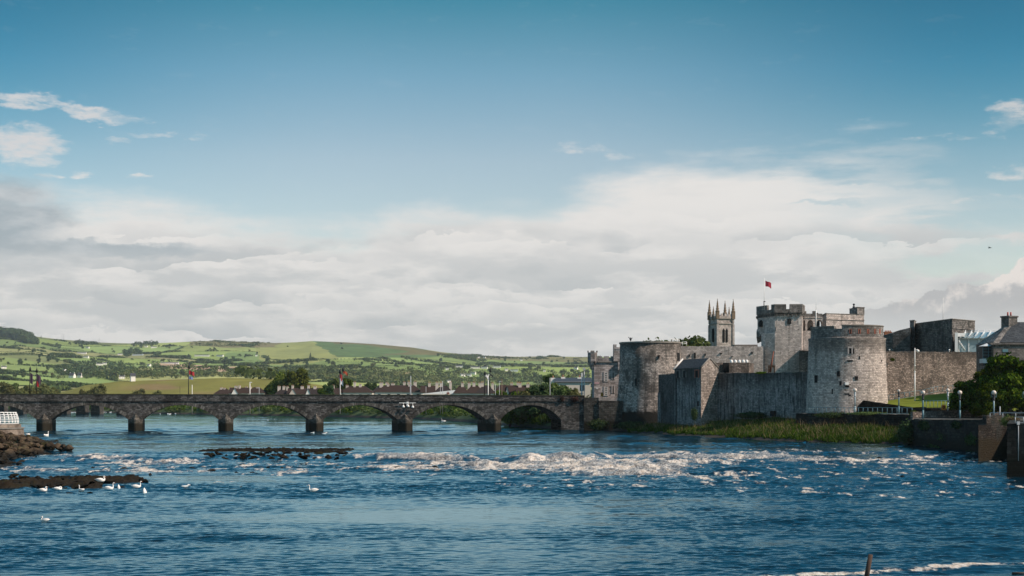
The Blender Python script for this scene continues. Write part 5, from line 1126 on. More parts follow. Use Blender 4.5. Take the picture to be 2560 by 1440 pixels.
def pinn(x, y, z0, z1, w):
    mb = MB(); mb.box((x, y, z0), (w, w, (z1-z0)*.38), .2); zc_ = z0+(z1-z0)*.38
    for k in range(4): zz = zc_+(z1-zc_)*k*.2; ww = w*.62*(1-k*.2); mb.lathe((x, y), [(ww*1.25, zz), (ww*.75, zz+.18), (ww*.72, zz+(z1-zc_)*.2)], 6)
    mb.lathe((x, y), [(w*.3, zc_+(z1-zc_)*.55), (0.04, z1-.3), (.14, z1-.25), (0, z1)], 6); mb.build('pinnacle', mb_p, t)
zPt = ZZ(747.5, 374)
for x, y in ex(1.0): pinn(x, y, zP, zPt, .85)
for i in (0, 1, 2, 3):
    a, b2 = ex(1.0)[i], ex(1.0)[(i+1) % 4]
    if i in (0, 2): pinn((a[0]*.5+b2[0]*.5), (a[1]*.5+b2[1]*.5), zP, ZZ(765, 374), .6)
def church_win(px, Y, w, py0, py1, an):
    x, y = G(px, Y); z0, z1 = ZZ(py1, Y), ZZ(py0, Y); mb = MB(); mb.box((x, y, z0), (w, .5, z1-z0-.3), an); mb.lathe((x, y), [(w/2, z1-.32), (w*.35, z1-.1), (0, z1+.15)], 8); mb.build('louvre_window', m_dark, t)
church_win(1809, 372.9, .55, 822, 855, .05); church_win(1816.5, 373.3, .55, 822, 855, .05)
church_win(1783, 375.0, .9, 822, 855, math.atan2(A2[1]-A1[1], A2[0]-A1[0])+.0)
# ---- watch building with slate roof
C1, C2, C3 = G(1686, 269), G(1752.5, 258.5), G(1796, 262.5); C4 = (C3[0]+C1[0]-C2[0], C3[1]+C1[1]-C2[1])
t = thing('watch_house', 'narrow stone house with a slate roof standing on the castle river wall', 'house', (C2[0], C2[1], 2.5))
ze = ZZ(919, C2[1]+2); zr = ZZ(896.5, C2[1]+2)
mb = MB(); mb.prism([C1, C2, C3, C4], 1.5, ze, top=False); M1 = ((C2[0]+C3[0])/2, (C2[1]+C3[1])/2); M2 = ((C1[0]+C4[0])/2, (C1[1]+C4[1])/2)
sl = math.dist(C2, C3)
mb.poly([(*C2, ze), (*C3, ze), (*M1, zr)], [(0, ze), (sl, ze), (sl/2, zr)]); mb.poly([(*C1, ze), (*C4, ze), (*M2, zr)])
mb.build('wall', m_wallw, t)
mb2 = MB(); mb2.prism([(C2[0]+.0, C2[1]-.02), (C3[0], C3[1]-.02), (C3[0], C3[1]+.3), (C2[0]+.1, C2[1]+.3)], 1.5, ze, top=False); mb2.poly([(C2[0], C2[1]-.02, ze), (C3[0], C3[1]-.02, ze), (M1[0], M1[1]-.02, zr)], [(0, ze), (sl, ze), (sl/2, zr)]); mb2.build('gable_wall', masonry('sunlit_gable_stone', (0.50,0.43,0.38), (0.20,0.17,0.15), 0.55, 0.3, 0.04, stain=0.5, streak=0.4, patch=0.4, seed=143.0, rubble=0.3, bump=0.9), t)  # paler than the side walls: the sun on this face is put into its colour
mb = MB(); ov = .25
mb.poly([(C1[0]-.1, C1[1], ze-.15), (C2[0]-.1, C2[1]+.5, ze-.15), (M1[0], M1[1]+.5, zr+.12), (M2[0], M2[1], zr+.12)], [(0, 0), (14, 0), (14, 4), (0, 4)]); mb.poly([(C4[0]+.1, C4[1], ze-.15), (C3[0]+.1, C3[1]+.5, ze-.15), (M1[0], M1[1]+.5, zr+.12), (M2[0], M2[1], zr+.12)], [(0, 0), (14, 0), (14, 4), (0, 4)]); mb.build('roof', m_slate2, t)
mb = MB(); mb.tube((C1[0]-.12, C1[1]-.2, ze-.1), (M2[0]-.1, M2[1]-.1, zr+.2), .17, None, 6); mb.build('verge', simple('pale_lead', (0.62, 0.60, 0.57)), t)
mb = MB(); mb.tube((C2[0], C2[1], ze), (M1[0], M1[1], zr+.08), .16, None, 6); mb.tube((C3[0], C3[1], ze), (M1[0], M1[1], zr+.08), .16, None, 6); mb.build('gable_coping', m_cope, t)
an = math.atan2(C2[1]-C1[1], C2[0]-C1[0])
for s, w, hh, bk in ((.15, .7, 1.25, 0), (.40, .7, 1.25, 0), (.86, .75, 1.2, 1)):
    x, y = C1[0]+(C2[0]-C1[0])*s, C1[1]+(C2[1]-C1[1])*s; z0 = ze-1.75; mb = MB(); mb.box((x, y, z0), (w*1.6, .2, hh), an); wn = mb.build('window', m_dark, t)
    mb = MB()
    for q_ in (-1, 1): mb.box((x+math.cos(an)*w*.95*q_, y+math.sin(an)*w*.95*q_, z0-.1), (.25, .26, hh+.2), an)
    mb.box((x, y, z0+hh+.003), (w*1.6+.6, .27, .2), an); mb.build('window_surround', m_brick if bk else m_keepd, wn)
mb = MB(); mb.box((C2[0]*.9+C1[0]*.1-.05, C2[1]*.9+C1[1]*.1, 5.2), (.35, .15, .9), an); mb.build('drain_hole', m_dark, t)
# ---- river curtain walls (in shade)
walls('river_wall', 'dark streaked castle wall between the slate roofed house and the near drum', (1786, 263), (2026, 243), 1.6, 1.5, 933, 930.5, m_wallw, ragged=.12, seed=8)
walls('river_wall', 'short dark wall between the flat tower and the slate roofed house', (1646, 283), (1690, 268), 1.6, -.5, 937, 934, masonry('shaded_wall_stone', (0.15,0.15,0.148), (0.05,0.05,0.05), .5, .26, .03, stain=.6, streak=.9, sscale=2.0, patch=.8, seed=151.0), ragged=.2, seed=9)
mb = MB(); a = G(1646, 282.5); mb.box((a[0]+.8, a[1]-.6, 1), (1.6, 1.4, ZZ(981, 282)-1), .3); tag(mb.build('buttress', m_wallw, None, (a[0]+.8, a[1]-.6, 1)), 'small stone block standing against the short dark wall', 'buttress')
mb = MB(); x, y = G(1932, 250.2); an2 = math.atan2(-20, 12.6)
mb.box((x, y, ZZ(1040, y)), (1.0, .5, .9), an2); tag(mb.build('sluice_opening', m_dark, None, (x, y, 3)), 'dark square drain opening at the foot of the streaked wall', 'drain')
for px, py, lb in ((1889,1000,'dark slot in the streaked wall, upper left'),(1860,997,'dark slot in the streaked wall, farther left'),(1785.5,995,'dark slot at the corner of the gable wall')):
    s = (px-1786)/240; Y = 263-20*s*.97-.1; x, y = G(px, Y); mb = MB(); mb.box((x-.05, y-.05, ZZ(py+5, Y)), (.35, .3, .7), an2); tag(mb.build('wall_slot', m_dark, None, (x, y, ZZ(py, Y))), lb, 'opening')
# inner blocks behind the dark wall
w = walls('inner_wall', 'low rough wall behind the slate roofed house', (1790, 274), (1823, 274), 1.2, 4, 906.5, 906.5, m_wallS, seed=12); 
mb = MB(); mb.prism([G(1822.5, 270), G(1872, 270), G(1884, 277), G(1836, 277)], 4, [ZZ(906.5, 270)]*4); tag(mb.build('guard_block', m_wallS, None, (*G(1822, 270), 4)), 'square rough stone block carrying five white domes', 'wall')
mb = MB(); mb.box((G(1817.5, 273)[0], 273.4, ZZ(931, 273)), (1.4, .9, 1.85)); mb.build('doorway', m_dark, w)
for i, px in enumerate((1828.5, 1838.5, 1848.5, 1858.5, 1867)):
    x, y = G(px, 270.6); z = ZZ(906, 270.5); t = thing('dome_light', ['leftmost', 'second from the left', 'middle one', 'second from the right', 'rightmost'][i]+' of five small white domes on the stone block', 'dome', (x, y, z), 'white domes on the stone block')
    mb = MB(); mb.lathe((x, y), [(.27, z-.02), (.29, z+.2), (.24, z+.38), (.12, z+.49), (0, z+.52)], 12); mb.build('dome', m_white, t); mb = MB(); mb.tube((x, y, z-.5), (x, y, z), .06); mb.build('stem', m_grey, t)
# wooden siege frame
m_timber = simple('dark_timber', (0.06, 0.040, 0.028), 0.9, .3, 2); m_rtim = simple('red_timber', (0.20, 0.075, 0.05), 0.9, .3, 2)
Y = 262; t = thing('siege_engine', 'dark timber frame with one raised reddish beam behind the wall', 'catapult', (*G(1929, Y), ZZ(940, Y)))
mb = MB()
for px in (1921.5, 1936): 
    for dy in (0, 2): x, y = G(px, Y+dy); mb.box((x, y, ZZ(950, Y)), (.24, .24, ZZ(915, Y)-ZZ(950, Y)))
for dy in (0, 2): a, b2 = G(1921, Y+dy), G(1936.5, Y+dy); mb.box(((a[0]+b2[0])/2, Y+dy, ZZ(916, Y)), (b2[0]-a[0], .2, .22)); mb.tube((a[0], Y+dy-.01, ZZ(919, Y)), (a[0]+.5, Y+dy, ZZ(916, Y)), .06); mb.tube((b2[0], Y+dy-.01, ZZ(919, Y)), (b2[0]-.5, Y+dy, ZZ(916, Y)), .06)
mb.build('frame', m_timber, t); mb = MB(); mb.tube(P(1925, 931, Y+1), P(1934, 878, Y+1), .22, .10, 6); mb.build('beam', m_rtim, t)
# ---- near drum tower
cx, cy = G(2117, 242.0); r = 6.38; cyb = cy
t = thing('round_tower', 'pale round tower with a brick slotted parapet nearest the lawn', 'castle tower', (cx, cy, 2))
zc2 = ZZ(843, cy-r); ztp = ZZ(813.5, cy-r)
mb = MB(); mb.lathe((cx, cy), [(7.1, 0), (6.85, 4), (6.7, 7.5), (6.5, 12), (6.38, zc2-.4), (6.5, zc2), (6.1, zc2+.12)], 88); mb.build('tower_wall', m_drumB, t)
mb = MB(); mb.arc((cx, cy), 5.1, 6.02, zc2+.1, ZZ(829, cy-r), 0, 2*math.pi, 64)
mb.arc((cx, cy), 5.1, 6.02, ZZ(829, cy-r), ztp-.15, R(-100), R(-33), 18); mb.arc((cx, cy), 5.1, 6.02, ZZ(829, cy-r), ZZ(821, cy-r), R(-33), R(-21), 5); mb.arc((cx, cy), 5.1, 6.02, ZZ(829, cy-r), ztp, R(-21), R(150), 40); mb.build('parapet', m_keepd, t)
mb = MB(); mb.arc((cx, cy), 5.0, 6.12, ztp-.147, ztp, R(-101), R(-33), 18); mb.arc((cx, cy), 5.0, 6.12, ztp+.003, ztp+.16, R(-21.5), R(150), 40); mb.build('coping', m_cope, t)
for px in (2126, 2148.5, 2170, 2187.5, 2199.5): slit(t, cx, cy, 6.04, px, 822.5, 834, .42, name='loophole', mat=m_brick)
for px in (2126.4, 2148.9, 2170.3, 2187.8): slit(t, cx, cy, 6.07, px, 823.5, 833, .13, name='loophole_slit')
slit(t, cx, cy, 6.47, 2125.5, 871, 884, .38, name='window', jamb=simple('pale_dressed_stone', (0.42,0.37,0.34))); slit(t, cx, cy, 6.47, 2132.5, 871, 884, .38, name='window')
slit(t, cx, cy, 6.66, 2039.5, 938, 957, .7, name='window')
for px, py, w_, h_ in ((2096,934,.45,.9),(2101,958,.35,.7),(2141,945,.5,.6),(2125,902,.9,.25),(2117,985,.8,.25),(2124,989,.4,.3),(2080.5,979,.2,.9),(2107.5,1010,.5,.6),(2204,902,.2,.35),(2118,966,.7,.3),(2149,894,.2,.5)):
    slit(t, cx, cy, 6.69 if py > 920 else 6.5, px, py-h_*7.5, py+h_*7.5, w_, name='putlog_hole')
x, y, a = drum_xy(cx, cy, 6.75, 2116); mb = MB(); mb.box((x, y-.15, ZZ(962, y)), (.55, .5, .42)); tag(mb.build('lamp_box', m_white, None, (x, y, ZZ(962, y))), 'small white light box fixed to the pale drum tower', 'light box')
# ---- south curtain wall and right-hand buildings
walls('south_wall', 'long brown rubble wall behind the lawn right of the pale drum', (2200, 246.5), (2458, 262), 2.2, 3, 879, 881.5, m_wallS, ragged=.35, seed=21, n=60)
t = thing('bastion', 'dark angular bastion rising behind the long rubble wall', 'bastion', (*G(2380, 276), 8))
q = [G(2285.5, 292), G(2380, 274), G(2436, 281), G(2430, 294), G(2300, 303)]
mb = MB(); mb.prism(q, 5, ZZ(823, 276)); cen = (sum(p[0] for p in q)/5, sum(p[1] for p in q)/5); mb.build('bastion_wall', m_bast, t)
mb = MB(); mb.prism(inset(q, 1.015), ZZ(823, 276)+.0, ZZ(799.5, 276)); mb.build('parapet', m_bast, t)
mb = MB(); mb.prism(inset(q, 1.03), ZZ(799.5, 276)+.003, ZZ(797.8, 276), bot=True); mb.build('coping', m_cope, t)
mb = MB(); a = G(2275, 290); mb.prism([G(2274.5, 291), G(2285, 289), G(2290, 293), G(2279, 295)], 8, ZZ(802, 290)); mb.prism([G(2273.5, 290.8), G(2286, 288.6), G(2291, 293.2), G(2278, 295.2)], ZZ(802, 290)+.003, ZZ(800.5, 290), bot=True); mb.build('end_pier', m_keepd, t)
mb = MB(); mb.prism([G(2204, 290), G(2232, 289), G(2250, 288.6), G(2276, 288), G(2282, 296), G(2206, 298)], 5, [ZZ(839, 290), ZZ(833, 289), ZZ(825, 288.6), ZZ(819, 288), ZZ(819, 296), ZZ(839, 298)]); tag(mb.build('sloping_block', m_bast, None, (*G(2204, 290), 5)), 'dark wall with a sloping top between pale drum and bastion', 'wall')
x, y = G(2219, 300); t = thing('chimney', 'orange brick chimney with clay pots above the dark sloping wall', 'chimney', (x, y, 8)); mb = MB(); mb.box((x, y, 8), (1.4, 1, ZZ(832, y)-8)); mb.box((x, y, ZZ(832, y)+.003), (1.55, 1.1, .2)); mb.build('stack', simple('orange_brick', (0.36, 0.15, 0.08), .9, .25, 2), t)
for k in range(4): mb = MB(); mb.tube((x-.5+k*.34, y, ZZ(832, y)+.2), (x-.5+k*.34, y, ZZ(826, y)), .13, .11, 7); mb.build('pot', m_pot, t)
x, y = G(2357.5, 285); z = ZZ(798, 280); mb = MB(); mb.tube((x, y, z-.5), (x, y, ZZ(744, y)), .06, .035, 6); tag(mb.build('mast', m_white, None, (x, y, z)), 'thin bare mast on the dark bastion', 'mast')
for i, px in enumerate((2373, 2223)):
    x, y = G(px, 258 if i == 0 else 248.3); z = ZZ(880, y); mb = MB(); mb.tube((x, y, z-.3), (x, y, z+.25), .05); mb.ball((x, y, z+.35), .16); tag(mb.build('spotlight', m_grey if i else m_white, None, (x, y, z)), ['white spotlight on the rubble wall below the bastion', 'small grey spotlight on the rubble wall beside the drum'][i], 'spotlight')
# glazed hall
m_glass = simple('grey_blue_glazing', (0.20, 0.30, 0.34), 0.15, .15, .6, spec=0.8); m_steelw = simple('white_steel', (0.62, 0.64, 0.64), .5, .05)
t = thing('glass_hall', 'glazed hall with white steel frame behind the rubble wall', 'building', (*G(2440, 272), 8))
mb = MB(); Y = 270; mb.prism([G(2396, Y), G(2492, Y), G(2492, Y+9), G(2396, Y+9)], 6, ZZ(846, Y), top=False); mb.build('glass_wall', m_glass, t)
mb = MB(); mb.poly([(*G(2398, Y-.6), ZZ(846, Y)), (*G(2478, Y-.6), ZZ(846, Y)), (*G(2492, Y+7), ZZ(826, Y)), (*G(2413, Y+7), ZZ(827, Y))]); mb.build('glass_roof', m_glass, t)
mb = MB(); mb.prism([G(2387, Y-1.2), G(2394.5, Y-1.2), G(2394.5, Y+4), G(2387, Y+4)], 6, ZZ(832, Y)); mb.prism([G(2394, Y-.8), G(2412, Y-.5), G(2412, Y+3), G(2394, Y+3)], ZZ(842, Y), ZZ(833, Y), bot=True)
for k in range(6):
    s = k/5; a = (G(2400+78*s, Y-.8)[0], Y-.8, ZZ(845.5, Y)); b2 = (G(2414+78*s, Y+7)[0], Y+6.9, ZZ(826, Y)); mb.tube(a, b2, .12, None, 6); mb.tube(a, (a[0]+.6, a[1]-.25, a[2]+.5), .09, None, 6); mb.tube((a[0]+.6, a[1]-.25, a[2]+.5), (b2[0]-.1, b2[1]-.2, b2[2]+.35), .09, None, 6)
for px in (2397, 2421.5, 2447, 2473): x, y = G(px, Y-.1); mb.box((x, y, 6), (.2, .16, ZZ(846, Y)-6))
mb.tube((*G(2396, Y-.3), ZZ(850, Y)), (*G(2412, Y-.3), ZZ(876, Y)), .14); mb.box((G(2440, Y)[0], Y-.15, ZZ(847.5, Y)), (7.1, .22, .2)); mb.build('steel_frame', m_steelw, t)
mb = MB(); a, b2 = G(2414, Y+7), G(2498, Y+7); mb.tube((*a, ZZ(823.5, Y)), (*b2, ZZ(820.5, Y)), .05)
for k in range(8): s = k/7; x = a[0]+(b2[0]-a[0])*s; mb.tube((x, Y+7, ZZ(827, Y)), (x, Y+7, ZZ(823.5-3*s, Y)), .035, None, 5)
mb.build('roof_rail', m_steelw, t)
# right house
Y = 232; t = thing('slate_house', 'stone house with dark slate roof and chimney at the right edge', 'house', (*G(2540, Y), 4)); m_hs = masonry('house_stone', (0.22,0.20,0.19), (0.09,0.085,0.08), .6, .3, .03, seed=83.0)
x0, x1 = G(2474, Y)[0], G(2720, Y)[0]; dp = 8.5; ze, zr = ZZ(856, Y), ZZ(805, Y+4); ym = Y+dp/2
mb = MB(); mb.prism([(x0+.6, Y), (x1, Y), (x1, Y+dp), (x0+.6, Y+dp)], 3, ze); mb.box(((x0+x1)/2, Y-.1, ze-.35), (x1-x0, .4, .3)); mb.build('wall', m_hs, t)
xr = G(2533, ym)[0]; mb = MB(); mb.poly([(x0+1.5, Y-.3, ze), (x1, Y-.3, ze), (x1, ym, zr), (xr, ym, zr)], [(x0, 0), (x1, 0), (x1, 6), (xr, 6)]); mb.poly([(x0+1.5, Y+dp+.3, ze), (x1, Y+dp+.3, ze), (x1, ym, zr), (xr, ym, zr)], [(x0, 0), (x1, 0), (x1, 6), (xr, 6)]); mb.build('roof', m_slate2, t)
mb = MB(); mb.poly([(x0+.4, Y-.3, ze-.1), (x0+1.6, Y-.32, ze-.1), (xr+.1, ym-.02, zr+.05), (xr-1.0, ym, zr-.3)]); mb.poly([(x0+.4, Y-.3, ze-.1), (xr-1.0, ym, zr-.3), (x0+.4, Y+dp, ze-.1)]); mb.build('verge', m_keepd, t)
cxx, cyy = G(2523, ym); mb = MB(); mb.box((cxx, cyy, ze), (1.9, 1.7, ZZ(794, ym)-ze), .45); mb.box((cxx, cyy, ZZ(794, ym)+.003), (2.15, 1.95, .25), .45); ch = mb.build('chimney', m_hs, t)
for k in (-1, 1): mb = MB(); mb.tube((cxx+k*.25, cyy, ZZ(794, ym)+.25), (cxx+k*.25, cyy, ZZ(794, ym)+.9), .14, .12); mb.build('pot', simple('red_pot', (0.40, 0.06, 0.04)), ch)
for px, w_ in ((2513, .9),): x, y = G(px, Y-.03); mb = MB(); mb.box((x, y, ZZ(880, Y)), (w_, .1, .5)); mb.build('window', m_teal, t)
x, y = G(2466, 234); t = thing('oriel', 'dark glazed oriel box with white panels beside the slate house', 'bay window', (x, y, ZZ(914, 234))); w = 1.9
mb = MB(); mb.box((x, y, ZZ(914, y)), (w, w, ZZ(908, y)-ZZ(914, y))); mb.box((x, y, ZZ(896, y)), (w*.94, w*.94, ZZ(866, y)-ZZ(896, y))); mb.build('box_frame', m_black, t)
mb = MB()
for k in range(4):
    for sx in (-1, 0, 1): mb.box((x+sx*w*.47, y-w*.49, ZZ(896, y)+k*.5), (.05, .06, .5))
    mb.box((x, y-w*.49, ZZ(896, y)+k*.5), (w*.94, .07, .05))
mb.build('glazing_bars', m_teal, t)
mb = MB(); mb.box((x-.45, y-w*.48, ZZ(908, y)), (.82, .1, ZZ(897, y)-ZZ(908, y))); mb.box((x+.45, y-w*.48, ZZ(908, y)), (.82, .1, ZZ(897, y)-ZZ(908, y))); mb.box((x, y+.05, ZZ(908, y)+.003), (w*.9, w*.9, ZZ(897, y)-ZZ(908, y))); mb.build('panels', simple('pale_blue_panel', (0.50, 0.56, 0.60), .4, .05), t)
mb = MB(); mb.lathe((x, y), [(1.35, ZZ(866, y)), (.25, ZZ(860, y)), (0, ZZ(858.5, y))], 8, sm=False); mb.build('roof', m_steelw, t)
# ---- gate building left of the drum
Y = 305.0; t = thing('gate_building', 'small castellated stone gate house with sash windows at the bridge end', 'gate house', (*G(1515, Y), 6))
K = G(1485, Y); x1 = G(1565, Y)[0]; KL = (G(1471, Y+6)[0]+.75, Y+7)
zt_ = ZZ(903, Y); mb = MB(); mb.prism([K, (x1, Y), (x1, Y+7), KL], 3, zt_); mb.build('wall', m_gate, t)
mb = MB(); mb.box(((K[0]+x1)/2+.4, Y-.08, ZZ(906, Y)), (x1-K[0]-.8, .3, .25)); mb.build('string_course', m_cope, t)
mb = MB(); mb.prism([K, (x1, Y), (x1, Y+.5), (K[0], Y+.5)], zt_, ZZ(894.5, Y))
for a, b2 in ((1494, 1505), (1510, 1522), (1527, 1540)): mb.prism([G(a, Y-.003), G(b2, Y-.003), (G(b2, Y)[0], Y+.5), (G(a, Y)[0], Y+.5)], ZZ(894.5, Y), ZZ(890.5, Y))
mb.build('battlement', m_gate, t)
tcx, tcy = G(1481.5, Y); tcy += .6; mb = MB(); mb.lathe((tcx, tcy), [(.35, ZZ(925, Y)), (1.0, ZZ(907, Y)), (1.08, ZZ(903, Y)), (1.08, ZZ(881, Y))], 8, R(22.5), R(382.5), sm=False); mb.lathe((tcx, tcy), [(.1, ZZ(881.2, Y)), (1.05, ZZ(881, Y))], 8); 
for k in range(8):
    if k % 2 == 0: a = R(k*45); mb.box((tcx+math.sin(a)*.95, tcy-math.cos(a)*.95, ZZ(881, Y)), (.75, .3, ZZ(876.5, Y)-ZZ(881, Y)), a)
tu = mb.build('corner_turret', m_gate, t)
mb = MB(); x, y = G(1487, Y-.45); mb.box((x, y, ZZ(913, Y)), (.22, .2, .8)); mb.build('loophole', m_dark, tu)
mb = MB(); q = [G(1534, Y-.4), G(1552, Y-.4), (G(1552, Y)[0], Y+2), (G(1534, Y)[0], Y+2)]; mb.prism(q, ZZ(903, Y), ZZ(868, Y)); mb.prism([G(1534, Y-.42), G(1541.5, Y-.42), (G(1541.5, Y)[0], Y+2), (G(1534, Y)[0], Y+2)], ZZ(868, Y), ZZ(861, Y)); mb.box((G(1543, Y)[0], Y-.35, ZZ(873.5, Y)), (1.65, .3, .18)); mb.build('rear_turret', m_gate, t)
x, y = G(1550, Y-.5); mb = MB(); mb.prism([(x-.45, Y-.9), (x+.6, Y-.9), (x+.6, Y), (x-.45, Y)], ZZ(925, Y), ZZ(905, Y), bot=True); mb.build('box_machicolation', m_gate, t)
for px, py0, py1, w_, gl in ((1515,931,953,.5,1),(1515,968,989,.5,1),(1532.8,932,947,.16,0),(1532.8,966,982,.16,0)):
    x = G(px, Y)[0]; z0, z1 = ZZ(py1, Y), ZZ(py0, Y); mb = MB(); mb.box((x, Y-.03, z0), (w_, .1, z1-z0)); wn = mb.build('window', m_dark if not gl else m_dkwin, t)
    fb_ = MB()
    if gl:
        for dx in (-w_/2, w_/2, 0): fb_.box((x+dx, Y-.09, z0), (.06, .06, z1-z0))
        for k in range(5): fb_.box((x, Y-.10, z0+(z1-z0)*k/4-.03), (w_+.06, .06, .06))
        fb_.build('sash_bars', m_white, wn)
    sb = MB()
    for s in (-1, 1): sb.box((x+s*(w_/2+.16), Y-.045, z0-.1), (.2, .14, z1-z0+.3))
    sb.build('window_surround', simple('pale_jamb', (0.42,0.38,0.36)), wn)
x, y = G(1492, Y-.04); mb = MB(); mb.box((x, y, ZZ(959, Y)), (1.0, .08, .24)); mb.build('name_plate', simple('pink_plate', (0.62, 0.40, 0.42)), t)
x, y = G(1492.5, Y-.04); mb = MB(); mb.box((x, y, ZZ(971.5, Y)), (.5, .08, .16)); mb.build('small_plate', m_white, t)
x = G(1505, Y-3)[0]; y = Y-3; zz = ZZ(987, y); mb = MB(); mb.box((x, y, zz-.35), (.6, .08, .55)); mb.box((x-.05, y, zz+.2), (.42, .08, .25)); mb.tube((x, y+.05, 5.5), (x, y+.05, zz), .04); tag(mb.build('road_sign', simple('amber_sign', (0.45, 0.20, 0.03)), None, (x, y, zz)), 'amber road sign in front of the castellated gate house', 'sign')
x, y = G(1548, Y-2.5); zz = ZZ(969.5, y); t = thing('road_sign', 'small round white road sign with a red rim beside the flat tower', 'road sign', (x, y, 6)); mb = MB(); mb.tube((x, y+.05, 5), (x, y+.05, zz+.2), .05); mb.box((x+.02, y-.04, zz-.65), (.28, .04, .26)); mb.build('post', m_white, t)
def disc(x, y, z, r_, th=.04, n=20):
    mb = MB(); pts = [(x+math.cos(a)*r_, y, z+math.sin(a)*r_) for a in (2*math.pi*k/n for k in range(n))]; mb.poly(pts); mb.poly([(p[0], y+th, p[2]) for p in pts])
    for k in range(n): a_, b_ = pts[k], pts[(k+1) % n]; mb.poly([a_, b_, (b_[0], y+th, b_[2]), (a_[0], y+th, a_[2])])
    return mb
disc(x, y-.03, zz, .27).build('rim', simple('sign_red', (0.5, 0.04, 0.04)), t); disc(x, y-.05, zz, .19).build('face', m_white, t)
def text(txt, loc, size, mat, parent, name='lettering', rot=(R(90), 0, 0)):
    cu = bpy.data.curves.new(name, 'FONT'); cu.body = txt; cu.size = size; cu.align_x = 'CENTER'; cu.align_y = 'CENTER'; cu.extrude = .004; ob = bpy.data.objects.new(name, cu); COL.objects.link(ob); ob.data.materials.append(mat)
    dg = bpy.context.evaluated_depsgraph_get(); me_ = bpy.data.meshes.new_from_object(ob.evaluated_get(dg)); bpy.data.objects.remove(ob); o = bpy.data.objects.new(name, me_); COL.objects.link(o)
    q_ = Vector(parent.location); o.parent = parent; o.location = Vector(loc)-q_; o.rotation_euler = rot; return o
mb = MB(); mb.box((x, y-.06, zz-.12), (.07, .01, .24)); mb.build('symbol', m_black, t)
# quay wall and railing left of the drum
w = walls('quay_wall', 'dark damp quay wall between the bridge end and the flat tower', (1460, 288.6), (1497, 288.4), 1.5, -1.5, 994, 994, m_quay, n=4, seed=31)
w = walls('quay_wall', 'lower dark quay wall under the white railing by the flat tower', (1497, 288.0), (1556, 287.8), 1.5, -1.5, 1002, 1002, m_quay, n=6, seed=32)
def railing(name, label, pts, hgt, n_, mat, r_=.03, rails=(1.0,), group=None, posts_r=.04):
    g = thing(name, label, 'railing', pts[0], group); rb = MB(); L = [0]
    for a, b2 in zip(pts, pts[1:]):
        for f_ in rails: rb.tube((a[0], a[1], a[2]+hgt*f_), (b2[0], b2[1], b2[2]+hgt*f_), r_, None, 6)
    rb.build('rail', mat, g)
    tot = sum(math.dist(a, b2) for a, b2 in zip(pts, pts[1:]))
    for k in range(n_+1):
        d = tot*k/n_
        for a, b2 in zip(pts, pts[1:]):
            l_ = math.dist(a, b2)
            if d <= l_+1e-6: s = d/l_; break
            d -= l_
        p = [a[i]+(b2[i]-a[i])*s for i in range(3)]; pb = MB(); pb.tube(p, (p[0], p[1], p[2]+hgt*max(rails)), posts_r, None, 6); pb.build('post', mat, g)
    return g
z = ZZ(1002, 288); railing('railing', 'grey iron railing in front of the castellated gate house', [(*G(1497, 288.3), z), (*G(1552, 288.1), z)], ZZ(996.5, 288)-z, 40, simple('rail_grey', (0.30,0.29,0.28), .6), .025, (1.0, .2), None, .018)
t = None
for px, lb in ((1405, 'small red flowering tuft on the bridge wall, left one'), (1436, 'red flowering shrub hanging at the bridge end, right one')):
    rg2 = np.random.default_rng(px); x, y = G(px, 288.7); z = ZZ(997, y); c_, nn = crown_pts([(x, y, z, .55 if px == 1405 else 1.1, .4, .7)], 260, rg2, .3); V, Fq = leaves(c_, nn, .12, rg2)
    tag(link('wall_shrub', np_mesh('wall_shrub', V, Fq, leaf_mat('red_valerian_%d' % px, (0.05,0.05,0.025), (0.10,0.055,0.045), (0.17,0.085,0.085)))), lb, 'shrub', 'flowering tufts on the wall')
# ================================================================ promenade, lawn, lamps, right-hand trees
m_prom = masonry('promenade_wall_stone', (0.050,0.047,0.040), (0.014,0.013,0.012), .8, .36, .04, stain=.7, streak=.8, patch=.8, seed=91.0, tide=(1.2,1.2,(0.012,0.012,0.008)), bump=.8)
m_lit = masonry('pale_rubble', (0.36,0.30,0.26), (0.12,0.10,0.09), .5, .34, .06, stain=.4, streak=.2, patch=.3, seed=95.0, rubble=.4, bump=1.0)
m_brownq = masonry('brown_quay_stone', (0.12,0.098,0.082), (0.030,0.025,0.021), .45, .28, .05, stain=.8, streak=.7, patch=.9, seed=97.0, rubble=.6, tide=(1.9,1.6,(0.028,0.022,0.013)), bump=1.0)
# promenade terrace: a raised slab whose faces are the dark walls
zA, zB, zC = 4.25, 3.80, 4.05
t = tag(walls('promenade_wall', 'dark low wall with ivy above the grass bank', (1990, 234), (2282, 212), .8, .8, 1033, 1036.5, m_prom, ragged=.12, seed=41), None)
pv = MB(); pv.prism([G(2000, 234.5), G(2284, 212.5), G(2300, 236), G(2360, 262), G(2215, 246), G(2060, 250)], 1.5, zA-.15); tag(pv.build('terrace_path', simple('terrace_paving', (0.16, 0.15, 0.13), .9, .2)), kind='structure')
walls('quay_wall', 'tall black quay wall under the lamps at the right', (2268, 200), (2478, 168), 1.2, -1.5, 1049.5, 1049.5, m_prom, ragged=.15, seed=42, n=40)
mb = MB(); mb.prism([G(2284, 198.5), G(2478, 168.6), G(2760, 150), G(2760, 235), G(2300, 236)], 1.0, zB-.12); tag(mb.build('promenade', simple('promenade_paving', (0.075, 0.07, 0.06), .9, .2)), kind='structure')
mb = MB(); a, b2 = G(2448, 168.5), G(2475, 166); mb.prism([G(2456, 170.5), G(2470, 168.2), G(2474, 172), G(2460, 174)], -1.5, ZZ(1040.5, 169)); tag(mb.build('quay_pier', m_prom, None, (*G(2460, 170), 0)), 'narrow dark pier at the end of the tall black quay wall', 'pier')
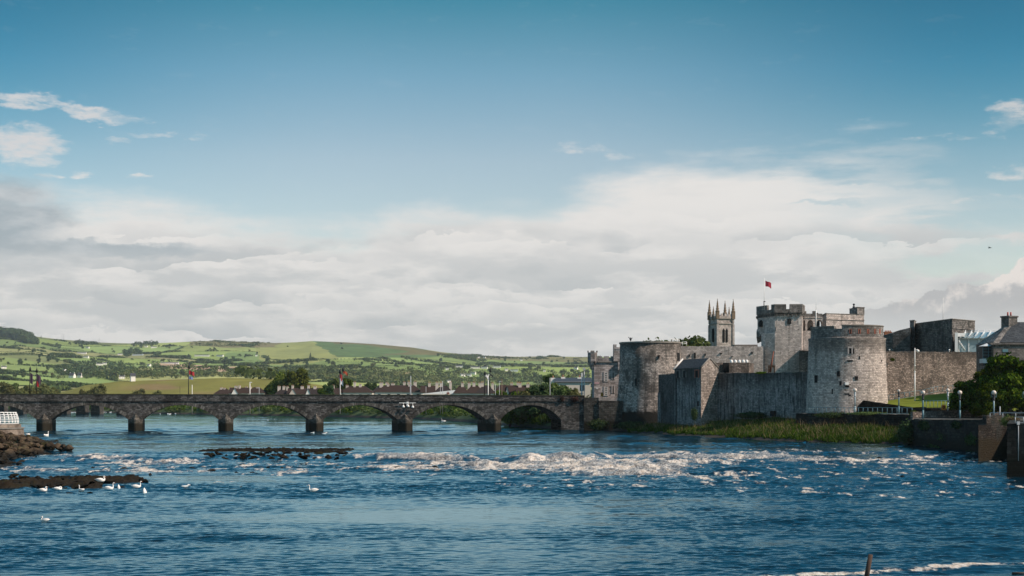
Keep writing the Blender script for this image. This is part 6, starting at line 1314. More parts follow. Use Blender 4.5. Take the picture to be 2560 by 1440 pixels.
# brown lit quay face
mb = MB(); mb.prism([G(2446, 161), G(2526, 165), G(2540, 172), G(2460, 173)], -1.6, ZZ(1062, 163)); mb.prism([G(2466, 162.5), G(2504, 164.5), G(2510, 170), G(2468, 172)], ZZ(1062, 163), ZZ(1038.5, 164)); tag(mb.build('quay_wall', m_brownq, None, (*G(2480, 163), 0)), 'sunlit brown stone quay face between the black walls', 'wall')
# near dark pillar
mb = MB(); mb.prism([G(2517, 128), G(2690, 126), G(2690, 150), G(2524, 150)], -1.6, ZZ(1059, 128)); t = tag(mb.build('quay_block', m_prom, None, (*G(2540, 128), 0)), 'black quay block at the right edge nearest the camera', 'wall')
mb = MB(); x, y = G(2546, 127.7); mb.tube((x, y, ZZ(1152, y)), (x, y, ZZ(1064, y)), .05, .06); mb.box((x-.02, y, ZZ(1062, y)), (.25, .15, .3)); tag(mb.build('drain_pipe', m_grey, None, (x, y, 1)), 'thin pale pipe running down the black quay block', 'pipe')
# pale rubble parapet behind the promenade
walls('parapet_wall', 'low pale rubble wall along the promenade under the trees', (2282, 206), (2600, 213), .6, 2.5, 1029.5, 1026, m_lit, ragged=.05, seed=43, n=30)
# ramp walls
mb = MB(); a, b2, c_ = G(2146, 233), G(2161, 231.5), G(2350, 226)
mb.poly([(*a, ZZ(1035, 233)), (*c_, ZZ(1035, 226)), (*c_, ZZ(1028.5, 226)), (*b2, ZZ(1001, 231.5)), (*a, ZZ(1017, 233))]); mb.poly([(*b2, ZZ(1001, 231.5)), (*c_, ZZ(1028.5, 226)), (c_[0], c_[1]+1.0, ZZ(1028.5, 226)), (b2[0], b2[1]+1.0, ZZ(1001, 231.5))]); mb.poly([(*a, ZZ(1017, 233)), (*b2, ZZ(1001, 231.5)), (b2[0], b2[1]+1, ZZ(1001, 231.5)), (a[0], a[1]+1, ZZ(1017, 233))])
mb.poly([(a[0], a[1]+1, ZZ(1035, 233)), (c_[0], c_[1]+1, ZZ(1035, 226)), (c_[0], c_[1]+1, ZZ(1028.5, 226)), (b2[0], b2[1]+1, ZZ(1001, 231.5)), (a[0], a[1]+1, ZZ(1017, 233))])
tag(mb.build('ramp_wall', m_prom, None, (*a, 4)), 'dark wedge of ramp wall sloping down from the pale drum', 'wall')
# lawn
m_lawn, T, b = new_mat('lawn_grass'); pos = T.new('ShaderNodeNewGeometry').outputs['Position']; lx, ly, lz = T.sep(pos)
T.put(b.inputs['Base Color'], T.mix(T.ss(T.noise(T.xyz(T.mul(lx, .35), ly, lz), .8, 5, .65), .38, .62), T.mix(T.noise(pos, 6, 4, .7), (0.085,0.11,0.010), (0.14,0.17,0.018)), T.mix(T.noise(pos, 6, 4, .7), (0.12,0.15,0.016), (0.18,0.20,0.03)))); b.inputs['Roughness'].default_value = .95; b.inputs['Specular IOR Level'].default_value = .1
n_ = 40; us = np.linspace(2150, 2640, 60); ys_ = np.linspace(213, 262, 40); gu, gyy = np.meshgrid(us, ys_); gxx = (gu-1280)/F*gyy
s_ = np.clip((gyy-214)/32, 0, 1); zt0 = ZZ(1030, 214)-.0; s_ = np.clip((gyy-224)/20, 0, 1.0); pyb = 1028-s_*(1028-np.interp(gu, [2150,2212,2300,2400,2640], [1012,1003,989,980,975])); zz0 = CH-(pyb-1000)/F*np.clip(gyy, 224, 246)+(fbm(gxx/4, gyy/4, 7)-.5)*.08
lim = 222+(2300-gu)*0.05; keep = (gyy > np.interp(gu, [2150,2212,2350,2640], [232.5,231.2,226.8,222.5]))
Fq = grid_faces(*gu.shape); kf = keep.ravel()[Fq].all(1)
tag(link('lawn', np_mesh('lawn', np.stack([gxx, gyy, zz0], -1).reshape(-1, 3), Fq[kf], m_lawn, True)), kind='structure')
# railings
zr_ = zA-.15
railing('railing', 'pale railing on the wall in front of the drum tower', [(*G(2022, 231.5), zr_), (*G(2280, 214), zr_)], 1.02, 22, m_teal, .03, (1.0, .12))
railing('railing', 'thin grey railing along the foot of the long rubble wall', [(*G(2222, 242), 6.2), (*G(2300, 244), 7.0), (*G(2345, 246), 7.75), (*G(2420, 248), 7.9)], .95, 16, m_teal, .03, (1.0, .1))
railing('railing', 'short grey railing on the lawn between two lamps', [(*G(2306, 229), 4.9), (*G(2372, 228), 4.9)], 1.3, 7, m_teal, .03, (1.0, .08))
railing('railing', 'pale railing on the pale rubble wall under the trees', [(*G(2330, 217.5), ZZ(1028.5, 217)), (*G(2460, 205.5), ZZ(1027.5, 205))], .45, 12, m_black, .025, (1.0,))
railing('railing', 'pale steel handrail at the right edge of the quay', [(*G(2475, 158), ZZ(1044.5, 158)), (*G(2640, 150), ZZ(1045.5, 150))], .55, 5, m_grey, .035, (1.0,))
railing('railing', 'white framed railing on top of the near black quay block', [(*G(2538, 129), ZZ(1058, 129)), (*G(2600, 129), ZZ(1058, 129))], .55, 3, m_grey, .03, (1.0, .06))
# globe lamps
m_globe = simple('globe_glass', (0.62, 0.54, 0.47), 0.35, .06, 3, spec=.5)
lampL = [(2137.5,975.5,229,'teal post','globe lamp in front of the drum tower',10),(2247,977,226,'','globe lamp second from the left, before the ramp wall',7.5),(2307.5,981.5,199,'','larger globe lamp left of the orange sign',10.5),(2369.5,975.5,224,'','globe lamp touching the left edge of the tree',9),(2399.5,981.5,199,'','dark stemmed globe lamp in front of the tree',11),(2484.5,981.5,186,'','caged globe lamp on the quay pier in front of the big tree',11.5),(2563.5,983,180,'','globe lamp cut by the right edge of the picture',12)]
for i, (px, py, Y, _, lb, dpx) in enumerate(lampL):
    x, y = G(px, Y); z = ZZ(py, Y); rr_ = dpx/2/F*Y; z0 = {0: zr_, 1: zr_, 3: ZZ(1026, Y)}.get(i, zB-.12); 
    if i == 5: z0 = ZZ(1040, Y)-1.2
    t = thing('globe_lamp', lb, 'street lamp', (x, y, z0), 'globe lamps along the promenade')
    mb = MB(); mb.tube((x, y, z0), (x, y, z0+1.2), .13, .13, 10); mb.tube((x, y, z0+1.2), (x, y, z-rr_-.45), .10, .085, 10); mb.build('post', m_teal if i not in (0, 3, 5) else simple('pale_teal_%d' % i, (0.26, 0.36, 0.40), .45), t)
    mb = MB(); mb.lathe((x, y), [(.1, z-rr_-.75), (.17, z-rr_-.7), (.17, z-rr_-.55), (.12, z-rr_-.5), (.2, z-rr_-.08), (.14, z-rr_+.06)], 12); mb.build('collar', m_black if i not in (0, 3) else m_grey, t)
    mb = MB(); mb.ball((x, y, z), rr_, 20, 12); mb.build('globe', m_globe, t)
    if i >= 5:
        mb = MB()
        for s in (-1, 1): mb.tube((x+s*rr_*1.1, y, z-rr_*1.9), (x+s*rr_*1.1, y, z+rr_*.3), .03); mb.tube((x, y, z-rr_*1.9), (x+s*rr_*1.1, y, z-rr_*1.9), .03)
        mb.build('cage', m_teal, t)
x, y = G(2492, 185); mb = MB(); z0 = ZZ(1040, 185)-1; mb.tube((x+.4, y, z0), (x+.4, y, ZZ(1016, y)), .07); tag(mb.build('bollard_post', m_grey, None, (x, y, z0)), 'short pale post beside the caged globe lamp', 'post')
# camera pole
x, y = G(2287, 238); z0 = 6.6; t = thing('camera_pole', 'tall white pole with a dome camera in front of the rubble wall', 'camera pole', (x, y, z0)); mb = MB(); mb.tube((x, y, z0-.5), (x, y, ZZ(930, y)), .11, .10, 10); mb.tube((x, y, ZZ(930, y)), (x, y, ZZ(870, y)), .08, .07, 10); mb.build('pole', m_white, t)
for py in (914, 929): mb = MB(); mb.tube((x, y, ZZ(py+1.2, y)), (x, y, ZZ(py-1.2, y)), .15, None, 10); mb.build('clamp', m_white, t)
mb = MB(); mb.tube((x, y, ZZ(875, y)), (x+.5, y, ZZ(874, y)), .05); mb.build('arm', m_white, t); mb = MB(); mb.ball((x+.52, y, ZZ(877.5, y)), .24, 12, 8); mb.build('dome_camera', m_white, t)
# orange sign
x, y = G(2359, 208); zz = ZZ(1020.5, y); t = thing('warning_sign', 'orange sign with a dark symbol on a short post', 'sign', (x, y, 3.6)); mb = MB(); mb.tube((x, y, 3.4), (x, y, ZZ(1029, y)), .05); mb.build('post', m_white, t); mb = MB(); mb.box((x, y-.03, ZZ(1025, y)), (.62, .05, .62)); mb.lathe((x, y), [(.31, ZZ(1025, y)+.62), (.22, ZZ(1025, y)+.78), (0, ZZ(1025, y)+.8)], 12, sy=.1); mb.build('panel', simple('sign_orange', (0.75, 0.26, 0.04), .6), t)
disc(x, y-.075, ZZ(1018.5, y), .20).build('symbol', simple('sign_dark_red', (0.20, 0.02, 0.01)), t)
mb = MB(); mb.box((x-.08, y-.09, ZZ(1018.5, y)-.05), (.05, .01, .14)); mb.box((x+.02, y-.09, ZZ(1018.5, y)-.03), (.16, .01, .04)); mb.build('pictogram', simple('sign_orange2', (0.75, 0.30, 0.05), .6), t)
# right-hand trees
L_prom = leaf_mat('promenade_leaf', (0.011,0.024,0.003), (0.040,0.068,0.007), (0.13,0.165,0.016), .2)
TR = tree_meshes('t', 8, 8.5, 201, 22000, .20, L_prom, 52, .20)
TR2 = tree_meshes('t', 8, 8.5, 202, 24000, .20, L_prom, 60, .18)
TR3 = tree_meshes('t', 8, 8.5, 203, 22000, .20, L_prom, 52, .20)
def rt(tm, px, pyt, Y, s_w, lb, rz):
    x, y = G(px, Y); z0 = zB-.12; s = (ZZ(pyt, Y)-z0)/8.2; o = place_tree(tm, 'promenade_tree', lb, 'tree', (x, y, z0), s, rz, 'trees on the promenade'); o.scale = (s_w, s_w, s)
rt(TR, 2432, 930, 206, .90, 'smaller rounded tree left of the big promenade tree', 0.3)
rt(TR2, 2522, 866, 203, 1.25, 'big rounded tree in front of the slate house', 1.1)
rt(TR3, 2478, 905, 209, .80, 'middle tree merging into the big promenade tree', 2.0)
rt(TR, 2585, 885, 212, 1.05, 'large tree cut by the right edge of the picture', 4.0)
rt(TR2, 2472, 945, 200, .60, 'low tree in front of the merging crowns', 3.2)
# ---------------------------------------------------------------- grass bank
def blades(n, sampler, h0, h1, w, mat, name, label, seed, kind='stuff'):
    rg_ = np.random.default_rng(seed); x, y = sampler(rg_, n); z = land_h(x, y); k = (z > .30+(fbm(x/2, y/2, 9)-.5)*.8); x, y, z = x[k], y[k], z[k]; n = len(x)
    cl = 0.45+1.1*fbm(x/2.2, y/2.2, 13, 3); hh = rg_.uniform(h0, h1, n)*cl; a = rg_.uniform(0, 6.28, n); lean = rg_.normal(0, .55, (n, 2))*hh[:, None]
    p0 = np.stack([x-np.cos(a)*w, y-np.sin(a)*w, z-.1], -1); p1 = np.stack([x+np.cos(a)*w, y+np.sin(a)*w, z-.1], -1); p2 = np.stack([x+lean[:, 0], y+lean[:, 1], z+hh], -1)
    V = np.stack([p0, p1, p2], 1).reshape(-1, 3); o = link(name, np_mesh(name, V, np.arange(3*n).reshape(-1, 3), mat)); return tag(o, label, 'grass', None, kind)
L_grass = leaf_mat('bank_grass', (0.016,0.029,0.004), (0.044,0.073,0.008), (0.092,0.122,0.020), .25); L_dry = leaf_mat('dry_grass', (0.12,0.10,0.04), (0.20,0.16,0.08), (0.32,0.25,0.15), .3)
def bank(rg_, n):
    x = rg_.uniform(16, 70, n*3); y = rg_.uniform(188, 286, n*3); px = x/y*F+1280
    d = seg_dist(x, y, RIGHT); k = (~inside(x, y, RIVER)) & (d < 34) & (px > 1570) & (px < 2295) & (y < np.interp(px, [1570,1640,1690,1752,1786,2026,2290], [283,282,268,258,262,243,213])-.2)
    return x[k], y[k]
blades(95000, bank, .16, .55, .11, L_grass, 'grass_bank', 'rough green grass covering the bank below the castle walls', 301)
blades(3500, bank, .7, 1.5, .05, L_dry, 'dry_stalks', 'dry pale stalks standing in the grass bank', 302)
rg_ = np.random.default_rng(55)
def clump(name, lb, px, py, Y, rx, rz_, mat, n, ls, grp=None, ry=None):
    x, y = G(px, Y); z = ZZ(py, y); c_, nn = crown_pts([(x, y, z, rx, ry or rx*.5, rz_)], n, rg_, .35); V, Fq = leaves(c_, nn, ls, rg_); tag(link(name, np_mesh(name, V, Fq, mat)), lb, 'bush', grp)
clump('bush', 'dark low bush at the foot of the streaked wall', 1880, 1038, 252, 3.4, .7, L_dark, 2500, .13, 'bushes at the castle foot')
clump('bush', 'dark ivy mass hanging over the promenade wall', 2085, 1038, 226, 3.6, .55, L_dark, 2200, .13, 'bushes at the castle foot')
clump('bush', 'mossy tuft on top of the promenade wall', 2170, 1033.5, 220, 3.6, .3, L_mid, 1600, .10, 'bushes at the castle foot')
clump('bush', 'green tuft at the corner of the promenade wall', 2284, 1036, 210, .8, .7, L_bright, 900, .10, 'bushes at the castle foot')
clump('bush', 'slim bush in the corner by the slate roofed house', 1735, 1036, 258, .8, 1.4, L_dark, 900, .12, 'bushes at the castle foot')
clump('bush', 'grass tuft on top of the streaked wall', 1902, 932, 252.5, 1.3, .28, L_bright, 500, .10, 'bushes at the castle foot')
clump('bush', 'yellowish weed growing high on the rubble wall', 2231, 899, 247, .5, .35, L_bright, 300, .09, 'bushes at the castle foot')
clump('bush', 'ivy on the sunlit brown quay face', 2522, 1053, 158, 1.2, .75, L_mid, 1400, .08, 'bushes at the castle foot', .6)
clump('bush', 'orange lichen bush beside the ivy on the quay', 2532, 1048, 157, .9, .3, L_dry, 700, .07, 'bushes at the castle foot', .5)
clump('bush', 'black ivy mass rounding the left end of the tall quay wall', 2268, 1082, 198, 1.6, 1.9, L_dark, 2600, .14, 'bushes at the castle foot', 1.2)
for px_, py_, Y_, rx_, rz2, lb_ in ((2310, 1064, 193, 1.6, .9, 'ivy patch high on the tall quay wall, leftmost'), (2352, 1090, 187, 1.9, 1.0, 'wide ivy patch low on the tall quay wall'), (2392, 1062, 180.5, 1.3, .7, 'ivy tuft hanging from the quay coping in the middle'), (2428, 1100, 175, 1.3, .9, 'ivy patch at the water end of the tall quay wall'), (2330, 1118, 190, 2.2, .5, 'dark weed fringe at the water foot of the quay wall, left'), (2420, 1134, 176, 2.2, .5, 'dark weed fringe at the water foot of the quay wall, right')):
    clump('ivy', lb_, px_, py_, Y_-.3, .5, rz2, L_dark, 900, .11, 'ivy on the tall quay wall', rx_*2)
clump('bush', 'dark weeds at the foot of the flat tower', 1580, 1064, 282, 4.0, 1.0, L_dark, 2200, .16, 'bushes at the castle foot', 1.2)
clump('bush', 'dark weeds against the quay wall by the bridge end', 1495, 1062, 286.5, 2.5, 1.3, L_dark, 1500, .16, 'bushes at the castle foot', .8)
# ================================================================ left bastion, rocks, birds
m_rock = None
def rock_mat(name, c1, c2, wet=0.45, moss=0.0):
    m, T, b = new_mat(name); pos = T.new('ShaderNodeNewGeometry').outputs['Position']; oi = T.new('ShaderNodeObjectInfo').outputs['Random']; x, y, z = T.sep(pos)
    c = T.mix(T.ss(T.add(T.noise(pos, 1.6, 6, .7), T.mul(T.sub(oi, .5), .35)), .3, .7), c1, c2); c = T.mix(T.ss(T.noise(pos, .6, 3), .5, .7, 0, moss), c, (0.05, 0.055, 0.015))
    c = T.mix(T.ss(z, wet, wet-.7), c, (0.018, 0.015, 0.011)); T.put(b.inputs['Base Color'], c); T.put(b.inputs['Roughness'], T.ss(z, wet, wet-.7, .9, .55)); b.inputs['Specular IOR Level'].default_value = .08
    bp = T.new('ShaderNodeBump'); bp.inputs['Strength'].default_value = .8; bp.inputs['Distance'].default_value = .1; T.put(bp.inputs['Height'], T.noise(pos, 4, 6, .75)); T.l.new(bp.outputs[0], b.inputs['Normal']); return m
m_rock = rock_mat('brown_rock', (0.018,0.013,0.009), (0.100,0.070,0.046), .9, .35); m_weed = rock_mat('weedy_rock', (0.005,0.004,0.003), (0.020,0.014,0.009), -.1, .2)
def rock_mesh(seed, mat, flat=1.0, sub_=3, na=.12):
    import bmesh
    bm = bmesh.new(); bmesh.ops.create_icosphere(bm, subdivisions=sub_, radius=1.0); rr = random.Random(seed); pl = [(Vector((rr.uniform(-1, 1), rr.uniform(-1, 1), rr.uniform(-1, 1))).normalized(), rr.uniform(.38, .80)) for _ in range(12)]
    for v in bm.verts:
        p = v.co.copy()
        for n, d in pl:
            k = p.dot(n)-d
            if k > 0: p -= n*k
        p.z *= 1.0; p += Vector((mnoise.noise(p*2.2+Vector((seed, 0, 0))), mnoise.noise(p*2.2+Vector((0, seed, 0))), mnoise.noise(p*2.2+Vector((0, 0, seed)))))*na; p.z *= flat; v.co = p
    me = bpy.data.meshes.new('rock'); bm.to_mesh(me); bm.free(); me.materials.append(mat)
    for f in me.polygons: f.use_smooth = False
    return me
RK = [rock_mesh(i, m_rock, .8, 2, .05) for i in range(8)]; RW = [rock_mesh(20+i, m_weed, .6) for i in range(6)]
rr = random.Random(12); k = 0
pile = lambda y: np.interp(y, [128, 140, 158, 172, 182, 196, 215], [-46.0, -50.0, -53.0, -52.0, -58, -64.0, -68])
while k < 280:
    y = rr.uniform(131, 206); xe = float(pile(y)); d = abs(rr.gauss(0, 1))*4.0+rr.uniform(0, 3); x = xe-d
    if x/y*F+1280 < -40: continue
    z = min(2.2, .12+d*.20)+rr.uniform(-.15, .2); s = rr.uniform(.28, .72)*(1.15 if d > 1.5 else .8)
    if rr.random() < .12: s *= 1.4
    o = link('boulder', RK[k % 8], None, (x, y, z-.25*s-(.5 if y < 158 else 0))); o.scale = (s*rr.uniform(.8, 1.6), s*rr.uniform(.7, 1.1), s*rr.uniform(.55, .95)); o.rotation_euler = (rr.uniform(-.4, .4), rr.uniform(-.4, .4), rr.uniform(0, 6.28))
    tag(o, 'brown angular boulder in the heap below the left bastion', 'boulder', 'boulders of the left heap'); k += 1
# heap body under the boulders
gx_, gy_ = np.meshgrid(np.linspace(-90, -44, 90), np.linspace(126, 214, 110)); dd = np.interp(gy_, [128,140,158,172,182,196,215], [-46.0,-50.5,-54.5,-54.2,-60,-64.5,-68])-gx_
gz_ = np.where(dd > 0, np.minimum(2.0, dd*.22), dd*.5)+(fbm(gx_/1.6, gy_/1.6, 4, 4)-.5)*.9-.25-.4*(gy_ < 158)
tag(link('rock_heap_ground', np_mesh('rock_heap_ground', np.stack([gx_, gy_, gz_], -1).reshape(-1, 3), grid_faces(*gx_.shape), m_rock)), kind='structure')
# round bastion with the white railing
Yb = 209.0; bcx, bcy = (-24-1280)/F*(Yb+3.5), Yb+3.5; rb_ = (58+24)/F*Yb
m_bw = masonry('bastion_concrete', (0.30,0.245,0.20), (0.13,0.10,0.08), 1.6, 1.1, .02, stain=.5, streak=.7, patch=.6, seed=105.0, rubble=.02, bump=.5)
t = thing('river_bastion', 'round brown stone river bastion at the left edge', 'bastion', (bcx, bcy, 0)); zb1, zb2 = ZZ(1072.5, Yb), ZZ(1063, Yb)
mb = MB(); mb.lathe((bcx, bcy), [(rb_+.15, -1), (rb_, 1.2), (rb_-.1, zb1)], 48); mb.build('lower_wall', m_bw, t)
mb = MB(); mb.arc((bcx, bcy), rb_-1, rb_+.06, zb1+.003, zb1+.16, 0, 2*math.pi, 48); mb.build('ledge', m_cope, t)
mb = MB(); mb.arc((bcx, bcy), .3, rb_-.45, zb1+.16, zb2+.1, 0, 2*math.pi, 48); mb.build('kerb', m_bw, t)
g = thing('railing', 'white curved railing with leaning posts on the left bastion', 'railing', (bcx, bcy, zb2)); rq = rb_-.75; hh_ = ZZ(1032.5, Yb)-zb2
posts = MB(); zz_ = lambda f_: zb2+.1+hh_*f_; rad = lambda f_: rq-.05+.18*f_-0.55*f_*f_
for k in range(36):
    a = 2*math.pi*k/36
    pb = MB(); prev = None
    for f_ in (0, .3, .6, .85, 1.0):
        p = (bcx+math.sin(a)*rad(f_), bcy-math.cos(a)*rad(f_), zz_(f_))
        if prev: pb.tube(prev, p, .075, None, 6)
        prev = p
    if math.cos(a) > -.3: pb.build('post', m_white, g)
for f_ in (.05, .25, .42, .60, .78, .97):
    rl = MB()
    for k in range(36):
        a, q = 2*math.pi*k/36, 2*math.pi*(k+1)/36; rl.tube((bcx+math.sin(a)*rad(f_), bcy-math.cos(a)*rad(f_), zz_(f_)), (bcx+math.sin(q)*rad(f_), bcy-math.cos(q)*rad(f_), zz_(f_)), .045, None, 6)
    rl.build('rail', m_white, g)
clump('bush', 'olive weeds at the foot of the left bastion', 28, 1108, 203, 2.6, .35, L_olive, 1500, .10, 'weeds on the left heap', 1.4)
clump('bush', 'olive weeds on the crest of the boulder heap', 78, 1108, 196, 3.0, .35, L_mid, 1500, .10, 'weeds on the left heap', 2.0)
# ---- weedy rock shelves in the river
def WY(py): return (CH+.6)*F/(py-1000)
def shelf(px0, px1, py_c, wid, amp, lb, seed, up_=True, zoff=0.0):
    Yc = (CH if up_ else CH+.6)*F/(py_c-1000); x0, x1 = (px0-1280)/F*Yc, (px1-1280)/F*Yc; gx_, gy_ = np.meshgrid(np.linspace(x0-1, x1+1, int((x1-x0)*5)+20), np.linspace(Yc-wid, Yc+wid, int(wid*7)))
    s = (gx_-x0)/(x1-x0); e = np.clip(1-np.abs(2*s-1)**6, 0, 1)*np.clip(1-((gy_-Yc)/wid)**2, 0, 1); e2 = e*(-.15+2.2*fbm(gx_/2.4, gy_/1.8, seed, 4, .6))
    gz_ = amp*(np.minimum(e2, .60)-.30)*1.9+(fbm(gx_/.55, gy_/.8, seed+3, 4, .65)-.5)*.85*np.clip(e*3, 0, 1); base_ = 0.0 if up_ else -.6
    tag(link('rock_shelf', np_mesh('rock_shelf', np.stack([gx_, gy_, gz_+base_+zoff], -1).reshape(-1, 3), grid_faces(*gx_.shape), m_weed)), lb, 'rocks', 'weedy rock shelves in the river')
shelf(485, 895, 1139, 9, .62, 'long dark weedy rock shelf in midstream', 5, False, .30)
shelf(560, 800, 1146, 6, .42, 'lower dark ledge in front of the long rock shelf', 6, False, .08)
shelf(-60, 240, 1209, 3.8, .40, 'large dark rock shelf at the left edge above the swans', 7, False, .0)
shelf(-60, 70, 1219, 2.6, .5, 'low pebbly tongue in front of the large left shelf', 9, False, .06)
shelf(165, 372, 1203, 2.6, .30, 'flat dark ledge behind the standing swan', 8, False, .10)
shelf(180, 250, 1218, 1.2, .32, 'thin flat rock between the swans', 10, False, .04)
for n_, x0_, x1_, y0_, y1_, dn_, lb_, gp_ in ((60, -20, 250, 1194, 1222, .6, 'black jagged stone on the rock shelf above the swans', 'jagged stones on the left shelf'), (34, 175, 370, 1196, 1208, .6, 'black stone on the flat ledge behind the standing swan', 'stones on the flat ledge'), (60, 515, 875, 1130, 1148, 0, 'weedy stone on the long midstream rock shelf', 'stones on the midstream shelf')):
    for _ in range(n_):
        px, py = rr.uniform(x0_, x1_), rr.uniform(y0_, y1_); Y = (CH+dn_)*F/(py-1000); s = rr.uniform(.16, .45)*(1 if dn_ else 1.0)
        o = link('shelf_stone', RW[rr.randrange(6)], None, ((px-1280)/F*Y, Y, -dn_+(.14 if dn_ else .06))); o.scale = (s*rr.uniform(1, 2.2), s, s*rr.uniform(.6, 1.2)); o.rotation_euler = (rr.uniform(-.3, .3), rr.uniform(-.3, .3), rr.uniform(0, 6.28)); tag(o, lb_, 'rock', gp_)
for i, (px, py, w, h, lb) in enumerate([(270,1171,19,9,'dark rock in the foam left of the midstream shelf'),(308,1171,20,8,'second dark rock in the foam left of the midstream shelf'),(232,1169,14,7,'small dark rock at the left of the foam rocks'),(170,1155,22,7,'dark rock at the end of the left foam line'),(245,1146,14,6,'small rock behind the left foam line'),
    (461,1158,15,8,'dark rock left under the midstream shelf'),(602,1162,28,9,'dark pointed rock below the midstream shelf'),(528,1175,26,6,'flat brown rock in the left rapids'),(480,1169,18,5,'low rock in the left rapids'),(592,1181,14,5,'small brown rock in the left rapids'),(630,1181,12,5,'small dark rock below the pointed rock'),(641,1183,10,4,'tiny rock right of the small dark rock'),
    (670,1167,10,5,'tiny dark rock right of the pointed rock'),(705,1169,8,4,'tiny dark rock farther right of the pointed rock'),(817,1181,20,5,'flat dark rock in the centre rapids'),(1090,1168,22,9,'black rock at the end of the centre foam'),(1115,1172,12,5,'small black rock right of the black rock'),(1150,1172,20,4,'flat rock under the central foam'),
    (990,1167,28,6,'dark rock left of the black rock'),(1062,1164,16,5,'dark rock just left of the black rock'),(2103,1157,18,5,'flat dark rock in the right rapids'),(2200,1144,14,5,'brown rock in the right rapids'),(1673,1142,12,4,'small dark rock in the upper foam'),(2256,1190,13,6,'dark rock in the rough water on the right'),(2068,1146,14,4,'low rock in the right foam'),(2290,1158,22,4,'flat rock near the right quay'),
    (140,1101,14,6,'pointed rock upstream of the boulder heap'),(129,1104,8,3,'tiny rock left of the pointed upstream rock'),(101,1103,14,6,'dark rock just upstream of the boulder heap'),(88,1102,12,5,'dark rock touching the boulder heap'),(224,1231,16,5,'small rock below the line of swans'),(300,1217,26,4,'flat rock behind the right swans'),(362,1202,16,6,'dark rock right of the flat ledge'),
    (377,1186,10,6,'small dark rock above the right swans'),(462,1221,20,3,'flat rock under the lone gull'),(603,1217,9,3,'tiny dark rock right of the lone gull'),(163,1220,12,4,'small rock right of the second swan'),(340,1234,16,3,'thin flat rock left of the tail-up swan'),(172,1232,24,3,'thin flat rock under the second swan')]):
    dn = py > 1112; Y = (CH+(.6 if dn else 0))*F/(py-1000+h*.3); s = w/2/F*Y; o = link('river_rock', RW[i % 6], None, ((px-1280)/F*Y, Y, (-.6 if dn else 0)+.02)); o.scale = (s*1.15, s*.8, h/F*Y*1.25); o.rotation_euler = (0, 0, rr.uniform(-.4, .4)); tag(o, lb, 'rock', 'rocks in the rapids')
# ---- swans and gulls
m_swan = simple('swan_feathers', (0.84, 0.78, 0.73), .8, .06, 6); m_beak = simple('orange_beak', (0.60, 0.16, 0.03), .5); m_bleg = simple('black_legs', (0.02, 0.02, 0.02), .6)
def loft(path, mat, name):
    """one continuous body: (x, z, half width, half height, y) rings joined along the spine"""
    mb = MB(); n = 12; rings = []
    for i, (x, z, w, h, y) in enumerate(path):
        x0, z0 = path[max(0, i-1)][:2]; x1, z1 = path[min(len(path)-1, i+1)][:2]; d = Vector((x1-x0, 0, z1-z0)); d = d.normalized() if d.length > 1e-6 else Vector((1, 0, 0)); up = Vector((-d.z, 0, d.x))
        rings.append([Vector((x, y, z))+up*(h*math.sin(a))+Vector((0, w*math.cos(a), 0)) for a in (2*math.pi*k/n for k in range(n))])
    for a, b2 in zip(rings, rings[1:]):
        for k in range(n): j = (k+1) % n; mb.poly([a[k], a[j], b2[j], b2[k]], [(0, 0)]*4, 0, True)
    mb.poly(rings[0][::-1], [(0, 0)]*n); mb.poly(rings[-1], [(0, 0)]*n); o = mb.build(name, mat); me = o.data; bpy.data.objects.remove(o); return me
body = [(-.62,.20,.015,.01,0),(-.50,.17,.10,.04,0),(-.36,.13,.19,.11,0),(-.15,.10,.245,.17,0),(.08,.09,.245,.18,0),(.24,.09,.19,.16,0),(.35,.13,.10,.11,0)]
neck_up = [(.395,.22,.055,.06,0),(.40,.34,.045,.045,0),(.375,.46,.038,.038,0),(.375,.56,.036,.036,0),(.41,.63,.042,.042,0),(.47,.645,.045,.045,0),(.53,.62,.032,.03,0)]
neck_fold = [(.39,.20,.06,.06,0),(.38,.29,.05,.05,0),(.31,.36,.045,.045,0),(.26,.43,.042,.042,0),(.30,.49,.045,.045,0),(.37,.48,.045,.042,0),(.43,.44,.03,.03,0)]
neck_down = [(.42,.20,.06,.06,0),(.48,.24,.05,.05,0),(.55,.22,.045,.045,0),(.60,.12,.042,.042,0),(.61,.02,.045,.045,0),(.62,-.08,.03,.03,0)]
neck_back = [(.38,.20,.06,.06,0),(.37,.30,.05,.05,0),(.30,.34,.05,.05,.02),(.18,.33,.05,.05,.05),(.05,.32,.045,.04,.07)]
SW = {'up': loft(body+neck_up, m_swan, 'swan_body'), 'fold': loft(body+neck_fold, m_swan, 'swan_body'), 'down': loft(body+neck_down, m_swan, 'swan_body'), 'back': loft(body+neck_back, m_swan, 'swan_body')}
tail_up = loft([(-.02,.50,.01,.01,0),(-.03,.42,.07,.06,0),(-.02,.28,.15,.13,0),(0,.12,.2,.18,0),(.03,-.05,.2,.18,0),(.08,-.2,.12,.12,0)], m_swan, 'swan_body')
wing = loft([(-.50,.20,.02,.02,.10),(-.34,.21,.05,.07,.17),(-.12,.20,.06,.11,.215),(.10,.17,.055,.10,.215),(.24,.14,.02,.05,.18)], m_swan, 'wing'); wing2 = loft([(-.50,.20,.02,.02,-.10),(-.34,.21,.05,.07,-.17),(-.12,.20,.06,.11,-.215),(.10,.17,.055,.10,-.215),(.24,.14,.02,.05,-.18)], m_swan, 'wing')
beak = {'up': loft([(.54,.615,.025,.022,0),(.60,.59,.018,.012,0),(.63,.58,.008,.006,0)], m_beak, 'beak'), 'fold': loft([(.44,.435,.025,.022,0),(.49,.40,.018,.012,0),(.52,.39,.008,.006,0)], m_beak, 'beak')}
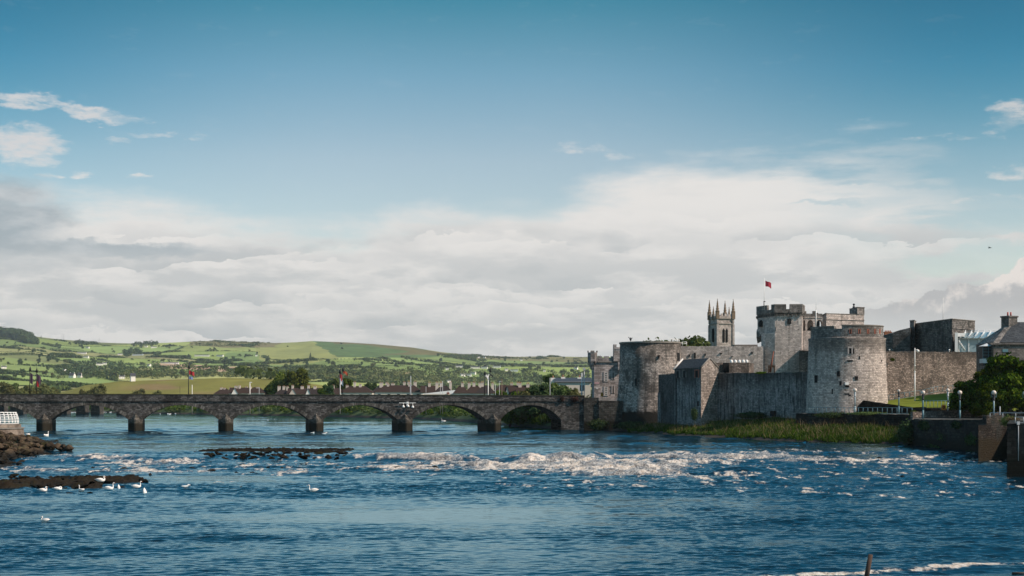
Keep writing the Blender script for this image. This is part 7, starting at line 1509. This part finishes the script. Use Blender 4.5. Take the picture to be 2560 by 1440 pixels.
def swan(px, py, pose, rz, lb, s=1.0, legs=False, up_=False):
    Y = (CH+(0 if up_ else .6))*F/(py-1000); zb = 0 if up_ else -.6; x = (px-1280)/F*Y
    t = thing('swan', lb, 'swan', (x, Y, zb+(.02 if not legs else .36)), 'swans on the river'); t.rotation_euler = (0, 0, rz); t.scale = (s,)*3
    link('body', tail_up if pose == 'tail' else SW[pose], t)
    if pose != 'tail': link('wing', wing, t); link('wing', wing2, t)
    if pose in beak: link('beak', beak[pose], t)
    if legs:
        mb = MB()
        for dy in (-.08, .08): mb.tube((.02, dy, -.36), (.0, dy, .0), .02, .025, 6); mb.box((.07, dy, -.37), (.16, .09, .02))
        o = mb.build('legs', m_bleg); o.parent = t
S0 = .70
swan(108, 1228.5, 'fold', .0, 'leftmost swan with its neck folded back, near the large shelf', S0)
swan(145, 1225, 'back', .1, 'swan preening over its back, second from the left', S0)
swan(203, 1228, 'up', 2.4, 'swan facing left in the middle of the line', .66)
swan(252, 1214, 'fold', .0, 'swan standing on the dark ledge with tail stretched left', .82, True)
swan(273, 1223.5, 'up', .1, 'swan with upright neck facing right below the standing one', .76)
swan(297, 1221, 'tail', 0, 'small white rump of a swan beside the upright swan', .6)
swan(342, 1219, 'up', .35, 'upright swan facing right at the right end of the ledge', .72)
swan(361.5, 1234, 'tail', 0, 'swan tipped tail up at the right end of the group', .85)
swan(783, 1228.5, 'up', math.pi, 'lone swan in open water facing left', .72)
swan(112, 1304, 'fold', math.pi-.3, 'single swan nearest the camera at the lower left', .55)
swan(116.5, 1091, 'up', 1.3, 'distant white swan upright above the boulder heap', 1.25, up_=True)
swan(70, 1088, 'back', 0, 'distant swan lying flat beside the left bastion', .9, up_=True)
swan(1109, 1054.5, 'up', math.pi, 'distant swan beyond the bridge under the second arch from the right', 1.25, up_=True)
m_gull = m_white
gull_me = loft([(-.22,.06,.01,.01,0),(-.12,.05,.05,.04,0),(.02,.04,.07,.06,0),(.12,.07,.05,.05,0),(.17,.13,.04,.04,0),(.22,.12,.02,.02,0),(.26,.11,.008,.008,0)], m_gull, 'gull')
for px, py, s, lb in [(463,1220,1.6,'gull sitting on a flat rock in open water'),(780,1084,1.9,'left of two white gulls near the fourth pier'),(811,1085.5,2.2,'right of two white gulls near the fourth pier')]:
    dn = py > 1112; Y = (CH+(.6 if dn else 0))*F/(py-1000); o = link('gull', gull_me, None, ((px-1280)/F*Y, Y, (-.55 if dn else .02))); o.scale = (s,)*3; tag(o, lb, 'gull', 'gulls on the water')
rr = random.Random(3)
for k in range(34):
    px = rr.uniform(168, 212) if k < 18 else rr.choice([rr.uniform(255, 290), rr.uniform(395, 440), rr.uniform(615, 700)]); py = 1031.5 if k < 18 else (1031.5 if px < 300 else 1035.5 if px < 450 else 1050+rr.uniform(-3, 2)); Y = CH*F/(py-1000)*rr.uniform(.97, 1.0)
    o = link('gull', gull_me, None, ((px-1280)/F*Y, Y, .02)); s = rr.uniform(2.0, 3.2) if px < 450 else 1.4; o.scale = (s,)*3; o.rotation_euler = (0, 0, rr.uniform(0, 6)); tag(o, 'tiny white bird resting on the water beyond the bridge', 'gull', 'tiny birds on the far water')
# post in the water
Y = 52; a, b2 = P(2163, 1460, Y), P(2176.5, 1386, Y); mb = MB(); mb.prism([(a.x-.07, Y-.07), (a.x+.07, Y-.07), (a.x+.07, Y+.07), (a.x-.07, Y+.07)], 0, 1)
mb = MB(); mb.tube(a, b2, .095, .085, 8); tag(mb.build('mooring_post', simple('rotten_wood', (0.07, 0.045, 0.035), .95, .4, 6), None, tuple(a)), 'leaning dark wooden post sticking out of the near water', 'post')
Y = (CH+.6)*F/434; mb = MB(); x = (2552-1280)/F*Y; mb.tube((x-.35, Y, -.58), (x+.5, Y+.1, -.57), .04, .03, 6); tag(mb.build('stick', simple('wet_wood', (0.06, 0.04, 0.03), .6), None, (x, Y, -.6)), 'small floating stick at the bottom right corner', 'stick')
# bird in the sky
c_ = P(2475, 620, 180); t = thing('flying_bird', 'small dark bird gliding in the sky at the right', 'bird', c_); mb = MB(); mb.tube((c_.x-.22, c_.y, c_.z), (c_.x+.2, c_.y, c_.z+.03), .05, .03, 6); mb.build('body', simple('bird_grey', (0.12, 0.15, 0.17)), t)
for s in (-1, 1): mb = MB(); mb.poly([(c_.x-.08, c_.y, c_.z+.03), (c_.x+.1, c_.y, c_.z+.03), (c_.x+s*.30, c_.y+.45*s, c_.z+.10), (c_.x+s*.42, c_.y+.55*s, c_.z+.06)]); mb.poly([(c_.x-.08, c_.y, c_.z+.05), (c_.x+.1, c_.y, c_.z+.05), (c_.x+s*.30, c_.y+.45*s, c_.z+.12), (c_.x+s*.42, c_.y+.55*s, c_.z+.06)]); mb.build('wing', simple('wing_grey', (0.14, 0.17, 0.19)), t)
# ================================================================ haze
m_haze = bpy.data.materials.new('haze_air'); m_haze.use_nodes = True; T = NT(m_haze.node_tree); T.n.clear()
pv = T.new('ShaderNodeVolumePrincipled'); o_ = T.new('ShaderNodeOutputMaterial'); T.l.new(pv.outputs[0], o_.inputs['Volume'])
T.put(pv.inputs['Color'], (0.78, 0.86, 0.90, 1)); pv.inputs['Density'].default_value = 4.0e-5; pv.inputs['Anisotropy'].default_value = 0.2
mb = MB(); mb.prism([(-6000, -400), (6500, -400), (6500, 8600), (-6000, 8600)], -6, 480, bot=True)
hz = mb.build('haze', m_haze); tag(hz, None, None, None, 'stuff')
